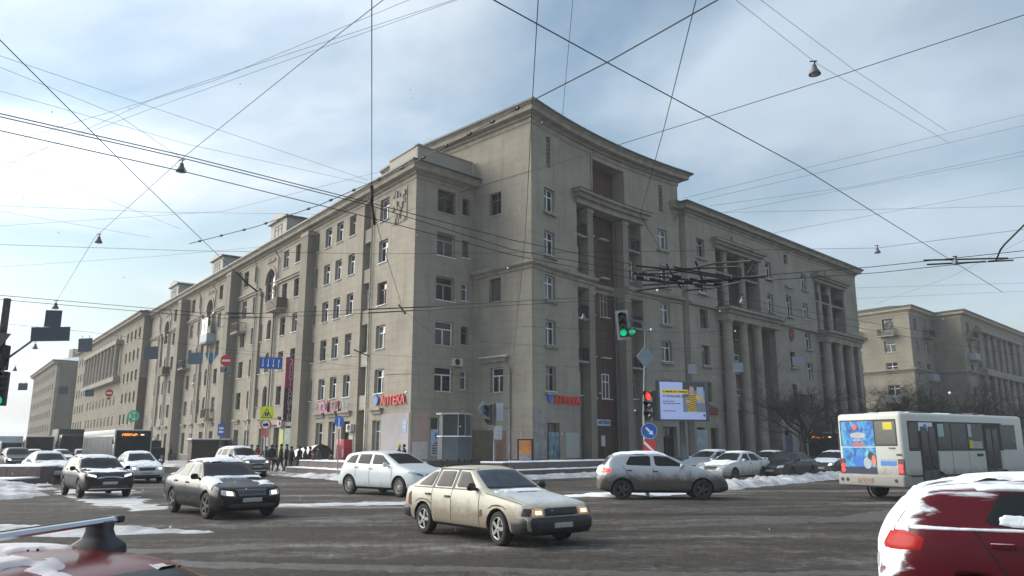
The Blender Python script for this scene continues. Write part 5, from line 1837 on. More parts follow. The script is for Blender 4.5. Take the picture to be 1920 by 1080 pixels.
def sp_hatch(P, H=1.51, L=4.22, rim='dark5', lamp=None, tail=M_TAILON, glass=None):
    s = H / 1.51
    g = glass or M_CGLASS
    return dict(L=L, W=1.76, wb=2.60, fo=0.88, r=0.32, rim=rim, paint=P, plan=(0.76, 0.84), tum=0.33,
                top=[(0, 0.46), (0.02, 0.56), (0.08, 0.66), (0.25, 0.80), (0.7, 0.96 * s), (1.08, 1.05 * s), (1.16, 1.08 * s), (1.95, 1.44 * s), (2.25, 1.495 * s), (2.7, 1.51 * s), (3.3, 1.485 * s), (3.68, 1.44 * s), (3.8, 1.40 * s), (4.02, 1.12 * s), (4.12, 1.02 * s), (L - 0.03, 0.80), (L, 0.50)],
                belt=[(0, 0.46), (0.25, 0.76), (1.1, 0.97 * s), (3.4, 1.03 * s), (3.9, 1.04 * s), (L, 0.5)],
                mirror=(1.55, 1.02 * s), handles=((2.4, 0.90), (3.25, 0.93)), handle_mat=P,
                parts=[
                    ('windscreen', 'F', [(-0.68, 1.08 * s), (0, 1.09 * s), (0.68, 1.08 * s)], [(-0.56, 1.43 * s), (0, 1.455 * s), (0.56, 1.43 * s)], g, dict(n=12, m=8)),
                    ('door_window', 'S', [(1.32, 1.035 * s), (2.42, 1.05 * s)], [(2.02, 1.40 * s), (2.44, 1.425 * s)], g, dict(n=10)),
                    ('door_window', 'S', [(2.50, 1.05 * s), (3.42, 1.085 * s)], [(2.50, 1.425 * s), (3.22, 1.395 * s)], g),
                    ('rear_window', 'R', [(-0.6, 1.10 * s), (0.6, 1.10 * s)], [(-0.52, 1.37 * s), (0.52, 1.37 * s)], M_CGLASS_F),
                    ('tail_light', 'R', [(0.50, 0.86), (0.80, 0.84)], [(0.52, 1.03), (0.76, 1.03)], tail, dict(mirror=True)),
                    ('tail_light', 'S', [(3.86, 0.86), (4.19, 0.84)], [(3.82, 0.98), (4.10, 1.04)], tail, dict(off=0.012)),
                    ('headlight', 'F', [(0.44, 0.66), (0.74, 0.70)], [(0.46, 0.78), (0.72, 0.86)], lamp or M_LENS, dict(mirror=True)),
                    ('headlight', 'S', [(0.10, 0.70), (0.55, 0.82)], [(0.14, 0.78), (0.5, 0.9)], M_LENS, dict(off=0.01)),
                    ('grille', 'F', [(-0.40, 0.56), (0.40, 0.56)], [(-0.42, 0.66), (0.42, 0.66)], M_TRIMB),
                    ('bumper_intake', 'F', [(-0.62, 0.26), (0.62, 0.26)], [(-0.6, 0.45), (0.6, 0.45)], M_TRIMB, dict(n=10)),
                    ('bumper_intake', 'S', [(0.02, 0.27), (0.36, 0.25)], [(0.02, 0.42), (0.28, 0.4)], M_TRIMB, dict(off=0.008)),
                    ('sill_trim', 'S', [(1.25, 0.21), (3.05, 0.21)], [(1.25, 0.27), (3.05, 0.27)], M_TRIMB, dict(off=0.006, n=10, m=1)),
                    ('number_plate', 'R', [(-0.26, 0.62), (0.26, 0.62)], [(-0.26, 0.735), (0.26, 0.735)], M_PLATE, dict(off=0.015)),
                    seam(1.30, 0.3, 1.26, 1.0 * s), seam(2.46, 0.28, 2.46, 1.04 * s), seam(3.2, 0.62, 3.46, 1.08 * s),
                    snow_part('T', [(1.95, -0.62), (3.72, -0.6)], [(1.95, 0.62), (3.72, 0.6)], 0.035, 0.3, 1),
                    snow_part('R', [(-0.75, 0.76), (0.75, 0.76)], [(-0.62, 1.08), (0.62, 1.08)], 0.04, 0.7, 4, n=26, m=14),
                ])


def sp_mpv(P):
    g = M_CGLASS
    L = 4.36
    return dict(L=L, W=1.79, wb=2.70, fo=0.87, r=0.33, rim='multi', paint=P, plan=(0.76, 0.84), tum=0.30,
                top=[(0, 0.48), (0.02, 0.62), (0.08, 0.74), (0.25, 0.87), (0.7, 0.98), (1.02, 1.05), (1.10, 1.08), (1.95, 1.47), (2.25, 1.53), (2.7, 1.555), (3.3, 1.54), (3.85, 1.48), (3.95, 1.44), (4.16, 1.12), (4.26, 1.0), (L - 0.03, 0.78), (L, 0.50)],
                belt=[(0, 0.48), (0.25, 0.84), (1.1, 0.99), (3.4, 1.05), (4.0, 1.05), (L, 0.5)],
                mirror=(1.5, 1.03), handles=((2.4, 0.93), (3.2, 0.97)), handle_mat=P,
                parts=[
                    ('windscreen', 'F', [(-0.68, 1.09), (0, 1.10), (0.68, 1.09)], [(-0.56, 1.46), (0, 1.485), (0.56, 1.46)], g, dict(n=12, m=8)),
                    ('door_window', 'S', [(1.32, 1.05), (2.42, 1.06)], [(2.0, 1.42), (2.44, 1.465)], g, dict(n=10)),
                    ('door_window', 'S', [(2.48, 1.06), (3.22, 1.075)], [(2.48, 1.465), (3.2, 1.455)], g),
                    ('quarter_window', 'S', [(3.28, 1.078), (3.90, 1.11)], [(3.26, 1.452), (3.66, 1.38)], g),
                    ('window_surround', 'S', [(1.25, 1.025), (3.95, 1.07)], [(1.30, 1.043), (3.92, 1.088)], M_CHROME, dict(off=0.006, n=12, m=1, thick=0)),
                    ('rear_window', 'R', [(-0.6, 1.14), (0.6, 1.14)], [(-0.52, 1.42), (0.52, 1.42)], g),
                    ('headlight', 'F', [(0.40, 0.66), (0.60, 0.68), (0.80, 0.76)], [(0.42, 0.76), (0.58, 0.80), (0.74, 0.86)], M_LENS, dict(mirror=True)),
                    ('headlight', 'S', [(0.10, 0.72), (0.52, 0.84)], [(0.12, 0.82), (0.5, 0.9)], M_LENS, dict(off=0.01)),
                    ('headlight_inset', 'F', [(0.46, 0.69), (0.72, 0.75)], [(0.47, 0.74), (0.70, 0.81)], M_TRIMB, dict(mirror=True, off=0.016)),
                    ('grille', 'F', [(-0.36, 0.60), (0.36, 0.60)], [(-0.38, 0.77), (0.38, 0.77)], M_TRIMB, dict(off=0.012)),
                    ('grille_star', 'F', [(-0.09, 0.62), (0.09, 0.62)], [(-0.09, 0.76), (0.09, 0.76)], M_CHROME, dict(off=0.022)),
                    ('bumper_intake', 'F', [(-0.66, 0.27), (0.66, 0.27)], [(-0.7, 0.42), (0.7, 0.42)], M_TRIMB, dict(n=10)),
                    ('number_plate', 'F', [(-0.26, 0.44), (0.26, 0.44)], [(-0.26, 0.555), (0.26, 0.555)], M_PLATE, dict(off=0.02)),
                    ('tail_light', 'S', [(4.02, 0.90), (4.30, 0.88)], [(4.02, 1.02), (4.2, 1.06)], M_TAIL, dict(off=0.01)),
                    ('sill_trim', 'S', [(1.25, 0.21), (3.1, 0.21)], [(1.25, 0.29), (3.1, 0.29)], M_CHROME, dict(off=0.006, n=10, m=1)),
                    seam(1.28, 0.3, 1.24, 1.02), seam(2.45, 0.28, 2.45, 1.05), seam(3.2, 0.62, 3.25, 1.07),
                ])


def sp_suv(P, H=1.66, L=4.5, lamp=M_LIT, rim='dark5', snow=True, lampz=(0.72, 0.88), led=False):
    s = H / 1.66
    g = M_CGLASS
    parts = [
        ('windscreen', 'F', [(-0.70, 1.13 * s), (0, 1.14 * s), (0.70, 1.13 * s)], [(-0.57, 1.56 * s), (0, 1.59 * s), (0.57, 1.56 * s)], g, dict(n=12, m=8)),
        ('door_window', 'S', [(1.62, 1.12 * s), (2.46, 1.13 * s)], [(2.12, 1.55 * s), (2.48, 1.57 * s)], g),
        ('door_window', 'S', [(2.54, 1.13 * s), (3.32, 1.14 * s)], [(2.54, 1.57 * s), (3.28, 1.55 * s)], g),
        ('quarter_window', 'S', [(3.40, 1.15 * s), (3.98, 1.18 * s)], [(3.36, 1.54 * s), (3.72, 1.50 * s)], g),
        ('rear_window', 'R', [(-0.6, 1.2 * s), (0.6, 1.2 * s)], [(-0.54, 1.5 * s), (0.54, 1.5 * s)], g),
        ('headlight', 'F', [(0.44, lampz[0]), (0.80, lampz[0] + 0.07)], [(0.44, lampz[1] - 0.03), (0.76, lampz[1] + 0.04)], M_LENS, dict(mirror=True)),
        ('grille', 'F', [(-0.42, 0.62), (0.42, 0.62)], [(-0.44, 0.84), (0.44, 0.84)], M_TRIMB, dict(off=0.012)),
        ('grille_bar', 'F', [(-0.44, 0.70), (-0.15, 0.74), (0.15, 0.74), (0.44, 0.70)], [(-0.44, 0.73), (-0.15, 0.775), (0.15, 0.775), (0.44, 0.73)], M_CHROME, dict(off=0.02, m=1, n=12, thick=0)),
        ('bumper_intake', 'F', [(-0.68, 0.28), (0.68, 0.28)], [(-0.72, 0.48), (0.72, 0.48)], M_TRIMB, dict(n=10)),
        ('bumper_strip', 'F', [(-0.7, 0.33), (0.7, 0.33)], [(-0.7, 0.355), (0.7, 0.355)], M_CHROME, dict(off=0.014, m=1, n=10, thick=0)),
        ('number_plate', 'F', [(-0.26, 0.49), (0.26, 0.49)], [(-0.26, 0.60), (0.26, 0.60)], M_PLATE, dict(off=0.02)),
        ('tail_light', 'S', [(4.1, 0.95), (4.42, 0.93)], [(4.08, 1.08), (4.34, 1.1)], M_TAIL, dict(off=0.01)),
        ('sill_trim', 'S', [(1.3, 0.25), (3.2, 0.25)], [(1.3, 0.36), (3.2, 0.36)], M_TRIMB, dict(off=0.008, n=10, m=1)),
        seam(1.52, 0.3, 1.5, 1.1 * s), seam(2.5, 0.28, 2.5, 1.12 * s), seam(3.3, 0.62, 3.36, 1.13 * s),
    ]
    if lamp:
        if led:
            parts.append(('headlight_bulb', 'F', [(0.46, lampz[0] + 0.03), (0.76, lampz[0] + 0.11)], [(0.46, lampz[0] + 0.06), (0.74, lampz[0] + 0.15)], lamp, dict(mirror=True, off=0.016)))
        else:
            parts.append(('headlight_bulb', 'F', [(0.52, lampz[0] + 0.03), (0.70, lampz[0] + 0.06)], [(0.53, lampz[1] - 0.03), (0.68, lampz[1])], lamp, dict(mirror=True, off=0.016)))
    if snow:
        parts.append(snow_part('T', [(2.1, -0.62), (3.9, -0.6)], [(2.1, 0.62), (3.9, 0.6)], 0.03, 0.35, 1))
        parts.append(snow_part('T', [(0.3, -0.75), (1.42, -0.78)], [(0.3, 0.75), (1.42, 0.78)], 0.015, 1.0, 2))
    return dict(L=L, W=1.80, wb=2.66, fo=0.90, r=0.345, rim=rim, paint=P, plan=(0.82, 0.86), tum=0.28, zb=0.24,
                top=[(0, 0.54), (0.02, 0.70), (0.08, 0.82), (0.25, 0.93), (0.8, 1.04 * s), (1.38, 1.12 * s), (1.46, 1.15 * s), (2.1, 1.57 * s), (2.35, 1.63 * s), (2.8, 1.66 * s), (3.5, 1.64 * s), (3.98, 1.58 * s), (4.08, 1.52 * s), (4.28, 1.16 * s), (4.38, 1.04), (L - 0.03, 0.82), (L, 0.55)],
                belt=[(0, 0.54), (0.25, 0.88), (1.4, 1.06 * s), (3.4, 1.10 * s), (4.1, 1.11 * s), (L, 0.55)],
                mirror=(1.68, 1.1 * s), handles=((2.42, 0.98), (3.2, 1.0)), handle_mat=P, parts=parts)


def wheel_anchor(px, py, sp, heading, side=-1, which='front', scale=1.04):
    """car centre from the place of one wheel (side -1 = right-hand wheel)"""
    p = at_z(px, py, 0)
    xa = sp['L'] / 2 - sp['fo'] - (sp['wb'] if which == 'rear' else 0)
    o = Vector((xa, side * (sp['W'] / 2 - 0.1), 0)) * scale
    o.rotate(Matrix.Rotation(heading, 3, 'Z'))
    return (p.x - o.x, p.y - o.y)


def front_anchor(px, py, sp, heading, scale=1.04):
    p = at_z(px, py, 0)
    o = Vector((sp['L'] / 2 - 0.3, 0, 0)) * scale
    o.rotate(Matrix.Rotation(heading, 3, 'Z'))
    return (p.x - o.x, p.y - o.y)


H_ST = R(-53)                   # traffic on the left street comes towards the crossing
# --- foreground beige hatchback
sp = sp_moskvich(); h = R(-52)
make_car(sp, 'dirty beige boxy old hatchback with rust and lit headlights in the foreground', wheel_anchor(939, 1023, sp, h, scale=0.985), h, steer=R(-6), scale=0.985)
# --- black saloon
sp = sp_sedan(paint('black', (0.009, 0.009, 0.010), 0.3, 0.4, rough=0.2, dcol=(0.03, 0.027, 0.024)), hood_snow=False, lampz=(0.56, 0.72), grille=mat('slatted_grille', (0.1, 0.1, 0.11), 0.3, 0.8, var=0.6, scale=30)); h = R(-50)
sp['parts'] += [snow_part('T', [(0.55, -0.88), (1.5, -0.9)], [(0.7, -0.5), (1.5, -0.45)], 0.02, 0.6, 71, n=30, m=20), snow_part('T', [(1.24, -0.7), (1.46, -0.7)], [(1.24, 0.7), (1.46, 0.7)], 0.025, 0.8, 72, n=8, m=30), snow_part('T', [(0.4, 0.3), (0.9, 0.3)], [(0.4, 0.75), (0.9, 0.75)], 0.01, 1.2, 73)]
make_car(sp, 'black saloon with round lit headlights and snow on its roof, left foreground', wheel_anchor(388, 973, sp, h, scale=0.98), h, steer=R(4), scale=0.98)
# --- white mpv
sp = sp_mpv(paint('white', (0.66, 0.70, 0.74), 0.42, 0.42, rough=0.25)); h = R(-40)
make_car(sp, 'white compact people carrier with dark windows behind the beige hatchback', wheel_anchor(750, 932, sp, h), h, steer=R(-4))
# --- silver hatch
sp = sp_hatch(paint('silver', (0.42, 0.44, 0.47), 0.95, 0.72, metal=0.35, dcol=(0.1, 0.08, 0.064))); h = R(-1.5)
make_car(sp, 'silver hatchback with brown road dirt on its sides and red tail light', wheel_anchor(1318, 937, sp, h), h)
# --- red snowy hatch on the right
sp = sp_hatch(snowy_paint('red', (0.095, 0.006, 0.012)), H=1.49, tail=M_TAIL)
sp['parts'] = [q for q in sp['parts'] if q[0] != 'snow'] + [
    snow_part('T', [(1.7, -0.55), (3.62, -0.50)], [(1.7, 0.55), (3.62, 0.50)], 0.03, 0.3, 3, n=60, m=40, lump=0.012),
    snow_part('R', [(-0.72, 0.74), (0.72, 0.74)], [(-0.52, 1.36), (0.52, 1.36)], 0.018, 0.35, 9, n=60, m=50, lump=0.012),
    ('snow', 'S', [(2.0, 1.375), (3.5, 1.365)], [(2.1, 1.415), (3.55, 1.41)], M_SNOW, dict(off=0.016, rag=0.35, seed=12, n=70, m=10, lump=0.01)),
    ('snow', 'S', [(1.5, 1.03), (3.95, 1.04)], [(1.5, 1.06), (3.95, 1.07)], M_SNOW, dict(off=0.012, rag=0.5, seed=13, n=80, m=8, lump=0.005)),
    ('snow', 'S', [(2.5, 1.055), (3.4, 1.09)], [(2.5, 1.10), (3.3, 1.2)], M_SNOW, dict(off=0.014, rag=0.6, seed=15, n=50, m=14, lump=0.006)),
]
make_car(sp, 'dark red hatchback thickly crusted with snow at the right edge', (5.52, 7.13), R(-24), scale=1.0)
# --- other cars: left street
W_ = paint('white2', (0.62, 0.65, 0.68), 0.5, 0.5, rough=0.25)
sp = sp_suv(paint('plum', (0.018, 0.013, 0.014), 0.4, 0.5, rough=0.25, dcol=(0.045, 0.04, 0.037)), H=1.52, L=4.42, lamp=M_LITW, led=True); h = R(-50)
make_car(sp, 'dark plum estate with pinkish LED headlights and a winged chrome grille, facing the camera', wheel_anchor(148, 934, sp, h, scale=0.95), h, scale=0.95)
sp = sp_sedan(W_, L=4.38, W=1.70, wb=2.55, lampz=(0.60, 0.75), seed=20); h = R(-54)
make_car(sp, 'white saloon with yellow headlights right of the dark plum estate', front_anchor(272, 906, sp, h), h)
sp = sp_sedan(paint('silver2', (0.46, 0.48, 0.50), 0.45, 0.5, metal=0.3), L=4.5, lampz=(0.6, 0.74), seed=30); h = R(-50)
make_car(sp, 'silver saloon with a snowy windscreen left of the dark plum estate', front_anchor(100, 906, sp, h), h)
sp = sp_suv(paint('black2', (0.02, 0.02, 0.022), 0.3, 0.5, rough=0.3), lamp=M_LITW, snow=False); h = R(-52)
make_car(sp, 'black off-roader with white headlights by the left parapet', front_anchor(34, 884, sp, h), h)
sp = sp_suv(paint('grey', (0.13, 0.14, 0.15), 0.4, 0.6, metal=0.3), lamp=M_LIT, H=1.72); h = R(-46)
make_car(sp, 'grey crossover half hidden behind the black saloon', front_anchor(478, 893, sp, h), h)
sp = sp_sedan(paint('maroon', (0.10, 0.045, 0.04), 0.4, 0.5), seed=40, lamp=None)
make_car(sp, 'red-brown saloon with a snowy bonnet behind the black off-roader', front_anchor(66, 875, sp, H_ST), H_ST, lvl=1)
for i, (px, py, col, lab, lit) in enumerate(((118, 875, (0.03, 0.035, 0.045), 'dark saloon with snowy roof just above the dark plum estate', M_LIT),
                                             (96, 866, (0.2, 0.21, 0.22), 'far grey saloon with one headlight in front of the old bus', M_LIT),
                                             (38, 868, (0.4, 0.42, 0.45), 'far pale saloon behind the black off-roader', None),
                                             (158, 872, (0.15, 0.17, 0.2), 'far blue-grey saloon left of the low-floor bus', None),
                                             (8, 862, (0.05, 0.06, 0.07), 'far dark saloon at the left edge in front of the white lorry', None))):
    sp = sp_sedan(paint('far%d' % i, col, 0.3, 0.5), seed=50 + i, lamp=lit)
    make_car(sp, lab, front_anchor(px, py, sp, H_ST), H_ST, lvl=1)
# --- cars queueing on the right street, facing the crossing
H_RT = R(-135)
for i, (px, py, typ, col, lab, lit) in enumerate((
        (1300, 893, 'hatch', (0.26, 0.31, 0.36), 'blue-grey hatchback behind the silver hatchback', None),
        (1338, 903, 'sedan', (0.46, 0.47, 0.48), 'dirty silver saloon with snowy bonnet right of the silver hatchback', None),
        (1413, 891, 'sedan', (0.03, 0.03, 0.033), 'black saloon with snow on its bonnet between the silver and the dark saloon', None),
        (1447, 900, 'sedan', (0.022, 0.022, 0.026), 'black saloon with one lit fog lamp beside the snow bank', None),
        (1542, 893, 'sedan', (0.03, 0.032, 0.038), 'dark saloon with a lit headlight next to the rear of the white bus', M_LIT))):
    P = paint('right%d' % i, col, 0.6, 0.55, metal=0.25 if typ != 'x' and col[0] > 0.2 else 0)
    sp = sp_hatch(P) if typ == 'hatch' else sp_sedan(P, seed=60 + i, lamp=lit, roof_snow=i != 3, hood_snow=i != 3)
    h = H_RT + R((0, -2, 0, 3, 4)[i])
    make_car(sp, lab, front_anchor(px, py, sp, h), h)
# ---------------------------------------------------------------- buses and lorries
def rbox(name, x0, x1, y0, y1, z0, z1, m, parent, bevel=0.1, segs=3):
    mb = MB(); mb.box(x0, x1, y0, y1, z0, z1)
    me = mb.mesh(name, m)
    bm = bmesh.new(); bm.from_mesh(me)
    bmesh.ops.remove_doubles(bm, verts=bm.verts, dist=1e-4)
    bmesh.ops.bevel(bm, geom=bm.edges[:], offset=bevel, segments=segs, affect='EDGES', profile=0.5)
    bm.to_mesh(me); bm.free()
    for p in me.polygons:
        p.use_smooth = True
    return link(name, me, parent)


def panel(name, x0, x1, y0, y1, z0, z1, m, parent, bevel=0.0):
    mb = MB(); mb.box(x0, x1, y0, y1, z0, z1)
    return mb.build(name, m, parent, bevel)


def bus_wheels(root, xs, W, r=0.42):
    for x in xs:
        for sd in (-1, 1):
            ty, rm = wheel_meshes(r, 'steel', 0.28)
            w = link('wheel', ty, root, Matrix.Translation((x, sd * (W / 2 - 0.15), r)))
            link('rim', rm, w)
            mb = MB()
            M = Matrix.Translation((x, sd * (W / 2 + 0.004), r)) @ Matrix.Rotation(math.pi / 2, 4, 'X')
            mb.lathe([(r + 0.02, 0.0), (r + 0.12, 0.0)], 20, M=M, smooth=False)
            mb.build('wheel_arch', M_DARKW, root)


def disc(name, c, r, axis, m, parent, n=24, th=0.006, ell=1.0):
    """flat disc; axis = outward normal in the parent's frame"""
    q = Vector(axis).to_track_quat('Z', 'Y').to_matrix().to_4x4()
    M = Matrix.Translation(c) @ q @ Matrix.Diagonal((1, ell, 1, 1))
    mb = MB(); mb.lathe([(0.0001, th), (r, th), (r, 0)], n, M=M, smooth=False)
    return mb.build(name, m, parent)


def white_bus():
    W, Lb, Hb = 2.42, 7.6, 2.88
    h = R(31)
    corner = at_z(1704, 942, 0)              # rear right corner on the road
    o = Vector((-Lb / 2, -W / 2, 0)); o.rotate(Matrix.Rotation(h, 3, 'Z'))
    root = tag(empty('bus', (corner.x - o.x, corner.y - o.y, 0), h), 'white city bus seen from behind with a blue poster on its rear', 'bus')
    body = paint('bus_cream', (0.56, 0.565, 0.53), 0.55, 0.95, rough=0.4)
    rbox('body', -Lb / 2, Lb / 2, -W / 2, W / 2, 0.42, Hb, body, root, 0.12)
    xr, yr = -Lb / 2, -W / 2
    g = mat('bus_glass', (0.03, 0.034, 0.036), 0.12, spec=0.5, var=0.4, scale=1.2)
    e = 0.012
    # rear: poster, window, lights, bumper
    M_POST = mat('poster_blue', (0.03, 0.22, 0.55), 0.5, scale=3.2, col2=(0.015, 0.05, 0.2), detail=6)
    nt = M_POST.node_tree; mxn = [n for n in nt.nodes if n.bl_idname == 'ShaderNodeMix'][0]; nzn = [n for n in nt.nodes if n.bl_idname == 'ShaderNodeTexNoise'][0]
    nzn.inputs['Distortion'].default_value = 1.2
    rmp = N(nt, 'ShaderNodeValToRGB'); nt.links.new(nzn.outputs[0], rmp.inputs[0])
    rmp.color_ramp.elements[0].position = 0.3; rmp.color_ramp.elements[0].color = (0.01, 0.03, 0.14, 1)
    rmp.color_ramp.elements[1].position = 0.72; rmp.color_ramp.elements[1].color = (0.42, 0.55, 0.62, 1)
    for pp, cc_ in ((0.42, (0.015, 0.1, 0.4, 1)), (0.52, (0.03, 0.26, 0.6, 1)), (0.6, (0.06, 0.38, 0.55, 1))):
        rmp.color_ramp.elements.new(pp).color = cc_
    nt.links.new(rmp.outputs[0], [n for n in nt.nodes if n.bl_idname == 'ShaderNodeBsdfPrincipled'][0].inputs['Base Color'])
    panel('rear_surround', xr - 0.006, xr + 0.02, -1.02, 1.10, 1.78, 2.66, M_TRIMB, root)
    panel('poster', xr - e, xr, -0.20, 1.06, 0.86, 2.62, M_POST, root)
    pm = [('poster_motif', (2.42, 0.52), 0.09, (0.75, 0.12, 0.06), 1.0), ('poster_motif', (2.14, 0.42), 0.30, (0.4, 0.42, 0.45), 0.34), ('poster_motif', (1.98, 0.45), 0.2, (0.38, 0.33, 0.42), 0.2),
          ('poster_motif', (1.83, 0.42), 0.27, (0.5, 0.12, 0.10), 0.22), ('poster_motif', (1.28, 0.46), 0.22, (0.02, 0.16, 0.6), 0.9), ('poster_motif', (1.22, 0.12), 0.15, (0.36, 0.44, 0.5), 1.3),
          ('poster_motif', (1.45, -0.02), 0.12, (0.03, 0.03, 0.04), 1.1), ('poster_motif', (1.3, -0.12), 0.08, (0.75, 0.2, 0.12), 2.2)]
    for i, (nm, (z, y), r, c, el) in enumerate(pm):
        disc(nm, (xr - e, y, z), r, (-1, 0, 0), mat('poster_tone_%d' % i, c, 0.5, var=0.15), root, th=0.003 + 0.001 * i, ell=el)
    panel('poster_foot', xr - e - 0.004, xr - e + 0.003, -0.20, 1.06, 0.86, 1.08, mat('poster_navy', (0.015, 0.02, 0.06), 0.5, var=0.3, scale=5), root)
    panel('poster_line', xr - e - 0.004, xr - e + 0.003, -0.2, 1.06, 1.735, 1.755, M_WHITE, root)
    panel('rear_window', xr - 0.009, xr + 0.01, -0.98, -0.24, 1.83, 2.60, g, root)
    panel('route_sticker', xr - 0.013, xr, -0.88, -0.55, 2.32, 2.56, mat('sticker_yellow', (0.62, 0.52, 0.03), 0.5, var=0.2, scale=12), root)
    panel('rear_label', xr - 0.008, xr + 0.01, -0.92, -0.36, 1.14, 1.28, mat('label_blue', (0.06, 0.2, 0.6), 0.5, var=0.3, scale=16), root)
    panel('rear_label', xr - 0.008, xr + 0.01, -0.92, -0.36, 1.285, 1.36, mat('label_pale', (0.32, 0.4, 0.5), 0.5), root)
    panel('fleet_number', xr - 0.008, xr + 0.01, -1.13, -0.95, 1.46, 1.53, mat('dark_print', (0.05, 0.06, 0.1), 0.6, var=0.5, scale=30), root)
    panel('rear_handle', xr - 0.03, xr, -0.92, -0.7, 1.70, 1.73, M_TRIMB, root)
    for s in (-1, 1):
        a, b = sorted((s * 0.98, s * 1.18))
        tl = panel('tail_light', xr - 0.012, xr + 0.05, a, b, 0.84, 1.36, mat('lamp_housing', (0.12, 0.03, 0.03), 0.4), root)
        disc('lamp', (xr - 0.012, s * 1.07, 1.12), 0.075, (-1, 0, 0), M_TAILON, tl)
        disc('lamp', (xr - 0.012, s * 1.07, 0.98), 0.07, (-1, 0, 0), M_TAILON, tl)
    rbox('rear_bumper', xr - 0.14, xr + 0.3, -W / 2 - 0.02, W / 2 + 0.02, 0.46, 0.84, body, root, 0.06)
    panel('number_plate', xr - 0.15, xr - 0.138, -0.12, 0.46, 0.56, 0.72, mat('plate_worn', (0.25, 0.19, 0.17), 0.6, var=0.5, scale=14), root)
    for y in (-0.95, 0.85, 1.05):
        disc('fog_lamp', (xr - 0.141, y, 0.66), 0.06, (-1, 0, 0), M_TRIMB, root)
    # right side: windows and two doors
    panel('window_band', xr + 0.32, xr + 6.1, yr - 0.006, yr + 0.02, 1.62, 2.60, M_TRIMB, root)
    for a, b in ((0.36, 0.86), (1.98, 2.75), (2.80, 3.75), (3.82, 4.78), (5.98, 7.0)):
        panel('side_window', xr + a, xr + b, yr - 0.012, yr, 1.66, 2.55, g, root)
    for a in (0.98, 4.92):
        panel('door_frame', xr + a - 0.04, xr + a + 0.93, yr - 0.01, yr + 0.02, 0.5, 2.5, M_TRIMB, root)
        for k in range(2):
            d = panel('door', xr + a + 0.02 + k * 0.44, xr + a + 0.42 + k * 0.44, yr - 0.018, yr, 0.55, 2.42, mat('door_dark', (0.06, 0.065, 0.07), 0.5, var=0.2), root)
            panel('door_glass', xr + a + 0.06 + k * 0.44, xr + a + 0.38 + k * 0.44, yr - 0.022, yr - 0.01, 1.0, 2.36, g, d)
    panel('route_board', xr + 0.92, xr + 1.72, yr - 0.016, yr, 2.28, 2.56, M_WHITE, root)
    disc('route_mark', (xr + 1.3, yr - 0.016, 2.42), 0.09, (0, -1, 0), mat('label_blue', (0.06, 0.2, 0.6)), root)
    panel('notice', xr + 2.02, xr + 2.36, yr - 0.016, yr, 2.1, 2.52, mat('notice_pale', (0.4, 0.5, 0.52), 0.6), root)
    panel('notice', xr + 3.86, xr + 4.06, yr - 0.016, yr, 2.1, 2.54, mat('notice_pale', (0.4, 0.5, 0.52), 0.6), root)
    panel('notice', xr + 3.9, xr + 4.7, yr - 0.0165, yr - 0.001, 1.7, 1.95, mat('curtain_grey', (0.4, 0.42, 0.42), 0.8), root)
    panel('notice', xr + 3.86, xr + 4.1, yr - 0.018, yr, 1.72, 1.98, mat('sticker_yellow', (0.62, 0.52, 0.03)), root)
    for x in (0.95, 1.95, 2.78, 3.79, 4.85, 5.95):
        panel('panel_seam', xr + x, xr + x + 0.012, yr - 0.004, yr, 0.5, 1.6, M_TRIMB, root)
    panel('skirt_line', xr + 0.1, xr + Lb - 0.2, yr - 0.008, yr, 0.78, 0.84, M_TRIMB, root)
    panel('vent', xr + 4.3, xr + 4.7, yr - 0.008, yr, 1.42, 1.52, M_TRIMB, root)
    for x in (1.2, 3.6, 5.8):
        rbox('roof_hatch', xr + x, xr + x + 0.8, -0.4, 0.4, Hb - 0.04, Hb + 0.08, body, root, 0.03, 2)
    for a, b, sd in ((0.6, 2.0, 3), (3.0, 5.2, 4)):
        mb = MB()
        n = 14
        for i in range(n):
            for j in range(6):
                x0, x1 = xr + a + (b - a) * i / n, xr + a + (b - a) * (i + 1) / n
                y0, y1 = -1.05 + 2.1 * j / 6, -1.05 + 2.1 * (j + 1) / 6
                f = lambda x, y: Hb - 0.004 + max(0, 0.07 * (0.6 + noise.noise((x * 1.5, y * 2, sd))) * min(1, 3 * min(x - xr - a, xr + b - x)))
                mb.quad((x0, y0, f(x0, y0)), (x1, y0, f(x1, y0)), (x1, y1, f(x1, y1)), (x0, y1, f(x0, y1)))
        mb.build('roof_snow', M_SNOW, root)
    bus_wheels(root, (-Lb / 2 + 1.9, Lb / 2 - 1.6), W)


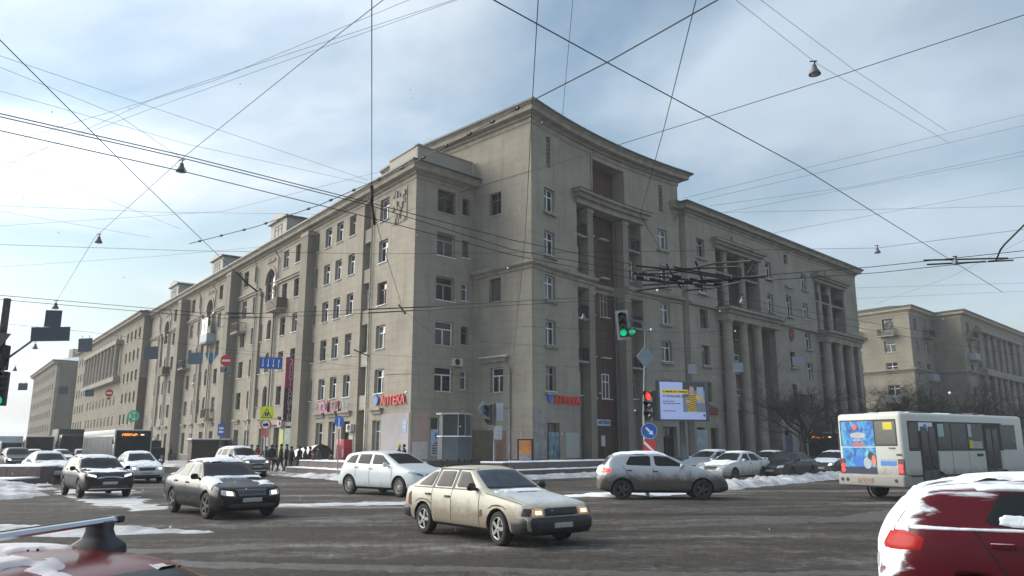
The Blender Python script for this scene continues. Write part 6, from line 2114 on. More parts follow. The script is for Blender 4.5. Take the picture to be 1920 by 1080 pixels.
def front_bus(label, loc, heading, W=2.5, Lb=12.0, Hb=2.95, col=(0.3, 0.3, 0.3), top=(0.5, 0.52, 0.54), led=True, name='bus', band=1.0, led_txt=''):
    """bus facing the crossing: dark glass front, window band along the sides, pale roof"""
    root = tag(empty(name, (loc[0], loc[1], 0), heading), label, 'bus')
    body = paint('bus_%s' % label[:14], col, 0.5, 0.9)
    rbox('body', -Lb / 2, Lb / 2, -W / 2, W / 2, 0.3, Hb, body, root, 0.1)
    rbox('roof_edge', -Lb / 2 + 0.02, Lb / 2 - 0.03, -W / 2 - 0.01, W / 2 + 0.01, Hb - 0.36, Hb + 0.03, mat('bus_roof_%s' % label[:8], top, 0.6, var=0.1), root, 0.08)
    xf = Lb / 2
    g = mat('bus_windscreen', (0.022, 0.025, 0.028), 0.2, spec=0.12, var=0.3, scale=1.5)
    panel('windscreen', xf - 0.02, xf + 0.012, -W / 2 + 0.09, W / 2 - 0.09, 1.0 * band, Hb - 0.12, g, root)
    for s in (-1, 1):
        n = int(Lb / 1.6)
        for i in range(n):
            x0 = -Lb / 2 + 0.4 + i * (Lb - 0.8) / n
            y = s * W / 2
            panel('side_window', x0, x0 + (Lb - 0.8) / n - 0.08, min(y, y + s * 0.012), max(y, y + s * 0.012), 1.15, Hb - 0.45, g, root)
        disc('headlight', (xf + 0.002, s * (W / 2 - 0.3), 0.75), 0.11, (1, 0, 0), M_LENS, root)
        mb = MB(); mb.tube([(xf - 0.1, s * W / 2, Hb - 0.4), (xf + 0.25, s * (W / 2 + 0.15), Hb - 0.5), (xf + 0.25, s * (W / 2 + 0.16), Hb - 1.0)], [0.02, 0.02, 0.09], 6)
        mb.build('mirror', M_TRIMB, root)
        panel('windscreen_post', xf - 0.03, xf + 0.02, min(s * (W / 2 - 0.09), s * W / 2), max(s * (W / 2 - 0.09), s * W / 2), 0.9, Hb - 0.05, mat('post_grey', (0.35, 0.37, 0.38), 0.5), root)
    panel('wiper', xf + 0.012, xf + 0.03, -0.8, 0.1, 1.12, 1.15, M_TRIMB, root)
    if led:
        p = panel('led_display', xf + 0.012, xf + 0.02, -W / 2 + 0.3, W / 2 - 0.3, Hb - 0.48, Hb - 0.18, M_TRIMB, root)
        M_LED = mat('led_amber', (0.8, 0.25, 0.05), 0.5, emit=(1.0, 0.28, 0.05), es=2.2)
        r2 = random.Random(5)
        y = 0.55
        panel('led_mark', xf + 0.021, xf + 0.024, 0.45, 0.68, Hb - 0.36, Hb - 0.30, mat('led_white', (1, 0.8, 0.6), 0.5, emit=(1.0, 0.75, 0.5), es=2.5), p)
        y = 0.25
        mb = MB()
        while y > -0.75:
            w = r2.uniform(0.02, 0.05)
            z0 = Hb - 0.42 + r2.choice((0, 0, 0.06)); z1 = Hb - 0.24 - r2.choice((0, 0.05))
            mb.box(xf + 0.021, xf + 0.024, y - w, y, z0, z1); y -= w + 0.035
        mb.build('led_text', M_LED, p)
    bus_wheels(root, (-Lb / 2 + 2.6, Lb / 2 - 2.5), W)
    return root


def lorry(label, loc, heading, col, cab, H=3.3, Lb=7.0, W=2.4):
    root = tag(empty('lorry', (loc[0], loc[1], 0), heading), label, 'lorry')
    rbox('cargo_box', -Lb / 2, Lb / 2 - 2.0, -W / 2, W / 2, 0.95, H, mat('cargo_%s' % label[:10], col, 0.6, var=0.15, scale=1.0), root, 0.03, 1)
    rbox('cab', Lb / 2 - 1.95, Lb / 2, -W / 2 + 0.08, W / 2 - 0.08, 0.55, H - 0.6, paint('cab_%s' % label[:10], cab, 0.3, 0.8), root, 0.12)
    panel('windscreen', Lb / 2 - 0.01, Lb / 2 + 0.012, -W / 2 + 0.22, W / 2 - 0.22, 1.55, H - 0.8, M_CGLASS, root)
    panel('grille', Lb / 2 - 0.01, Lb / 2 + 0.014, -0.6, 0.6, 0.9, 1.3, M_TRIMB, root)
    panel('chassis', -Lb / 2 + 0.1, Lb / 2 - 0.2, -0.5, 0.5, 0.55, 0.95, M_TRIMB, root)
    rbox('bumper', Lb / 2 - 0.15, Lb / 2 + 0.08, -W / 2 + 0.1, W / 2 - 0.1, 0.45, 0.75, M_TRIMB, root, 0.04, 2)
    for s in (-1, 1):
        disc('headlight', (Lb / 2 + 0.012, s * (W / 2 - 0.35), 0.95), 0.12, (1, 0, 0), M_LENS, root)
        panel('side_window', Lb / 2 - 1.2, Lb / 2 - 0.35, min(s * (W / 2 - 0.08), s * (W / 2 - 0.068)), max(s * (W / 2 - 0.08), s * (W / 2 - 0.068)), 1.6, H - 0.9, M_CGLASS, root)
    bus_wheels(root, (-Lb / 2 + 1.5, Lb / 2 - 1.1), W - 0.05, 0.45)


white_bus()
p = at_y(245, 850, 57); f = Vector((math.cos(H_ST), math.sin(H_ST), 0))
front_bus('long low-floor bus with dark glass front and amber display on the left street', (p.x - f.x * 6, p.y - f.y * 6), H_ST + R(1), col=(0.05, 0.055, 0.06), top=(0.52, 0.54, 0.55))
p = at_y(79, 850, 76)
front_bus('old bus with red stripe and white roof far down the left street', (p.x - f.x * 4, p.y - f.y * 4), H_ST - R(4), W=2.4, Lb=7.5, Hb=2.75, col=(0.2, 0.05, 0.04), top=(0.6, 0.62, 0.63), led=False)
p = at_y(1540, 850, 64); g_ = Vector((math.cos(H_RT), math.sin(H_RT), 0))
front_bus('bus with an amber display waiting behind the dark saloons on the right', (p.x - g_.x * 5, p.y - g_.y * 5), H_RT + R(6), col=(0.07, 0.075, 0.08), top=(0.36, 0.4, 0.42), Hb=2.85)
p = at_y(134, 850, 82)
lorry('dark high-sided lorry left of the low-floor bus', (p.x - f.x * 3, p.y - f.y * 3), H_ST, (0.03, 0.032, 0.035), (0.04, 0.045, 0.05), H=3.6)
p = at_y(20, 850, 92)
lorry('pale box lorry at the left edge behind the cars', (p.x - f.x * 3, p.y - f.y * 3), H_ST, (0.42, 0.47, 0.5), (0.3, 0.32, 0.34), H=3.0)
p = at_y(288, 860, 66)
lorry('small dark van-lorry right of the low-floor bus', (p.x - f.x * 2.2, p.y - f.y * 2.2), H_ST, (0.025, 0.022, 0.022), (0.03, 0.028, 0.028), H=2.3, Lb=5.0, W=1.8)


# ---------------------------------------------------------------- red car roof in the near left corner
def near_red_car():
    P = paint('red_near', (0.16, 0.022, 0.02), 0.0, 0.0, rough=0.22)
    sp = sp_sedan(P, lamp=None, roof_snow=False, hood_snow=False)
    sp['parts'].append(snow_part('T', [(2.1, -0.56), (3.6, -0.56)], [(2.1, 0.56), (3.6, 0.56)], 0.012, 1.5, 31, n=60, m=40, lump=0.006, mt=mat('melting_snow', (0.62, 0.58, 0.6), 0.5, var=0.12, scale=4)))
    k = 1.315 / 1.46
    ht = [(x, z * k if z > 0.9 else z) for x, z in sp['top']]
    sp['top'] = ht
    sp['belt'] = [(x, z * k if z > 0.9 else z) for x, z in sp['belt']]
    def sc(c):
        return [(x, z * k if z > 0.9 else z) for x, z in c]
    sp['parts'] = [(q[0], q[1], sc(q[2]), sc(q[3]), *q[4:]) if q[1] in 'SFR' else q for q in sp['parts']]
    loc = (-1.86, 3.28); h = R(-6)
    root, bvh = make_car(sp, 'dark red car roof with a silver roof bar in the bottom left corner', loc, h, scale=1.0)
    # roof bar on two clamp feet
    Mw = root.matrix_world
    xb = -0.12
    M_BAR = mat('bar_aluminium', (0.62, 0.64, 0.66), 0.3, 0.9, var=0.1, scale=6)
    ys = (-0.46, 0.48)
    zr = [bvh.ray_cast(Vector((xb, y, 4)), Vector((0, 0, -1)))[0].z for y in ys]
    zb = max(zr) + 0.12
    bar = MB()
    prof = [(-0.04, 0.0), (-0.032, 0.014), (0.0, 0.019), (0.028, 0.014), (0.042, 0.0), (0.028, -0.012), (-0.032, -0.012)]
    for y in (-0.60, 0.56):
        for x, z in prof:
            bar.v.append((xb + x, y, zb + z))
    n = len(prof)
    for j in range(n):
        bar.f.append((j, (j + 1) % n, n + (j + 1) % n, n + j)); bar.m.append(0); bar.uv.append(None); bar.sm.append(False)
    bo = bar.build('roof_bar', M_BAR, root)
    gr = MB(); gr.box(xb - 0.006, xb + 0.006, -0.595, 0.555, zb + 0.0185, zb + 0.0205); gr.build('bar_groove', M_TRIMB, bo)
    for y, sg in ((-0.6, -1), (0.56, 1)):
        c = MB(); c.box(xb - 0.043, xb + 0.045, min(y, y + sg * 0.05), max(y, y + sg * 0.05), zb - 0.014, zb + 0.02); c.build('end_cap', M_TRIMB, bo, bevel=0.01)
    for y, z in zip(ys, zr):
        ft = MB()
        for zz, hw, hd in ((z - 0.03, 0.10, 0.085), (z + 0.02, 0.10, 0.075), (z + 0.05, 0.062, 0.05), (z + 0.085, 0.05, 0.042), (zb + 0.004, 0.052, 0.045)):
            for sx, sy in ((-1, -1), (1, -1), (1, 1), (-1, 1)):
                ft.v.append((xb + sx * hw, y + sy * hd, zz))
        for k2 in range(4):
            for j in range(4):
                a, b = k2 * 4 + j, k2 * 4 + (j + 1) % 4
                ft.f.append((a, b, b + 4, a + 4)); ft.m.append(0); ft.uv.append(None); ft.sm.append(True)
        ft.f.append((16, 17, 18, 19)); ft.m.append(0); ft.uv.append(None); ft.sm.append(False)
        fo = ft.build('clamp_foot', mat('foot_plastic', (0.016, 0.016, 0.022), 0.4, var=0.1), root, bevel=0.012)
    return root


near_red_car()


# ---------------------------------------------------------------- signs, lights and street furniture
def pole(mb, p, h, r=0.05, z0=0.0):
    mb.tube([(p[0], p[1], z0), (p[0], p[1], h)], [r * 1.15, r], 10)


M_POLE = mat('pole_grey', (0.16, 0.17, 0.18), 0.55, 0.4, var=0.25)
M_TL = mat('signal_black', (0.02, 0.022, 0.025), 0.5, var=0.2)
M_TLG = mat('signal_grey', (0.27, 0.29, 0.31), 0.5, var=0.15)
M_GREEN = mat('green_lit', (0.0, 0.5, 0.2), 0.3, emit=(0.0, 0.9, 0.35), es=0.5)
M_REDL = mat('red_lit', (0.6, 0.02, 0.01), 0.3, emit=(1.0, 0.035, 0.02), es=1.7)
M_OFF = mat('lens_off', (0.02, 0.02, 0.02), 0.15, spec=0.7)


def signal_head(parent, M, lit=None, plate=False, r=0.15, arrow=False):
    """three-lens traffic signal, face along local -Y, z up, centred"""
    s = r * 2.45
    H = s * 3
    mb = MB(); mb.box(-s / 2, s / 2, -0.06, 0.16, -H / 2, H / 2)
    hd = mb.build('signal_head', M_TL, parent, bevel=0.02); hd.matrix_local = M
    if plate:
        pb = MB(); pb.box(-s / 2 - 0.09, s / 2 + 0.09, 0.0, 0.02, -H / 2 - 0.1, H / 2 + 0.1)
        pb.build('backplate', M_TLG, hd)
    for i, (nm, m) in enumerate((('red', M_REDL), ('amber', None), ('green', M_GREEN))):
        z = H / 2 - s * (i + 0.5)
        on = lit == nm
        Mx = Matrix.Translation((0, -0.062, z)) @ Matrix.Rotation(math.pi / 2, 4, 'X')
        l = MB(); l.lathe([(0.0001, 0.02), (r * 0.7, 0.015), (r, 0.0)], 18, M=Mx)
        l.build('lens', m if on and m else M_OFF, hd)
        v = MB()
        K = 12
        for k in range(K):
            a0, a1 = math.pi * (-0.12 + 1.24 * k / K), math.pi * (-0.12 + 1.24 * (k + 1) / K)
            def P_(a, y, rr):
                return (rr * math.cos(a), y, z + rr * math.sin(a))
            d0 = 0.24 * (0.35 + 0.65 * max(0, math.sin(a0))); d1 = 0.24 * (0.35 + 0.65 * max(0, math.sin(a1)))
            v.quad(P_(a0, -0.06, r * 1.08), P_(a1, -0.06, r * 1.08), P_(a1, -0.06 - d1, r * 1.08), P_(a0, -0.06 - d0, r * 1.08))
        v.build('visor', M_TL, hd)
    if arrow:
        z = H / 2 - s * 2.5
        a = MB(); a.box(s / 2 + 0.01, s / 2 + 0.01 + s, -0.06, 0.16, z - s / 2, z + s / 2)
        ab = a.build('arrow_section', M_TL, hd, bevel=0.02)
        Mx = Matrix.Translation((s + 0.01, -0.062, z)) @ Matrix.Rotation(math.pi / 2, 4, 'X')
        l = MB(); l.lathe([(0.0001, 0.012), (r, 0.0)], 18, M=Mx); l.build('lens', mat('green_dim', (0.0, 0.14, 0.07), 0.3, emit=(0, 0.6, 0.25), es=0.25), ab)
        t = MB(); t.box(s + 0.01 - 0.1, s + 0.01 + 0.06, -0.085, -0.08, z - 0.03, z + 0.03)
        t.poly([(s + 0.07, -0.083, z - 0.08), (s + 0.16, -0.083, z), (s + 0.07, -0.083, z + 0.08)])
        t.build('arrow', mat('green_arrow', (0.0, 0.4, 0.2), 0.4, emit=(0.1, 0.8, 0.4), es=0.35), ab)
    return hd


def plate(parent, name, M, shape, m, th=0.02):
    """flat sign plate facing local -Y from an outline in local x, z"""
    mb = MB()
    f = [(x, -th, z) for x, z in shape]; b = [(x, 0, z) for x, z in shape]
    mb.poly(f); mb.poly(list(reversed(b)))
    n = len(shape)
    for i in range(n):
        mb.quad(f[i], f[(i + 1) % n], b[(i + 1) % n], b[i])
    o = mb.build(name, m, parent)
    o.matrix_local = M
    return o


def circle(r, n=28, cx=0, cz=0):
    return [(cx + r * math.cos(2 * math.pi * i / n), cz + r * math.sin(2 * math.pi * i / n)) for i in range(n)]


def rect(w, h, cx=0, cz=0):
    return [(cx - w / 2, cz - h / 2), (cx + w / 2, cz - h / 2), (cx + w / 2, cz + h / 2), (cx - w / 2, cz + h / 2)]


def T(p, rz=0.0):
    return Matrix.Translation(p) @ Matrix.Rotation(rz, 4, 'Z')


M_SBLUE = mat('sign_blue', (0.02, 0.10, 0.42), 0.4, var=0.1)
M_SRED = mat('sign_red', (0.55, 0.03, 0.03), 0.4, var=0.1)
M_SYEL = mat('sign_yellow_green', (0.62, 0.68, 0.02), 0.4, emit=(0.6, 0.7, 0.0), es=0.06)
M_SWHITE = mat('sign_white', (0.70, 0.72, 0.75), 0.5, var=0.1)

# --- mast with the green light over the crossing and the red light below
Y = 29.0
p = at_y(1209, 800, Y)
root = tag(empty('signal_mast', (p.x, Y, 0)), 'grey signal mast with a green light on its bent arm and a red light below', 'traffic light')
q1 = at_y(1211, 625, Y); q2 = at_y(1203, 604, Y); q3 = at_y(1172, 598, Y)
mb = MB(); mb.tube([(0, 0, 0), (0, 0, 3), (q1.x - p.x, 0, q1.z), (q2.x - p.x, 0, q2.z), (q3.x - p.x, 0, q3.z)], [0.085, 0.07, 0.05, 0.04, 0.035], 10)
mb.build('mast', M_POLE, root)
c = at_y(1167, 610, Y)
hd = signal_head(root, T((c.x - p.x, -0.1, c.z), R(-12)) @ Matrix.Rotation(R(-4), 4, 'Y'), 'green', plate=True, r=0.125, arrow=True)
c = at_y(1219, 761, Y)
hd = signal_head(root, T((c.x - p.x - 0.02, -0.12, c.z), R(-52)), 'red', r=0.15)
c = at_y(1209, 670, Y)
plate(root, 'sign_back', T((c.x - p.x, -0.1, c.z), R(28)), [(-0.42, 0), (0, -0.42), (0.42, 0), (0, 0.42)], M_SIGNBACK_L)
c = at_y(1216, 808, Y)
s = plate(root, 'keep_right_sign', T((c.x - p.x, -0.14, c.z), R(-6)), circle(0.29), M_SWHITE)
plate(s, 'sign_face', T((0, -0.021, 0)), circle(0.275), M_SBLUE, 0.003)
a = R(-45)
ar = [(-0.17, 0.035), (-0.17, -0.035), (0.06, -0.035), (0.06, -0.10), (0.2, 0), (0.06, 0.10), (0.06, 0.035)]
ar = [(x * math.cos(a) - z * math.sin(a), x * math.sin(a) + z * math.cos(a)) for x, z in ar]
plate(s, 'arrow', T((0, -0.025, 0)), ar, M_SWHITE, 0.003)
c = at_y(1216, 836, Y)
s = plate(root, 'marker_board', T((c.x - p.x, -0.14, c.z), R(-6)), rect(0.42, 0.42), M_SRED)
plate(s, 'stripe', T((0, -0.021, 0)), [(-0.2, 0.2), (-0.2, 0.09), (0.1, -0.2), (0.2, -0.2), (0.2, -0.19), (-0.19, 0.2)], M_SWHITE, 0.003)

# --- signal on the pavement beside the police booth
Y = 46.0
p = at_y(927, 880, Y)
root = tag(empty('signal_post', (p.x, Y, 0)), 'dark post with an unlit-looking signal and control box right of the police booth', 'traffic light')
zt = at_y(927, 757, Y).z
mb = MB(); pole(mb, (0, 0), zt, 0.075); mb.build('post', M_POLE, root)
c = at_y(917, 778, Y)
signal_head(root, T((c.x - p.x, -0.15, c.z), R(-62)), None, r=0.16)
c = at_y(906, 767, Y)
plate(root, 'sign_back', T((c.x - p.x, -0.1, c.z), R(35)), [(-0.4, 0), (0, -0.45), (0.4, 0), (0, 0.45)], M_SIGNBACK_L)
c = at_y(937, 772, Y)
panel('control_box', c.x - p.x - 0.2, c.x - p.x + 0.2, -0.1, 0.25, c.z - 0.5, c.z + 0.5, M_GREYP, root, 0.02)
c = at_y(935, 808, Y)
panel('poster_box', c.x - p.x - 0.24, c.x - p.x + 0.2, -0.12, 0.2, c.z - 0.5, c.z + 0.3, mat('worn_notice', (0.36, 0.38, 0.42), 0.7, var=0.4, scale=6), root, 0.02)
mb = MB(); c = at_y(943, 765, Y); mb.tube([(0, 0, c.z), (c.x - p.x + 0.35, 0, c.z)], 0.03, 6); mb.build('bracket', M_POLE, root)

# --- big green signal at the left edge with its arm of sign boards
Y = 20.0
p = at_y(-18, 800, Y)
root = tag(empty('signal_mast', (p.x, Y, 0)), 'dark mast at the left edge with a green light and an arm of sign boards', 'traffic light')
a0, a1, a2 = at_y(9, 690, Y), at_y(14, 672, Y), at_y(64, 636, Y)
top_ = at_y(-18, 560, Y).z
mb = MB(); pole(mb, (0, 0), top_, 0.09)
mb.tube([(0, 0, a0.z - 0.4), (a0.x - p.x, 0, a0.z), (a1.x - p.x, 0, a1.z), (a2.x - p.x, 0, a2.z), (at_y(100, 618, Y).x - p.x, 0, at_y(100, 618, Y).z)], 0.03, 8)
mb.build('mast', M_POLE, root)
c = at_y(6, 729, Y)
signal_head(root, T((c.x - p.x, -0.12, c.z), R(14)), 'green', r=0.118)
c = at_y(0, 668, Y)
panel('signal_housing', c.x - p.x - 0.3, c.x - p.x + 0.14, -0.1, 0.2, c.z - 0.35, c.z + 0.3, M_TL, root, 0.03)
c = at_y(4, 640, Y)
plate(root, 'hood_plate', T((c.x - p.x, -0.15, c.z), R(-10)), [(-0.3, 0.2), (0.36, 0.17), (0.0, -0.3), (-0.3, -0.3)], M_TL)
c = at_y(97, 627, Y)
plate(root, 'sign_board_back', T((c.x - p.x, -0.05, c.z), R(8)) @ Matrix.Rotation(R(-2), 4, 'Y'), rect(0.94, 0.37), M_SIGNBACK)
c = at_y(102, 598, Y)
plate(root, 'sign_board_back', T((c.x - p.x, -0.045, c.z), R(8)), rect(0.40, 0.44), M_SIGNBACK)


# --- signs hung on span wires over the left street
def hung_sign(name, label, px, py, Y, shape, m, extras=(), rz=0.0, group=None, tilt=0.0):
    c = at_y(px, py, Y)
    o = tag(empty(name, c, 0), label, 'sign', group)
    pl = plate(o, 'sign_plate', T((0, 0, 0), rz) @ Matrix.Rotation(tilt, 4, 'Y'), shape, m)
    for i, (sh, mm) in enumerate(extras):
        plate(pl, 'sign_mark', T((0, -0.021 - 0.004 * i, 0)), sh, mm, 0.003)
    zs = [z for x, z in shape]; xs = [x for x, z in shape]
    mb = MB()
    for x in (min(xs) * 0.5, max(xs) * 0.5):
        mb.tube([(x, -0.01, max(zs) - 0.03), (x, -0.01, max(zs) + 0.16)], 0.012, 5)
    mb.build('hanger', M_CABLE, o)
    return o


G_ = 'sign boards hung over the left street, seen from behind'
hung_sign('sign_board', 'dark blank sign board back hung nearest the left mast, against the sky', 160, 647, 40, rect(0.72, 0.70), M_SIGNBACK, tilt=R(-3), group=G_)
hung_sign('sign_board', 'small dark sign board back against the sky above the far street end', 43, 725, 55, rect(0.66, 0.5), M_SIGNBACK, group=G_)
hung_sign('sign_board', 'small dark sign board back against the brown-grey building', 119, 732, 60, rect(0.68, 0.58), M_SIGNBACK, group=G_)
hung_sign('sign_board', 'small green-grey sign board back left of the small no-entry sign', 168, 737, 64, rect(0.72, 0.55), mat('sign_back_green', (0.06, 0.10, 0.10), 0.5), group=G_)
hung_sign('sign_board', 'dark square sign board back where the ochre building meets the beige wing', 283, 662, 44, rect(0.78, 0.72), M_SIGNBACK, tilt=R(-4), group=G_)
hung_sign('sign_board', 'blue-grey square sign board back left of the striped give-way board', 367, 672, 46, rect(0.8, 0.70), mat('sign_back_blue', (0.11, 0.15, 0.2), 0.5, 0.2), tilt=R(-3), group=G_)
hung_sign('give_way_sign', 'blue triangular sign with white stripes left of the large no-entry sign', 396, 673, 46.5, [(-0.42, 0.36), (0.0, -0.38), (0.42, 0.36)], mat('sign_dull_blue', (0.08, 0.17, 0.27), 0.5), [(rect(0.06, 0.5, -0.18, 0.1), M_SWHITE), (rect(0.06, 0.5, 0.16, 0.1), M_SWHITE)])
hung_sign('no_entry_sign', 'large red no-entry sign with a downward arrow plate over the left street', 424, 676, 47, circle(0.345), M_SRED, [(rect(0.5, 0.13), M_SWHITE), (rect(0.66, 0.34, 0.02, -0.55), mat('arrow_plate', (0.16, 0.2, 0.2), 0.6)), ([(-0.14, -0.53), (0.02, -0.68), (0.18, -0.53), (0.05, -0.58), (0.05, -0.42), (-0.01, -0.42), (-0.01, -0.58)], M_BLACK)])
hung_sign('no_entry_sign', 'small far red no-entry sign against the ochre building', 205, 737, 68, circle(0.34), M_SRED, [(rect(0.46, 0.12), M_SWHITE), ([(-0.2, -0.42), (0, -0.6), (0.2, -0.42), (0.06, -0.46), (0.06, -0.36), (-0.06, -0.36), (-0.06, -0.46)], M_BLACK)])
ex = []
for i, up in enumerate((0, 0, 0, 1)):
    x = -0.5 + i * 0.335
    s_ = 1 if up else -1
    ex.append(([(x - 0.025, -0.26 * s_), (x + 0.025, -0.26 * s_), (x + 0.025, 0.12 * s_), (x + 0.07, 0.12 * s_), (x, 0.27 * s_), (x - 0.07, 0.12 * s_), (x - 0.025, 0.12 * s_)], M_SWHITE))
hung_sign('lane_sign', 'wide blue lane sign with white arrows over the left street', 508, 681, 49, rect(1.4, 0.72), M_SBLUE, ex, tilt=R(2))
hung_sign('sign_board', 'pale sign board back hung above the billboard', 1298, 692, 47, rect(0.52, 0.56), M_SIGNBACK_L, group='pale sign boards over the right street')
hung_sign('sign_board', 'pale sign board back in front of the near portico columns', 1384, 689, 50, rect(0.62, 0.6), M_SIGNBACK_L, group='pale sign boards over the right street')
hung_sign('sign_board', 'wide pale sign board back between the two porticoes', 1497, 677, 50, rect(0.78, 0.56), mat('sign_back_violet', (0.2, 0.21, 0.28), 0.5), group='pale sign boards over the right street')

# --- post with the children sign and two more
Y = 53.0
p = at_y(494, 885, Y)
root = tag(empty('sign_post', (p.x, Y, 0)), 'post with a yellow children warning sign, no-lorries sign and red board by the railing', 'sign')
mb = MB(); pole(mb, (0, 0), at_y(494, 762, Y).z, 0.04); mb.build('post', M_POLE, root)
c = at_y(495, 775, Y)
s = plate(root, 'children_sign', T((0, -0.06, c.z), R(6)), rect(0.9, 0.9), M_SYEL)
plate(s, 'triangle', T((0, -0.021, 0)), [(-0.36, -0.3), (0.36, -0.3), (0, 0.34)], M_BLACK, 0.003)
plate(s, 'triangle_inner', T((0, -0.025, 0)), [(-0.29, -0.26), (0.29, -0.26), (0, 0.25)], mat('sign_warm', (0.6, 0.62, 0.2), 0.5), 0.003)
for x in (-0.07, 0.07):
    plate(s, 'child_figure', T((x, -0.029, 0)), [(-0.05, -0.2), (0.02, -0.2), (0.06, -0.05), (0.05, 0.06), (-0.04, 0.06), (-0.05, -0.05)], M_BLACK, 0.003)
c = at_y(493, 796, Y)
s = plate(root, 'no_lorries_sign', T((-0.02, -0.06, c.z), R(6)), circle(0.36), M_SRED)
plate(s, 'sign_face', T((0, -0.021, 0)), circle(0.28), M_SWHITE, 0.003)
plate(s, 'lorry_mark', T((0, -0.025, 0)), [(-0.18, -0.1), (0.18, -0.1), (0.18, 0.02), (0.08, 0.1), (0.02, 0.1), (0.02, 0.06), (-0.18, 0.06)], M_BLACK, 0.003)
c = at_y(490, 813, Y)
plate(root, 'red_board', T((-0.05, -0.06, c.z), R(6)), rect(0.52, 0.46), mat('board_pinkred', (0.6, 0.16, 0.15), 0.5, var=0.2, scale=7))

Y = 80.0
p = at_y(412, 850, Y)
root = tag(empty('bus_stop_sign', (p.x, Y, 0)), 'blue bus stop sign on a post by the shelter', 'sign')
mb = MB(); pole(mb, (0, 0), at_y(412, 790, Y).z, 0.04); mb.build('post', M_POLE, root)
s = plate(root, 'sign_plate', T((0, -0.06, at_y(412, 806, Y).z)), rect(0.7, 1.2), M_SBLUE)
plate(s, 'bus_mark', T((0, -0.021, 0)), rect(0.46, 0.2, 0, 0.16), M_SWHITE, 0.003); plate(s, 'bus_mark', T((0, -0.021, 0)), rect(0.46, 0.2, 0, -0.2), M_SWHITE, 0.003)

Y = 45.5
p = at_y(633, 870, Y)
root = tag(empty('parking_sign', (p.x, Y, 0)), 'dark blue direction sign on a thin post in front of the shop windows', 'sign')
mb = MB(); pole(mb, (0, 0), at_y(633, 780, Y).z, 0.03); mb.build('post', M_POLE, root)
s = plate(root, 'sign_plate', T((0, -0.05, at_y(633, 790, Y).z), R(-20)), circle(0.32), M_SBLUE)
plate(s, 'arrow', T((0, -0.021, 0)), rect(0.06, 0.4), M_SWHITE, 0.003)
plate(root, 'white_strip', T((0, -0.05, at_y(633, 800, Y).z), R(-20)), rect(0.1, 0.22), M_SWHITE)

# --- police booth on legs
Y = 47.5
p = at_y(850, 880, Y)
root = tag(empty('police_booth', (p.x, Y, 0), R(-14)), 'slate-blue glazed police booth standing on legs before the corner', 'booth')
zb, zm, zt = at_y(850, 861, Y).z, at_y(850, 818, Y).z, at_y(850, 778, Y).z
oc = [(-0.88, -0.45), (-0.45, -0.85), (0.55, -0.85), (0.88, -0.5), (0.88, 0.6), (0.5, 0.85), (-0.5, 0.85), (-0.88, 0.5)]
M_SLATE = mat('booth_slate', (0.055, 0.068, 0.085), 0.6, var=0.15)
mb = MB(); mb.prism(oc, zb, zm); mb.build('lower_panel', M_SLATE, root)
mb = MB(); mb.prism([(x * 0.96, y * 0.96) for x, y in oc], zm, zt); mb.build('glazing', mat('booth_glass', (0.035, 0.038, 0.038), 0.35, var=0.2, scale=2, spec=0.25), root)
mb = MB()
for x, y in oc:
    mb.tube([(x * 0.98, y * 0.98, zm), (x * 0.98, y * 0.98, zt)], 0.035, 5)
mb.build('mullion', mat('booth_frame', (0.2, 0.23, 0.25), 0.5), root)
mb = MB(); mb.prism([(x * 1.1, y * 1.1) for x, y in oc], zt, zt + 0.1); mb.build('roof', mat('booth_roof', (0.3, 0.32, 0.33), 0.6), root)
mb = MB(); mb.prism([(x * 1.06, y * 1.06) for x, y in oc], zm - 0.03, zm + 0.02); mb.build('snow_ledge', M_SNOW, root)
mb = MB(); mb.box(-0.6, -0.52, -0.6, -0.52, 0, zb); mb.build('leg', M_IRON, root)
for x, y in ((0.5, -0.6), (-0.6, 0.5), (0.5, 0.5)):
    mb = MB(); mb.box(x, x + 0.08, y, y + 0.08, 0, zb); mb.build('leg', M_IRON, root)
mb = MB(); mb.box(-0.55, 0.55, -0.58, -0.52, 0.45, 0.52); mb.build('cross_brace', M_IRON, root)

# --- billboard
Y = 56.0
a, b = at_y(1236, 752, Y), at_y(1320, 752, Y + 1.0)
z0, z1 = at_y(1278, 786, Y).z, at_y(1278, 716, Y).z
c = (a + b) / 2
ang = math.atan2(b.y - a.y, b.x - a.x)
wB = (b - a).length
root = tag(empty('billboard', (c.x, c.y, 0), ang), 'lit advertising billboard with a man in a yellow and black striped shirt', 'billboard')
hB = z1 - z0
zc = (z0 + z1) / 2
panel('frame', -wB / 2 - 0.12, wB / 2 + 0.32, -0.15, 0.3, z0 - 0.12, z1 + 0.1, mat('billboard_frame', (0.11, 0.125, 0.14), 0.5), root, 0.03)
mb = MB(); mb.tube([(0, 0.1, 0), (0, 0.1, z0)], 0.2, 12); mb.build('post', M_POLE, root)


def ad(nm, x0, x1, za, zb_, m, d):
    """flat print on the billboard face, in fractions of its width and height"""
    mb = MB(); X = lambda u: -wB / 2 + u * wB; Z = lambda v: z0 + v * hB
    mb.quad((X(x0), -0.152 - d, Z(za)), (X(x1), -0.152 - d, Z(za)), (X(x1), -0.152 - d, Z(zb_)), (X(x0), -0.152 - d, Z(zb_)))
    return mb.build(nm, m, root)


def adp(nm, pts, m, d):
    mb = MB(); mb.poly([(-wB / 2 + u * wB, -0.152 - d, z0 + v * hB) for u, v in pts]); return mb.build(nm, m, root)


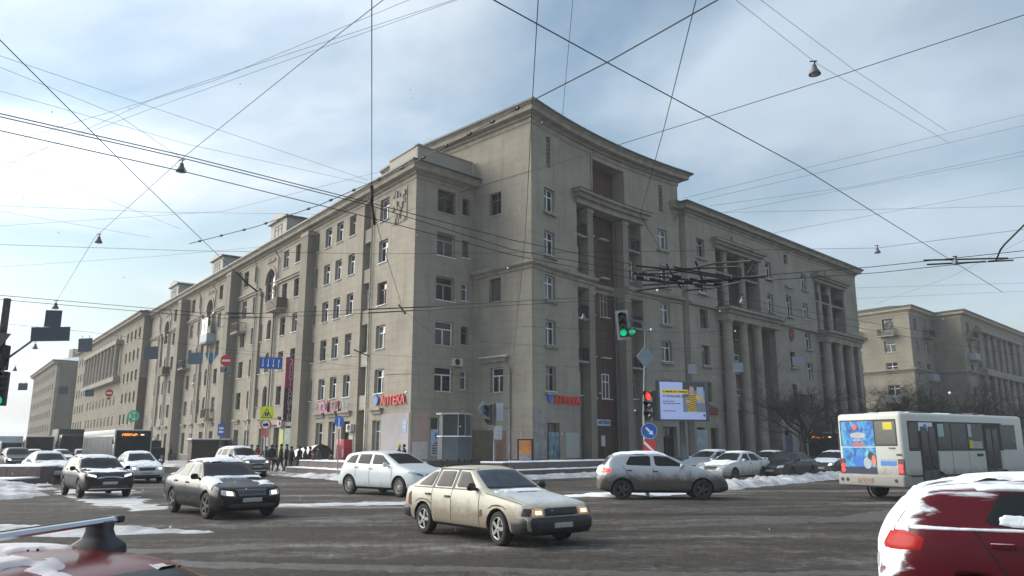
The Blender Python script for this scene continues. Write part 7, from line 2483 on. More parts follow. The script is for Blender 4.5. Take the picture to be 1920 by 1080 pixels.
E_ = lambda n, c, s=0.28: mat('ad_' + n, c, 0.6, emit=c, es=s)
ad('ad_ground', 0, 1, 0, 1, E_('white', (0.45, 0.52, 0.85)), 0.0)
ad('ad_photo', 0.50, 1, 0.2, 1.0, E_('photo', (0.16, 0.2, 0.26)), 0.003)
ad('ad_shade', 0.52, 1, 0.78, 1.0, E_('dark', (0.04, 0.05, 0.06)), 0.005)
ad('ad_window', 0.82, 0.97, 0.45, 0.88, E_('window', (0.3, 0.36, 0.5)), 0.006)
ad('ad_yellow', 0.03, 0.62, 0.69, 0.80, E_('yellow', (0.75, 0.6, 0.04)), 0.008)
x = 0.06
for w in (0.03, 0.17, 0.05, 0.03, 0.2):
    ad('ad_headline', x, x + w, 0.715, 0.765, E_('brown', (0.2, 0.12, 0.02)), 0.011); x += w + 0.018
me = text_mesh('от большой любви', 0.24, E_('ink', (0.02, 0.03, 0.08)), 0.001, 'LEFT', 0.006)
link('ad_lettering', me, root, Matrix.Translation((-wB / 2 + 0.06 * wB, -0.158, z0 + 0.62 * hB)) @ Matrix.Rotation(math.pi / 2, 4, 'X'))
for za, w in ((0.47, 0.25), (0.41, 0.38), (0.21, 0.27)):
    x = 0.06
    while x < 0.06 + w:
        q = rnd.uniform(0.03, 0.08); ad('ad_smallprint', x, min(x + q, 0.06 + w), za, za + 0.022, E_('ink', (0.02, 0.03, 0.08)), 0.006); x += q + 0.012
adp('ad_shirt', [(0.60, 0.21), (0.80, 0.21), (0.79, 0.4), (0.80, 0.55), (0.92, 0.5), (0.97, 0.43), (0.99, 0.5), (0.9, 0.6), (0.78, 0.68), (0.66, 0.68), (0.58, 0.6), (0.57, 0.48), (0.61, 0.42)], E_('shirt', (0.62, 0.42, 0.05)), 0.010)
for i in range(8):
    v = 0.24 + i * 0.055
    adp('ad_stripe', [(0.605 - (0.02 if i > 4 else 0), v + 0.01), (0.70, v - 0.006), (0.795, v + 0.01), (0.795, v + 0.034), (0.70, v + 0.018), (0.605 - (0.02 if i > 4 else 0), v + 0.034)], E_('black', (0.012, 0.012, 0.015)), 0.013)
adp('ad_face', [(0.705 + 0.055 * math.cos(t * 0.5236), 0.80 + 0.105 * math.sin(t * 0.5236)) for t in range(12)], E_('skin', (0.5, 0.26, 0.22)), 0.014)
adp('ad_neck', [(0.68, 0.66), (0.74, 0.66), (0.74, 0.74), (0.68, 0.74)], E_('skin', (0.5, 0.26, 0.22)), 0.0135)
adp('ad_hair', [(0.70, 0.89), (0.72, 0.91), (0.765, 0.89), (0.775, 0.82), (0.755, 0.84), (0.74, 0.88)], E_('hair', (0.08, 0.05, 0.05)), 0.0155)
adp('ad_arm', [(0.56, 0.46), (0.6, 0.42), (0.68, 0.46), (0.68, 0.5), (0.6, 0.5)], E_('skin', (0.5, 0.26, 0.22)), 0.016)
adp('ad_hand', [(0.86, 0.53), (0.96, 0.44), (0.98, 0.48), (0.89, 0.58)], E_('skin', (0.5, 0.26, 0.22)), 0.016)
adp('ad_emblem', [(0.965 + 0.022 * math.cos(t * 0.5236), 0.11 + 0.035 * math.sin(t * 0.5236)) for t in range(12)], E_('ink', (0.02, 0.03, 0.08)), 0.006)


# ---------------------------------------------------------------- shop signs and posters on the walls
def wall_text(body, f, s, z, size, m, label, cat='sign', name='shop_sign', d=0.12, ex=0.05, extras=None, bold=0.012, shear=0.0):
    u, n = f.frame(s)
    x = Vector((-n.y, n.x, 0))           # reads left to right seen from outside
    x = -x if x.cross(Vector((0, 0, 1))).dot(n) < 0 else x
    o = tag(empty(name, f.P(s, d, z)), label, cat)
    o.matrix_world = frame_matrix(f.P(s, d, z), x, Vector((0, 0, 1)), n)
    me = text_mesh(body, size, m, ex, 'CENTER', bold, shear)
    link('lettering', me, o)
    return o


def emblem(parent, x, s, m):
    """upright three-petalled blue emblem"""
    mb = MB()
    for dx, hh, w, rot in ((0, 0.62, 0.2, 0), (-0.2, 0.46, 0.17, 0.35), (0.2, 0.46, 0.17, -0.35)):
        pts = [(0, -0.3), (w, 0.0), (w * 0.7, hh * 0.6), (0, hh), (-w * 0.7, hh * 0.6), (-w, 0.0)]
        pts = [(px * math.cos(rot) - py * math.sin(rot) + dx * 0.6, px * math.sin(rot) + py * math.cos(rot)) for px, py in pts]
        mb.prism([(x + a * s, b * s) for a, b in pts], -0.05, 0.06 + 0.005 * (dx > 0) + 0.01 * (dx == 0))
    return mb.build('emblem', m, parent)


M_PRED = mat('letters_red', (0.52, 0.03, 0.03), 0.5, var=0.15, emit=(0.6, 0.02, 0.02), es=0.08)
M_PBLUE = mat('emblem_blue', (0.02, 0.08, 0.42), 0.4, emit=(0.02, 0.08, 0.5), es=0.1)
o = wall_text('АПТЕКА', FL, 2.35, 4.95, 0.88, M_PRED, 'red pharmacy lettering with a blue emblem on the left street wall', bold=0.02)
emblem(o, -2.45, 0.85, M_PBLUE)
o = wall_text('АПТЕКА', FT, 4.2, 4.98, 0.78, M_PRED, 'red pharmacy lettering with a blue emblem beside the columned recess', bold=0.02)
emblem(o, -2.15, 0.8, M_PBLUE)
o = wall_text('АПТЕКА', FT, 10.6, 3.62, 0.36, M_SBLUE, 'small white pharmacy sign over the door in the columned recess', d=-1.2, ex=0.02)
mb = MB(); mb.box(-0.85, 0.85, -0.24, 0.24, -0.06, -0.022); mb.build('sign_board', M_SWHITE, o)
mb = MB(); mb.box(-1.55, -0.9, -0.3, 0.55, -0.05, 0.0); mb.build('emblem_board', mat('board_navy', (0.02, 0.05, 0.14), 0.5, var=0.3, scale=6), o)
# door under it
fbox(FT, 10.5, 11.6, -1.35, -1.27, 0.1, 2.5).build('door', mat('door_brown', (0.05, 0.035, 0.03), 0.6, var=0.2), CORNER)
# vertical banner on the wing
o = tag(empty('vertical_banner'), 'tall pink and black vertical banner with white letters on the left street wall', 'banner')
s0, s1 = 21.0 - 0.45, 21.0 + 0.45
zb_, zt_ = 3.95, 9.6
FB = FL
mb = fbox(FB, 20.4, 20.52, 0.15, 1.15, 6.9, zt_); mb.build('banner_upper', mat('banner_pink', (0.33, 0.04, 0.12), 0.6, var=0.2), o)
mb = fbox(FB, 20.4, 20.52, 0.15, 1.15, zb_, 6.9); mb.build('banner_lower', mat('banner_dark', (0.05, 0.02, 0.04), 0.6, var=0.3), o)
mb = fbox(FB, 20.39, 20.53, 0.1, 1.2, zb_ - 0.04, zb_ + 0.1); mb.build('banner_edge', mat('banner_pink', (0.33, 0.04, 0.12)), o)
M_BL = mat('banner_letters', (0.6, 0.52, 0.6), 0.6, var=0.1)
for i, ch in enumerate('2ПНОТ*КОСМЕТИК'):
    me = text_mesh(ch, 0.5 if i else 0.8, M_BL, 0.012)
    z = zt_ - 0.45 - (0.2 if i else 0.0) - i * 0.378
    link('letter', me, o, frame_matrix(FB.P(20.385, 0.65, z), -FB.n, Vector((0, 0, 1)), -FB.u))
mb = MB()
for z in (zb_ + 0.5, zt_ - 0.5):
    mb.tube([FB.P(20.46, 0, z), FB.P(20.46, 0.2, z)], 0.03, 5)
mb.build('bracket', M_IRON, o)


def board(label, f, s0, s1, z0, z1, m, cat='poster', name='poster', d=0.03, n=1):
    return tag(fbox(f, s0, s1, 0.004, d, z0, z1, n=n).build(name, m), label, cat)


# script shop sign: pale strokes with a pink and a red board
o = tag(empty('shop_sign'), 'script shop sign with pink and red boards over the shop windows of the wing', 'sign')
fbox(FL, 11.2, 12.6, 0.1, 0.2, 4.55, 5.35).build('red_board', mat('board_darkred', (0.28, 0.03, 0.05), 0.5, var=0.2), o)
fbox(FL, 13.3, 14.9, 0.1, 0.2, 4.5, 5.4).build('pink_board', mat('board_pink', (0.33, 0.06, 0.16), 0.5, var=0.25), o)
mb = MB()
r3 = random.Random(4)
for a, b in ((9.2, 10.9), (15.2, 16.4), (11.4, 12.4), (13.5, 14.6)):
    s = a
    while s < b:
        z = r3.uniform(4.6, 4.8); h = r3.uniform(0.4, 0.7)
        mb.tube([FL.P(s, 0.23, z), FL.P(s - 0.1, 0.23, z + h * 0.5), FL.P(s - 0.03, 0.23, z + h)], 0.03, 4)
        s += r3.uniform(0.16, 0.3)
mb.build('script_strokes', M_SWHITE, o)
# posters and shutters
board('large pale pink panel with slab joints under the pharmacy lettering', FL, 0.12, 4.05, 0.9, 4.05, facade_mat('pale_pink_panel', (0.46, 0.43, 0.44), bw=1.7, bh=0.7, dirt=0.1), 'panel', 'wall_panel', 0.05)
board('small blue and white notice on the pale pink panel', FL, 0.4, 0.95, 2.7, 3.55, mat('notice_blue', (0.25, 0.36, 0.5), 0.6, var=0.5, scale=5), d=0.07)
board('orange and pink poster on the wing end wall beside the emblem window', FE, 0.25, 1.55, 1.25, 4.1, mat('poster_orange', (0.42, 0.24, 0.18), 0.6, scale=1.3, col2=(0.36, 0.31, 0.30), detail=4))
board('white lower part of the orange poster on the wing end wall', FE, 0.2, 1.5, 0.95, 2.1, mat('poster_white', (0.5, 0.47, 0.48), 0.6, var=0.15, scale=4), d=0.04)
o = board('white window poster with blue emblem and rows of print on the wing end wall', FE, 1.78, 2.78, 1.12, 2.95, mat('poster_paleblue', (0.36, 0.45, 0.55), 0.6, var=0.12), d=0.02)
e = empty('emblem_holder'); e.parent = o
e.matrix_world = frame_matrix(FE.P(2.28, 0.02, 2.45), FE.u, Vector((0, 0, 1)), FE.n)
emblem(e, 0, 0.5, M_PBLUE)
for z, w, c in ((1.95, 0.35, (0.08, 0.02, 0.03)), (1.8, 0.7, (0.4, 0.03, 0.04)), (1.62, 0.75, (0.06, 0.06, 0.1)), (1.45, 0.75, (0.06, 0.06, 0.1)), (1.28, 0.7, (0.06, 0.06, 0.1))):
    fbox(FE, 2.28 - w / 2, 2.28 + w / 2, 0.021, 0.024, z, z + 0.09).build('print_line', mat('print_%d' % int(c[0] * 100), c, 0.7, var=0.5, scale=18), o)
board('olive-brown board on the ground floor wall beside the police booth', FS, 4.6, 6.0, 0.95, 2.95, mat('board_olive', (0.15, 0.13, 0.085), 0.7, var=0.2), 'board', 'wall_board')
board('dark olive board left of the orange panel behind the signal post', FS, 3.75, 4.55, 0.95, 2.9, mat('board_olive2', (0.12, 0.105, 0.075), 0.7, var=0.2), 'board', 'wall_board')
board('orange-brown panel behind the signal post', FS, 2.55, 3.7, 0.95, 2.85, mat('board_orange', (0.26, 0.16, 0.115), 0.7, var=0.25, scale=2), 'board', 'wall_board')
board('pale pinkish panel next to the orange-brown panel', FS, 0.9, 2.5, 0.95, 2.9, mat('board_pinkgrey', (0.32, 0.26, 0.25), 0.7, var=0.2, scale=2), 'board', 'wall_board')
board('grey-violet panel at the foot of the corner block, right of the street poster box', FT, 0.2, 1.7, 0.95, 4.2, mat('board_violet', (0.25, 0.24, 0.25), 0.7, var=0.3, scale=2), 'board', 'wall_board')
board('cyan and black poster in the shop doorway of the corner block', FT, 1.95, 3.25, 0.9, 2.75, mat('poster_cyan', (0.2, 0.34, 0.38), 0.5, scale=1.6, col2=(0.03, 0.05, 0.09), detail=2), d=0.02)
board('pale cyan poster with pink rim beside the columned recess', FT, 4.1, 5.7, 1.0, 2.75, mat('poster_paleteal', (0.32, 0.42, 0.42), 0.6, scale=1.5, col2=(0.42, 0.33, 0.32)))
board('small white notice on the column of the recess', FT, 8.6, 9.1, 1.8, 2.6, mat('notice_white', (0.5, 0.5, 0.55), 0.6, var=0.2, scale=9), d=0.02)
board('pale blue shop panel under the billboard', F2, 0.2, 1.9, 0.8, 3.2, mat('panel_paleblue', (0.3, 0.36, 0.4), 0.6, var=0.25, scale=2), 'panel', 'wall_panel', 0.05)
o = board('dark red unlit sign over the door right of the billboard', F2, 2.1, 3.7, 4.55, 5.15, mat('letters_darkred', (0.2, 0.012, 0.02), 0.5, var=0.3, scale=5), 'sign', 'shop_sign', 0.15)
o = board('dark blue shop window poster right of the near portico', F2, 15.9, 17.8, 0.75, 2.9, mat('poster_navy2', (0.05, 0.06, 0.14), 0.5, var=0.4, scale=2), d=0.03)
board('green shop window panel left of the script sign windows', FL, 21.2, 22.6, 0.95, 3.4, mat('panel_green', (0.10, 0.2, 0.16), 0.5, var=0.4, scale=3), 'panel', 'wall_panel', 0.04)
board('yellow-green shop strip beside the green window panel', FL, 23.0, 23.9, 0.9, 3.3, mat('panel_lime', (0.34, 0.36, 0.06), 0.5, var=0.25, scale=3), 'panel', 'wall_panel', 0.05)
board('pinkish fascia board over the shop door by the air conditioner', FL, 23.9, 27.2, 3.75, 4.3, mat('fascia_pink', (0.26, 0.15, 0.16), 0.6, var=0.2), 'board', 'fascia', 0.25)
board('pale green shop panel beside the script sign windows', FL, 8.6, 9.35, 0.9, 2.6, mat('panel_palegreen', (0.33, 0.4, 0.36), 0.6, var=0.2), 'panel', 'wall_panel', 0.05)
o = tag(empty('pharmacy_cross'), 'green round pharmacy sign far down the left street wall', 'sign')
M = frame_matrix(FL.P(79.0, 1.6, 6.2), -FL.n, Vector((0, 0, 1)), -FL.u)
mb = MB(); mb.lathe([(0.55, -0.05), (0.55, 0.05), (0.85, 0.05), (0.85, -0.05)], 24, M=M, close=True); mb.build('ring', mat('cross_green', (0.02, 0.3, 0.2), 0.5, emit=(0.0, 0.5, 0.3), es=0.2), o)
mb = MB(); mb.box(-0.15, 0.15, -0.4, 0.4, -0.04, 0.06, M=M); mb.box(-0.4, -0.15, -0.15, 0.15, -0.04, 0.06, M=M); mb.box(0.15, 0.4, -0.15, 0.15, -0.04, 0.06, M=M); mb.build('cross', mat('cross_green', (0.02, 0.3, 0.2)), o)
mb = MB(); mb.tube([FL.P(79, 0, 6.2), FL.P(79, 0.75, 6.2)], 0.04, 6); mb.build('bracket', M_IRON, o)

# street poster box, red kiosk board, canopy, shelter
Y = 48.5
p = at_y(985, 870, Y)
root = tag(empty('poster_box', (p.x, Y, 0), R(12)), 'street poster box with an orange and yellow picture by the parapet', 'poster box')
zt_ = at_y(985, 823, Y).z
panel('case', -0.5, 0.5, -0.1, 0.1, 0.6, zt_, M_IRON, root, 0.02)
panel('poster', -0.42, 0.36, -0.104, -0.098, 1.3, zt_ - 0.08, mat('poster_fire', (0.75, 0.36, 0.06), 0.5, scale=2.2, col2=(0.55, 0.12, 0.06), detail=3), root)
panel('poster_lower', -0.42, 0.36, -0.1045, -0.098, 0.7, 1.3, mat('poster_mauve', (0.32, 0.28, 0.34), 0.5, var=0.4, scale=3), root)
for x in (-0.4, 0.34):
    panel('leg', x, x + 0.07, -0.04, 0.04, 0.0, 0.6, M_IRON, root)
p = FL.P(7.6, 1.2, 0)
root = tag(empty('vending_machine', p, R(-37)), 'tall red vending machine in front of the loggia slot', 'vending machine')
rbox('case', -0.45, 0.45, -0.4, 0.4, 0.12, 2.3, mat('vend_red', (0.42, 0.03, 0.04), 0.4, var=0.15), root, 0.03, 2)
panel('front_glass', -0.36, 0.2, -0.41, -0.396, 0.8, 1.9, mat('vend_glass', (0.35, 0.1, 0.1), 0.2, var=0.5, scale=7), root)
panel('coin_panel', 0.24, 0.4, -0.41, -0.398, 1.0, 1.6, M_GREYP, root)

Y = 56.5
p = at_y(604, 865, Y)
root = tag(empty('arched_canopy', (p.x, Y, 0), R(140)), 'dark arched stair canopy with snow on its back behind the left parapet', 'canopy')
mb, sn = MB(), MB()
K, Lc, r0 = 14, 2.6, 1.0
for k in range(K):
    a0, a1 = math.pi * k / K, math.pi * (k + 1) / K
    for rr in (r0, r0 - 0.06):
        mb.quad((0, rr * math.cos(a0), 0.9 + rr * math.sin(a0)), (0, rr * math.cos(a1), 0.9 + rr * math.sin(a1)), (Lc, rr * math.cos(a1), 0.6 + rr * math.sin(a1)), (Lc, rr * math.cos(a0), 0.6 + rr * math.sin(a0)))
    mb.quad((0, r0 * math.cos(a0), 0.9 + r0 * math.sin(a0)), (0, r0 * math.cos(a1), 0.9 + r0 * math.sin(a1)), (0, (r0 - 0.06) * math.cos(a1), 0.9 + (r0 - 0.06) * math.sin(a1)), (0, (r0 - 0.06) * math.cos(a0), 0.9 + (r0 - 0.06) * math.sin(a0)))
    if 1 <= k <= 7:
        t = 0.05
        sn.quad((0.12, (r0 + t) * math.cos(a0), 0.9 + (r0 + t) * math.sin(a0)), (0.12, (r0 + t) * math.cos(a1), 0.9 + (r0 + t) * math.sin(a1)), (Lc, (r0 + t) * math.cos(a1), 0.6 + (r0 + t) * math.sin(a1)), (Lc, (r0 + t) * math.cos(a0), 0.6 + (r0 + t) * math.sin(a0)))
mb.build('vault', mat('canopy_dark', (0.02, 0.02, 0.02), 0.6), root); sn.build('snow_cover', M_SNOW, root)
for s in (-1, 1):
    mb = MB(); mb.box(0, Lc, s * r0 - 0.04, s * r0 + 0.04, 0, 0.9); mb.build('side_wall', mat('canopy_dark', (0.02, 0.02, 0.02)), root)

Y = 82.0
p = at_y(390, 850, Y)
root = tag(empty('bus_shelter', (p.x, Y, 0), R(37)), 'brown bus shelter with snow on its flat roof beside the left street', 'shelter')
M_SH = mat('shelter_brown', (0.07, 0.045, 0.035), 0.6, var=0.2)
panel('rear_panel', -1.8, 1.8, 0.7, 0.76, 0.2, 2.35, M_SH, root); panel('side_panel', -1.8, -1.74, -0.5, 0.7, 0.2, 2.35, M_SH, root); panel('side_panel', 1.74, 1.8, -0.5, 0.7, 0.2, 2.35, M_SH, root)
panel('roof', -2.0, 2.0, -0.9, 0.9, 2.35, 2.47, M_SH, root); panel('roof_snow', -1.97, 1.97, -0.87, 0.87, 2.47, 2.6, M_SNOW, root, 0.05)
panel('bench', -1.5, 1.5, 0.25, 0.65, 0.42, 0.48, M_SH, root)


def fence(label, a, b, h=0.85):
    a, b = Vector((*a, 0)), Vector((*b, 0))
    root = tag(empty('street_railing', a), label, 'railing', 'low street railings')
    L = (b - a).length; u = (b - a).normalized()
    n = max(1, round(L / 1.5))
    for i in range(n + 1):
        q = u * (L * i / n)
        mb = MB(); mb.tube([q, q + Vector((0, 0, h + 0.05))], 0.035, 6); mb.build('post', M_IRON, root)
    for i in range(n):
        p0, p1 = u * (L * i / n), u * (L * (i + 1) / n)
        mb = MB()
        mb.tube([p0 + Vector((0, 0, h)), p1 + Vector((0, 0, h))], 0.022, 5)
        mb.build('rail', M_IRON, root)
        mb = MB()
        mb.tube([p0 + Vector((0, 0, 0.15)), p1 + Vector((0, 0, 0.15))], 0.02, 5)
        mb.tube([p0 + Vector((0, 0, 0.15)), p1 + Vector((0, 0, h))], 0.016, 5); mb.tube([p1 + Vector((0, 0, 0.15)), p0 + Vector((0, 0, h))], 0.016, 5)
        mb.build('lattice', M_IRON, root)


fence('dark lattice railing along the kerb left of the left parapet', (-22.5, 62.0), (-15.6, 52.8), 1.0)
fence('low lattice railing in the snow before the police booth', (-6.3, 42.6), (-0.3, 44.2), 0.8)


# ---------------------------------------------------------------- bare trees
M_BARK = mat('bark', (0.035, 0.028, 0.024), 0.9, var=0.3, scale=5, bump=0.4)
M_TWIG = mat('twigs', (0.04, 0.031, 0.028), 0.9, var=0.3)


def tree(label, p, h, seed, dense=1.0, spread=0.55, group='bare street trees'):
    r = random.Random(seed)
    root = tag(empty('bare_tree', (p[0], p[1], 0)), label, 'tree', group)
    tr, tw = MB(), MB()

    def grow(a, d, l, rad, lev):
        n = 3 if lev < 2 else 2
        pts = [a]; rs = [rad]
        q = a.copy(); dd = d.copy()
        for i in range(n):
            dd = (dd + Vector((r.uniform(-1, 1), r.uniform(-1, 1), r.uniform(-0.25, 0.55))) * (0.16 if lev < 1 else 0.26)).normalized()
            q = q + dd * (l / n)
            pts.append(q.copy()); rs.append(rad * (1 - 0.45 * (i + 1) / n))
        (tr if lev < 2 else tw).tube(pts, rs, 7 if lev < 1 else (5 if lev < 3 else 3), cap=lev == 0)
        if lev >= 4 or rad < 0.006:
            return
        k = int(r.choice((3, 4, 4, 5)) * dense) if lev < 3 else int(5 * dense)
        for i in range(k):
            t = r.uniform(0.3, 1.0)
            j = min(int(t * n), n - 1); f = t * n - j
            b = pts[j].lerp(pts[j + 1], f)
            ax = Vector((r.uniform(-1, 1), r.uniform(-1, 1), r.uniform(-0.2, 0.5))).normalized()
            nd = (dd * (1 - spread) + ax * spread * 1.5).normalized()
            grow(b, nd, l * r.uniform(0.5, 0.75), rs[j] * r.uniform(0.4, 0.6), lev + 1)

    grow(Vector((0, 0, 0)), Vector((0.03, 0.0, 1)), h * 0.55, h * 0.02, 0)
    tr.build('trunk', M_BARK, root); tw.build('crown', M_TWIG, root)
    return root


p = at_y(1513, 860, 54)
tree('bare tree standing in front of the block between its two porticoes', (p.x, p.y), 8.6, 3, 1.75)
p = at_y(1562, 860, 60)
tree('bare tree just left of the white bus poster', (p.x, p.y), 6.8, 5, 1.75)
for i, (px, Y, h, lab) in enumerate(((1648, 78, 8.5, 'bare tree behind the left end of the white bus roof'), (1700, 84, 9.5, 'bare tree before the corner of the yellow building'), (1742, 80, 8.6, 'bare tree second right of the yellow building corner'),
                                     (1790, 88, 9.6, 'bare tree before the inner corner of the yellow building'), (1836, 80, 8.8, 'bare tree behind the middle of the white bus roof'), (1880, 86, 9.8, 'bare tree before the columned part of the yellow building'), (1925, 82, 9.0, 'bare tree cut by the right edge of the picture'))):
    p = at_y(px, 860, Y)
    tree(lab, (p.x, p.y), h, 20 + i, 1.75, 0.6)
# ---------------------------------------------------------------- overhead wires and lamps
def wire(name, label, pts, r=0.012, group=None, sag=0.0, beads=0, m=None):
    """pts = (photo x, photo y, height) of places the wire passes through"""
    P = [at_z(*p) for p in pts]
    out = []
    for a, b in zip(P, P[1:]):
        n = 8 if sag else 3
        for k in range(n):
            t = k / n
            q = a.lerp(b, t); q.z -= sag * 4 * t * (1 - t)
            out.append(q)
    out.append(P[-1])
    o = tag(empty(name, P[0]), label, 'wire', group)
    mb = MB(); mb.tube([q - P[0] for q in out], r * 0.78, 5); mb.build('cable', m or M_CABLE, o)
    if beads:
        L = 0.0
        mb = MB()
        for a, b in zip(out, out[1:]):
            k = int((b - a).length / beads)
            for i in range(k):
                q = a.lerp(b, (i + 0.5) / max(1, k)) - P[0]
                d = (b - a).normalized() * 0.05
                mb.tube([q - d, q + d], r * 2.4, 5)
        mb.build('clamps', M_CABLE, o)
    return o


M_THIN = mat('wire_grey', (0.13, 0.14, 0.15), 0.6)
ORD = ('topmost', 'second', 'third', 'fourth', 'fifth', 'sixth', 'seventh', 'eighth', 'ninth', 'tenth', 'lowest')
wire('span_wire', 'dark span wire falling from the top left corner to the wing roof', [(-60, 12, 8), (0, 75, 8), (250, 325, 8), (450, 518, 8), (482, 546, 8), (566, 612, 8)], 0.011)
wire('span_wire', 'straight upright-looking wire left of centre from the top edge to the wing corner', [(699, -60, 8), (697, 0, 8), (697, 380, 8), (712, 440, 8), (756, 582, 8)], 0.011)
wire('span_wire', 'thin upright-looking wire crossing the top corner of the building', [(1014, -60, 8), (1009, 0, 8), (998, 190, 8), (985, 440, 8), (962, 680, 8)], 0.010)
wire('span_wire', 'faint upright-looking wire between the corner and the columned recess', [(1080, -40, 9), (1074, 0, 9), (1056, 200, 9), (1040, 380, 9)], 0.007, m=M_THIN)
wire('span_wire', 'thin wire from the top edge down to the cornice above the columns', [(1312, -40, 8), (1305, 0, 8), (1245, 240, 8), (1200, 404, 8)], 0.010)
wire('span_wire', 'long dark wire from the top centre down to the right edge', [(860, -40, 8), (926, 0, 8), (1140, 118, 8), (1500, 312, 8), (1880, 548, 8)], 0.013)
wire('feeder_cable', 'thick cable with clamps passing in front of the building top', [(1400, -40, 9), (1345, 0, 9), (1140, 116, 9), (995, 190, 9), (860, 262, 9), (735, 325, 9), (600, 384, 9), (480, 425, 9), (355, 457, 9)], 0.017, beads=0.9)
wire('span_wire', 'wire rising to the right edge that carries the near street lamp', [(860, 362, 9), (1165, 270, 9), (1548, 150, 9), (1920, 28, 9), (2000, 2, 9)], 0.010)
wire('span_wire', 'lamp wire running from the top edge down over the left street', [(760, -30, 9), (718, 0, 9), (560, 122, 9), (340, 298, 9), (178, 445, 9), (104, 568, 9), (64, 644, 9), (28, 688, 9)], 0.010)
G1 = 'trolley contact wires'
for i, (y0, y1, y2, lab) in enumerate(((213, 381, 450, 'upper trolley wire sweeping from the left edge to the wing corner'), (219, 386, 468, 'middle trolley wire sweeping from the left edge to the wing corner'), (245, 409, 478, 'lower trolley wire sweeping from the left edge to the wing corner'))):
    wire('trolley_wire', lab, [(-40, y0 - 6, 6), (0, y0, 6), (350, (y0 + y1) / 2 - 4, 6), (697, y1, 6), (960, y2, 6), (1195, (498, 512, 524)[i], 6)], 0.010, G1)
wire('trolley_wire', 'upper trolley wire across the middle of the wing towards the crossing frame', [(-20, 552, 6), (420, 590, 6), (700, 580, 6), (1130, 556, 6), (1192, 545, 6)], 0.011, G1)
wire('trolley_wire', 'lower trolley wire across the middle of the wing towards the crossing frame', [(-20, 560, 6), (430, 598, 6), (720, 586, 6), (1140, 562, 6), (1200, 552, 6)], 0.011, G1)
wire('trolley_wire', 'upper trolley wire from the crossing frame to the right edge', [(1436, 516, 6), (1640, 500, 6), (1920, 470, 6), (1960, 465, 6)], 0.011, G1)
wire('trolley_wire', 'lower trolley wire from the crossing frame to the right edge', [(1436, 526, 6), (1650, 511, 6), (1920, 482, 6), (1960, 478, 6)], 0.011, G1)
wire('trolley_wire', 'trolley wire falling right from the frame across the near portico', [(1300, 535, 6), (1460, 575, 6), (1660, 610, 6), (1760, 625, 6)], 0.010, G1)
wire('trolley_wire', 'lower trolley wire falling right past both porticoes', [(1280, 548, 6), (1480, 590, 6), (1680, 628, 6), (1920, 668, 6)], 0.010, G1)
wire('span_wire', 'level wire across the building at the fifth floor', [(-20, 458, 8), (350, 470, 8), (700, 476, 8), (1200, 472, 8), (1645, 465, 8), (1920, 430, 8)], 0.008)
wire('span_wire', 'wire carrying the sign boards over the left street', [(-20, 604, 7.2), (160, 622, 7.2), (290, 638, 7.2), (424, 655, 7.2), (510, 662, 7.2), (692, 670, 7.2)], 0.009)
wire('span_wire', 'wire at third floor height from the wing to the columns', [(640, 662, 7.5), (760, 668, 7.5), (960, 682, 7.5), (1160, 690, 7.5)], 0.009)
wire('span_wire', 'wire from the cornice above the columns to the crossing frame', [(1200, 404, 8), (1240, 470, 7), (1262, 500, 6.1)], 0.010)
wire('span_wire', 'thin wire from the wing corner across its end windows', [(756, 582, 8), (830, 640, 7.6), (940, 720, 7)], 0.008)
wire('span_wire', 'thin wire rising from the wing to the right through the end windows', [(700, 420, 9), (860, 360, 9), (1000, 318, 9)], 0.007)
G2 = 'faint distant wires over the left street'
for i, pts in enumerate(sorted(([(-20, 278, 10), (400, 152, 10), (790, -10, 10)], [(-20, 325, 10), (300, 180, 10), (880, -10, 10)], [(-20, 318, 10), (280, 205, 10), (870, -5, 10)], [(-20, 98, 10), (690, 338, 10)], [(-20, 165, 10), (350, 270, 10), (690, 345, 10)],
                         [(-20, 285, 10), (340, 430, 10)], [(-20, 425, 10), (420, 396, 10), (740, 315, 10)], [(-20, 385, 10), (300, 398, 10), (640, 402, 10)], [(-20, 392, 10), (280, 445, 10)], [(-20, 502, 9), (300, 480, 9), (520, 460, 9)], [(-20, 118, 10), (220, 215, 10), (345, 300, 10)]), key=lambda q: q[0][1])):
    wire('distant_wire', 'faint thin wire, %s at the left edge of the faint wires against the sky' % ORD[i], pts, 0.006, G2, m=M_THIN)
G3 = 'faint distant wires over the right street'
for i, pts in enumerate(sorted(([(1280, 372, 9), (1940, 210, 9)], [(1310, 376, 9), (1940, 231, 9)], [(1330, 386, 9), (1600, 350, 9), (1940, 280, 9)], [(1360, 398, 9), (1940, 288, 9)], [(1450, 437, 8.5), (1940, 348, 8.5)], [(1200, 402, 9), (1940, 386, 9)],
                         [(1380, 0, 10), (1530, 118, 10), (1780, 268, 10)], [(1420, -5, 10), (1600, 130, 10), (1776, 246, 10)], [(1640, 570, 8), (1780, 520, 8), (1940, 440, 8)], [(1600, 540, 8), (1940, 530, 8)], [(1600, 560, 8), (1940, 545, 8)]), key=lambda q: q[-1][1])):
    wire('distant_wire', 'faint thin wire, %s at its right end of the faint wires on the right' % ORD[i], pts, 0.006, G3, m=M_THIN)
G4 = 'thin wires low across the facades'
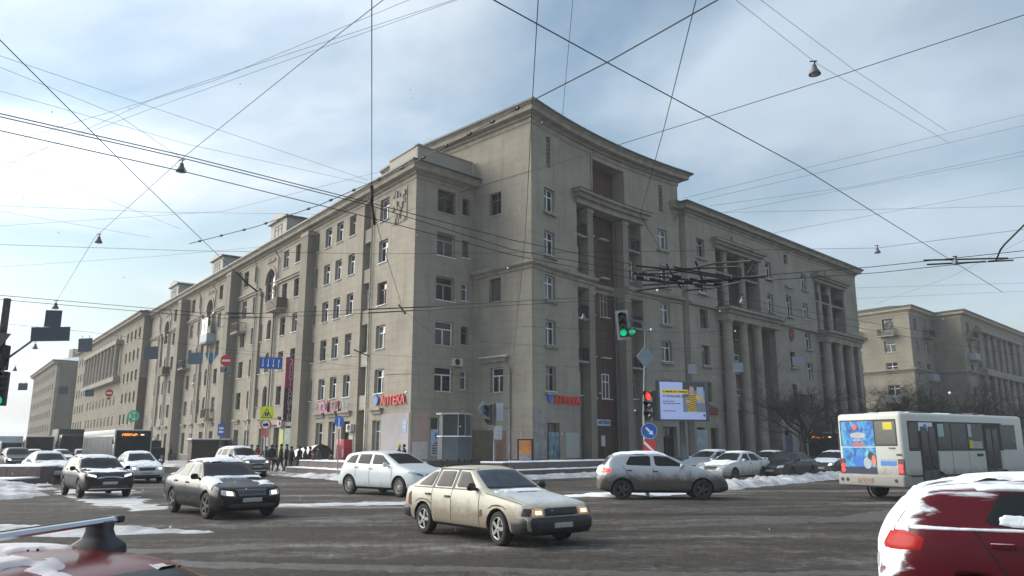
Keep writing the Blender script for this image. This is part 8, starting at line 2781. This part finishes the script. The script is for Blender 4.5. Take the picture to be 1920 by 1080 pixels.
for pts, w in zip(([(560, 695, 6.5), (700, 690, 6.5), (1000, 715, 6.5)], [(600, 720, 6.5), (780, 702, 6.5), (950, 700, 6.5), (1160, 735, 6.5)], [(420, 660, 6), (540, 672, 6), (690, 690, 6)], [(900, 640, 6.5), (1160, 660, 6.5), (1420, 645, 6.5)], [(980, 612, 6.5), (1300, 625, 6.5), (1580, 600, 6.5)], [(1160, 700, 6), (1400, 690, 6), (1600, 700, 6)]), ('from the shop bay of the wing past its end', 'sagging from the wing past the end windows to the columns', 'beside the pink banner', 'across the corner block at the third floor', 'across the corner block at the fourth floor', 'above the billboard')):
    wire('low_wire', 'thin dark low wire ' + w, pts, 0.007, G4)

# splices and switches on the trolley wires
def rods(name, label, lst, r=0.022, cat='trolley fitting', group=None):
    P0 = at_z(*lst[0][0])
    o = tag(empty(name, P0), label, cat, group)
    for pts in lst:
        mb = MB(); mb.tube([at_z(*p) - P0 for p in pts], r, 6); mb.build('rod', M_CABLE, o)
    return o


G5 = 'wire splices'
rods('wire_splice', 'dark splice on the trolley wires left of the wing corner', [[(424, 587, 6), (478, 587, 6)], [(432, 595, 6), (492, 594, 6)]], 0.02, group=G5)
rods('wire_splice', 'dark splice on the trolley wires at the wing corner', [[(690, 580, 6), (830, 574, 6)], [(690, 587, 6), (830, 579, 6)]], 0.02, group=G5)
rods('wire_splice', 'dark splice low on the wing end wall', [[(722, 703, 6.5), (808, 699, 6.5)]], 0.022, group=G5)
rods('wire_splice', 'chain of insulators where the top left span wire meets the wing roof', [[(444, 512, 8), (462, 530, 8)], [(464, 532, 8), (482, 546, 8)]], 0.035, group=G5)
rods('wire_splice', 'heavy insulators on the upright-looking wire at the wing eaves', [[(697, 350, 8), (697, 378, 8)], [(697, 382, 8), (702, 420, 8)]], 0.045, group=G5)
rods('wire_splice', 'insulators on the wire before the wing corner windows', [[(748, 572, 8), (760, 588, 8)]], 0.04, group=G5)
rods('wire_splice', 'insulators low on the loggia slot of the wing', [[(664, 656, 7), (692, 668, 7)]], 0.035, group=G5)
rods('wire_switch', 'trolley wire switch with a raised arm near the right edge', [[(1732, 488, 6), (1890, 484, 6)], [(1738, 496, 6), (1900, 488, 6)], [(1868, 487, 6), (1876, 468, 6.1), (1884, 458, 6.3), (1930, 412, 6.9)]], 0.02)

# crossing frame of the trolley lines
fr = []
fr.append([(1190, 498, 6), (1265, 506, 6), (1365, 523, 6), (1436, 516, 6)])
fr.append([(1185, 512, 6), (1262, 522, 6), (1330, 528, 6), (1440, 517, 6)])
fr.append([(1192, 524, 6), (1268, 530, 6), (1345, 536, 6)])
fr.append([(1200, 515, 6), (1260, 512, 6), (1340, 494, 6), (1408, 489, 6)])
fr.append([(1205, 535, 6), (1268, 531, 6), (1320, 525, 6), (1436, 520, 6)])
fr.append([(1262, 500, 6), (1300, 508, 6), (1370, 520, 6)])
fr.append([(1202, 512, 6), (1210, 507, 6), (1290, 504, 6), (1385, 500, 6)])
fr.append([(1285, 545, 6), (1335, 540, 6), (1392, 528, 6)])
fr.append([(1408, 489, 6), (1412, 500, 6), (1402, 514, 6)])
fr.append([(1250, 496, 6.0), (1258, 512, 6.0), (1268, 528, 6.0), (1276, 540, 6.0)])
fr.append([(1304, 490, 6.3), (1310, 505, 6.1), (1318, 526, 6.0)])
fr.append([(1195, 545, 6), (1250, 538, 6), (1285, 536, 6)])
CROSSING = rods('trolley_crossing', 'tangle of black rods where the trolley wires cross before the columns', fr, 0.024)
mb = MB()
P0 = CROSSING.location
for px, py in ((1200, 520), (1206, 513), (1262, 524), (1275, 530), (1300, 524), (1316, 528), (1330, 526), (1268, 518), (1290, 528), (1345, 532), (1365, 524), (1380, 521), (1240, 527), (1225, 524), (1310, 536)):
    q = at_z(px, py, 6) - Vector(P0)
    mb.tube([q + Vector((-0.12, 0, 0.01)), q + Vector((0.12, 0.05, -0.01))], 0.045, 6)
mb.build('insulators', M_CABLE, CROSSING)


def hang_lamp(label, px, py, z, s=1.0):
    p = at_z(px, py, z)
    o = tag(empty('street_lamp', p), label, 'lamp', 'lamps hung over the streets')
    mb = MB(); mb.lathe([(0.02, 0.24), (0.08, 0.2), (0.1, 0.08), (0.2, -0.1), (0.21, -0.16), (0.19, -0.16)], 14, M=Matrix.Scale(s, 4)); mb.build('shade', mat('lamp_shade', (0.13, 0.13, 0.15), 0.5, 0.4, var=0.2), o)
    mb = MB(); mb.lathe([(0.0001, -0.22), (0.1, -0.2), (0.17, -0.15)], 12, M=Matrix.Scale(s, 4)); mb.build('glass', mat('lamp_glass', (0.4, 0.42, 0.45), 0.2, spec=0.7), o)
    mb = MB(); mb.tube([(0, 0, 0.22 * s), (0.03, 0, 0.36 * s)], 0.015, 5); mb.tube([(-0.14 * s, 0, 0.34 * s), (0.12 * s, 0, 0.36 * s)], 0.014, 5); mb.build('hanger', M_CABLE, o)


hang_lamp('street lamp hung on the wire against the sky, largest on the left', 340, 315, 8.75, 0.62)
hang_lamp('street lamp hung over the left street, second along the lamp wire', 185, 450, 8.75, 0.6)
hang_lamp('street lamp just above the sign boards on the left', 104, 574, 8.8, 0.8)
hang_lamp('small street lamp below the sign board arm on the left', 66, 650, 8.8, 0.9)
hang_lamp('smallest far street lamp on the left above the street end', 28, 692, 8.8, 0.95)
hang_lamp('large street lamp hung high on the right against the sky', 1527, 132, 8.9, 0.55)
hang_lamp('white street lamp in front of the columned recess', 1094, 594, 8.5, 0.7)
hang_lamp('street lamp in front of the near portico cornice', 1392, 563, 8.5, 0.8)
hang_lamp('tiny lamp hanging against the sky over the right street', 1645, 470, 8.3, 0.5)
hang_lamp('small pale lamp under the trolley wires at the right', 1792, 491, 5.8, 0.35)
# ---------------------------------------------------------------- people
M_SKIN = mat('skin', (0.42, 0.25, 0.19), 0.6)


def skin_tube(verts, edges, rad, name, m, parent, lvl=1):
    me = bpy.data.meshes.new(name)
    me.from_pydata(verts, edges, [])
    o = bpy.data.objects.new(name, me); COL.objects.link(o)
    o.modifiers.new('k', 'SKIN')
    for v, r in zip(me.skin_vertices[0].data, rad):
        v.radius = r if isinstance(r, tuple) else (r, r)
    me.skin_vertices[0].data[0].use_root = True
    s = o.modifiers.new('s', 'SUBSURF'); s.levels = lvl
    out = evaluated(o)
    bpy.data.objects.remove(o)
    out.materials.clear(); out.materials.append(m)
    for p in out.polygons:
        p.use_smooth = True
    return link(name, out, parent)


def person(label, p, heading, coat, trousers=(0.02, 0.02, 0.025), hat=(0.02, 0.02, 0.02), h=1.72, stride=0.16, arm=0.12, long_coat=False, z=0.12):
    """standing or walking figure in winter clothes; faces local +x"""
    o = tag(empty('person', (p[0], p[1], z), heading), label, 'person', 'pedestrians on the pavement')
    k = h / 1.72
    V = [(0, 0, .95), (0, 0, 1.15), (0.01, 0, 1.38), (0.02, 0, 1.5), (0.03, 0, 1.6),
         (0, .1, .92), (stride * .5, .1, .5), (stride, .1, .07), (stride + .14, .1, .04),
         (0, -.1, .92), (-stride * .3, -.1, .5), (-stride, -.1, .08), (-stride + .13, -.1, .04),
         (0.0, .19, 1.4), (-arm * .3, .24, 1.13), (arm * .5, .24, .9), (arm * .7, .235, .82),
         (0.0, -.19, 1.4), (arm * .3, -.24, 1.13), (arm * 1.2, -.23, .93), (arm * 1.4, -.22, .85)]
    V = [(x * k, y * k, zz * k) for x, y, zz in V]
    E = [(0, 1), (1, 2), (2, 3), (3, 4), (0, 5), (5, 6), (6, 7), (7, 8), (0, 9), (9, 10), (10, 11), (11, 12), (2, 13), (13, 14), (14, 15), (15, 16), (2, 17), (17, 18), (18, 19), (19, 20)]
    r = [.13, .13, .13, .06, .095, .095, .07, .05, .045, .095, .07, .05, .045, .065, .055, .045, .042, .065, .055, .045, .042]
    cc = '%02x%02x%02x' % tuple(int(min(1, c) * 255) for c in coat); tc = '%02x%02x%02x' % tuple(int(min(1, c) * 255) for c in trousers)
    b = skin_tube(V, E, [q * k for q in r], 'body', mat('cloth_' + tc, trousers, 0.9, var=0.2), o)
    # coat over torso and arms
    cv = [V[i] for i in (0, 1, 2, 13, 14, 15, 17, 18, 19)] + [(V[0][0], 0, (0.55 if long_coat else 0.8) * k), (V[2][0], 0, 1.47 * k)]
    ce = [(0, 1), (1, 2), (2, 3), (3, 4), (4, 5), (2, 6), (6, 7), (7, 8), (0, 9), (2, 10)]
    skin_tube(cv, ce, [(.17 * k, .2 * k), (.16 * k, .19 * k), (.15 * k, .18 * k), .08 * k, .075 * k, .065 * k, .08 * k, .075 * k, .065 * k, (.19 * k, .2 * k), .08 * k], 'coat', mat('coat_' + cc, coat, 0.9, var=0.25, scale=6), o)
    hx, hz = V[4][0], V[4][2]
    mb = MB(); mb.lathe([(0.0001, -0.12), (0.06, -0.1), (0.082, -0.02), (0.085, 0.04), (0.05, 0.1), (0.0001, 0.12)], 10, M=Matrix.Translation((hx + 0.005, 0, hz + 0.02)))
    mb.box(hx + 0.08, hx + 0.105, -0.012, 0.012, hz - 0.01, hz + 0.03)
    mb.build('head', M_SKIN, o)
    hc = '%02x%02x%02x' % tuple(int(min(1, c) * 255) for c in hat)
    mb = MB(); mb.lathe([(0.105, 0.0), (0.108, 0.05), (0.085, 0.12), (0.0001, 0.15)], 10, M=Matrix.Translation((hx - 0.012, 0, hz + 0.025)) @ Matrix.Rotation(-0.25, 4, 'Y')); mb.build('hat', mat('hat_' + hc, hat, 0.95), o)
    return o


BLK, NAVY, GREY = (0.014, 0.014, 0.016), (0.015, 0.02, 0.04), (0.06, 0.06, 0.065)
for px, py, Y, hd, coat, lab, kw in (
        (318, 866, 92, 40, BLK, 'lone walker in a dark coat on the snowy pavement beside the low-floor bus', {}),
        (416, 866, 70, 200, BLK, 'dark-coated person waiting right of the bus shelter', {}),
        (440, 866, 66, 100, NAVY, 'navy-coated person waiting between shelter and red board', {}),
        (457, 866, 62, -50, BLK, 'dark-coated person left of the red-jacketed person', {}),
        (470, 866, 61, 20, BLK, 'dark-coated person beside the red stall front', {}),
        (481, 870, 58, 160, (0.32, 0.03, 0.03), 'person in a red jacket under the children sign post', {}),
        (497, 870, 55, -30, BLK, 'person in a black coat at the lattice railing', {'long_coat': True}),
        (516, 870, 55.5, 10, (0.2, 0.24, 0.04), 'person in a yellow-green vest by the left parapet', {}),
        (526, 870, 54.5, 190, BLK, 'black-coated person directly right of the yellow-green vest', {'long_coat': True}),
        (536, 870, 55, 30, BLK, 'black-coated person in the middle of the group behind the left parapet', {}),
        (561, 870, 54, 150, BLK, 'dark-coated person in front of the snowy canopy', {'arm': 0.3}),
        (580, 870, 53, 10, BLK, 'dark-coated person at the mouth of the arched canopy', {'arm': 0.35}),
        (586, 880, 51.5, 200, (0.16, 0.02, 0.045), 'stooping figure in a dark red hooded coat behind the parapet', {'h': 1.25, 'hat': (0.16, 0.02, 0.045)}),
        (508, 870, 54.6, 120, NAVY, 'navy-coated person between the railing and the yellow-green vest', {}),
        (545, 870, 53.6, 60, BLK, 'black-coated person at the right of the group behind the left parapet', {}),
        (571, 870, 52.8, 20, BLK, 'dark figure bending towards the arched canopy', {'arm': 0.4, 'h': 1.6}),
        (596, 876, 52.4, 170, GREY, 'grey-coated person right of the dark red hooded coat', {'h': 1.6}),
        (618, 880, 51, 30, NAVY, 'short figure in navy right of the arched canopy', {'h': 1.2, 'hat': NAVY}),
        (747, 880, 47, 20, NAVY, 'person in navy with a bright green hood before the pale pink panel', {'hat': (0.3, 0.5, 0.02)}),
        (757, 880, 47.3, 200, BLK, 'person in black right of the bright green hood', {})):
    p = at_y(px, py, Y)
    kw.setdefault('h', 1.6 + 0.2 * rnd.random()); kw.setdefault('stride', rnd.uniform(0.03, 0.22))
    person(lab, (p.x, p.y), R(hd), coat, **kw)

# ---------------------------------------------------------------- falling snow
fl = MB()
r5 = random.Random(11)
for k in range(420):
    y = 2.0 + 26 * r5.random() ** 1.1
    px, py = r5.uniform(-40, 1960), r5.uniform(120, 1000)
    q = at_y(px, py, y)
    if q.z < 0.1:
        continue
    s = r5.uniform(0.0025, 0.0055)
    i = len(fl.v)
    for d in ((s, 0, 0), (-s, 0, 0), (0, s, 0), (0, -s, 0), (0, 0, s), (0, 0, -s)):
        fl.v.append((q.x + d[0], q.y + d[1], q.z + d[2]))
    for f_ in ((0, 2, 4), (2, 1, 4), (1, 3, 4), (3, 0, 4), (2, 0, 5), (1, 2, 5), (3, 1, 5), (0, 3, 5)):
        fl.f.append(tuple(i + j for j in f_)); fl.m.append(0); fl.uv.append(None); fl.sm.append(False)
struct(fl.build('falling_snow', M_SNOW), 'stuff')

# ---------------------------------------------------------------- snowy air
mb = MB(); mb.box(-420, 420, -30, 520, -1.0, 29.5)
hz = mb.build('haze', [])
struct(hz, 'stuff')
hm = bpy.data.materials.new('snowy_air'); hm.use_nodes = True
hm.node_tree.nodes.clear()
ho = hm.node_tree.nodes.new('ShaderNodeOutputMaterial'); hv = hm.node_tree.nodes.new('ShaderNodeVolumePrincipled')
hv.inputs['Color'].default_value = (0.9, 0.93, 0.97, 1); hv.inputs['Density'].default_value = 0.0007
hm.node_tree.links.new(hv.outputs[0], ho.inputs['Volume'])
hz.data.materials.append(hm)
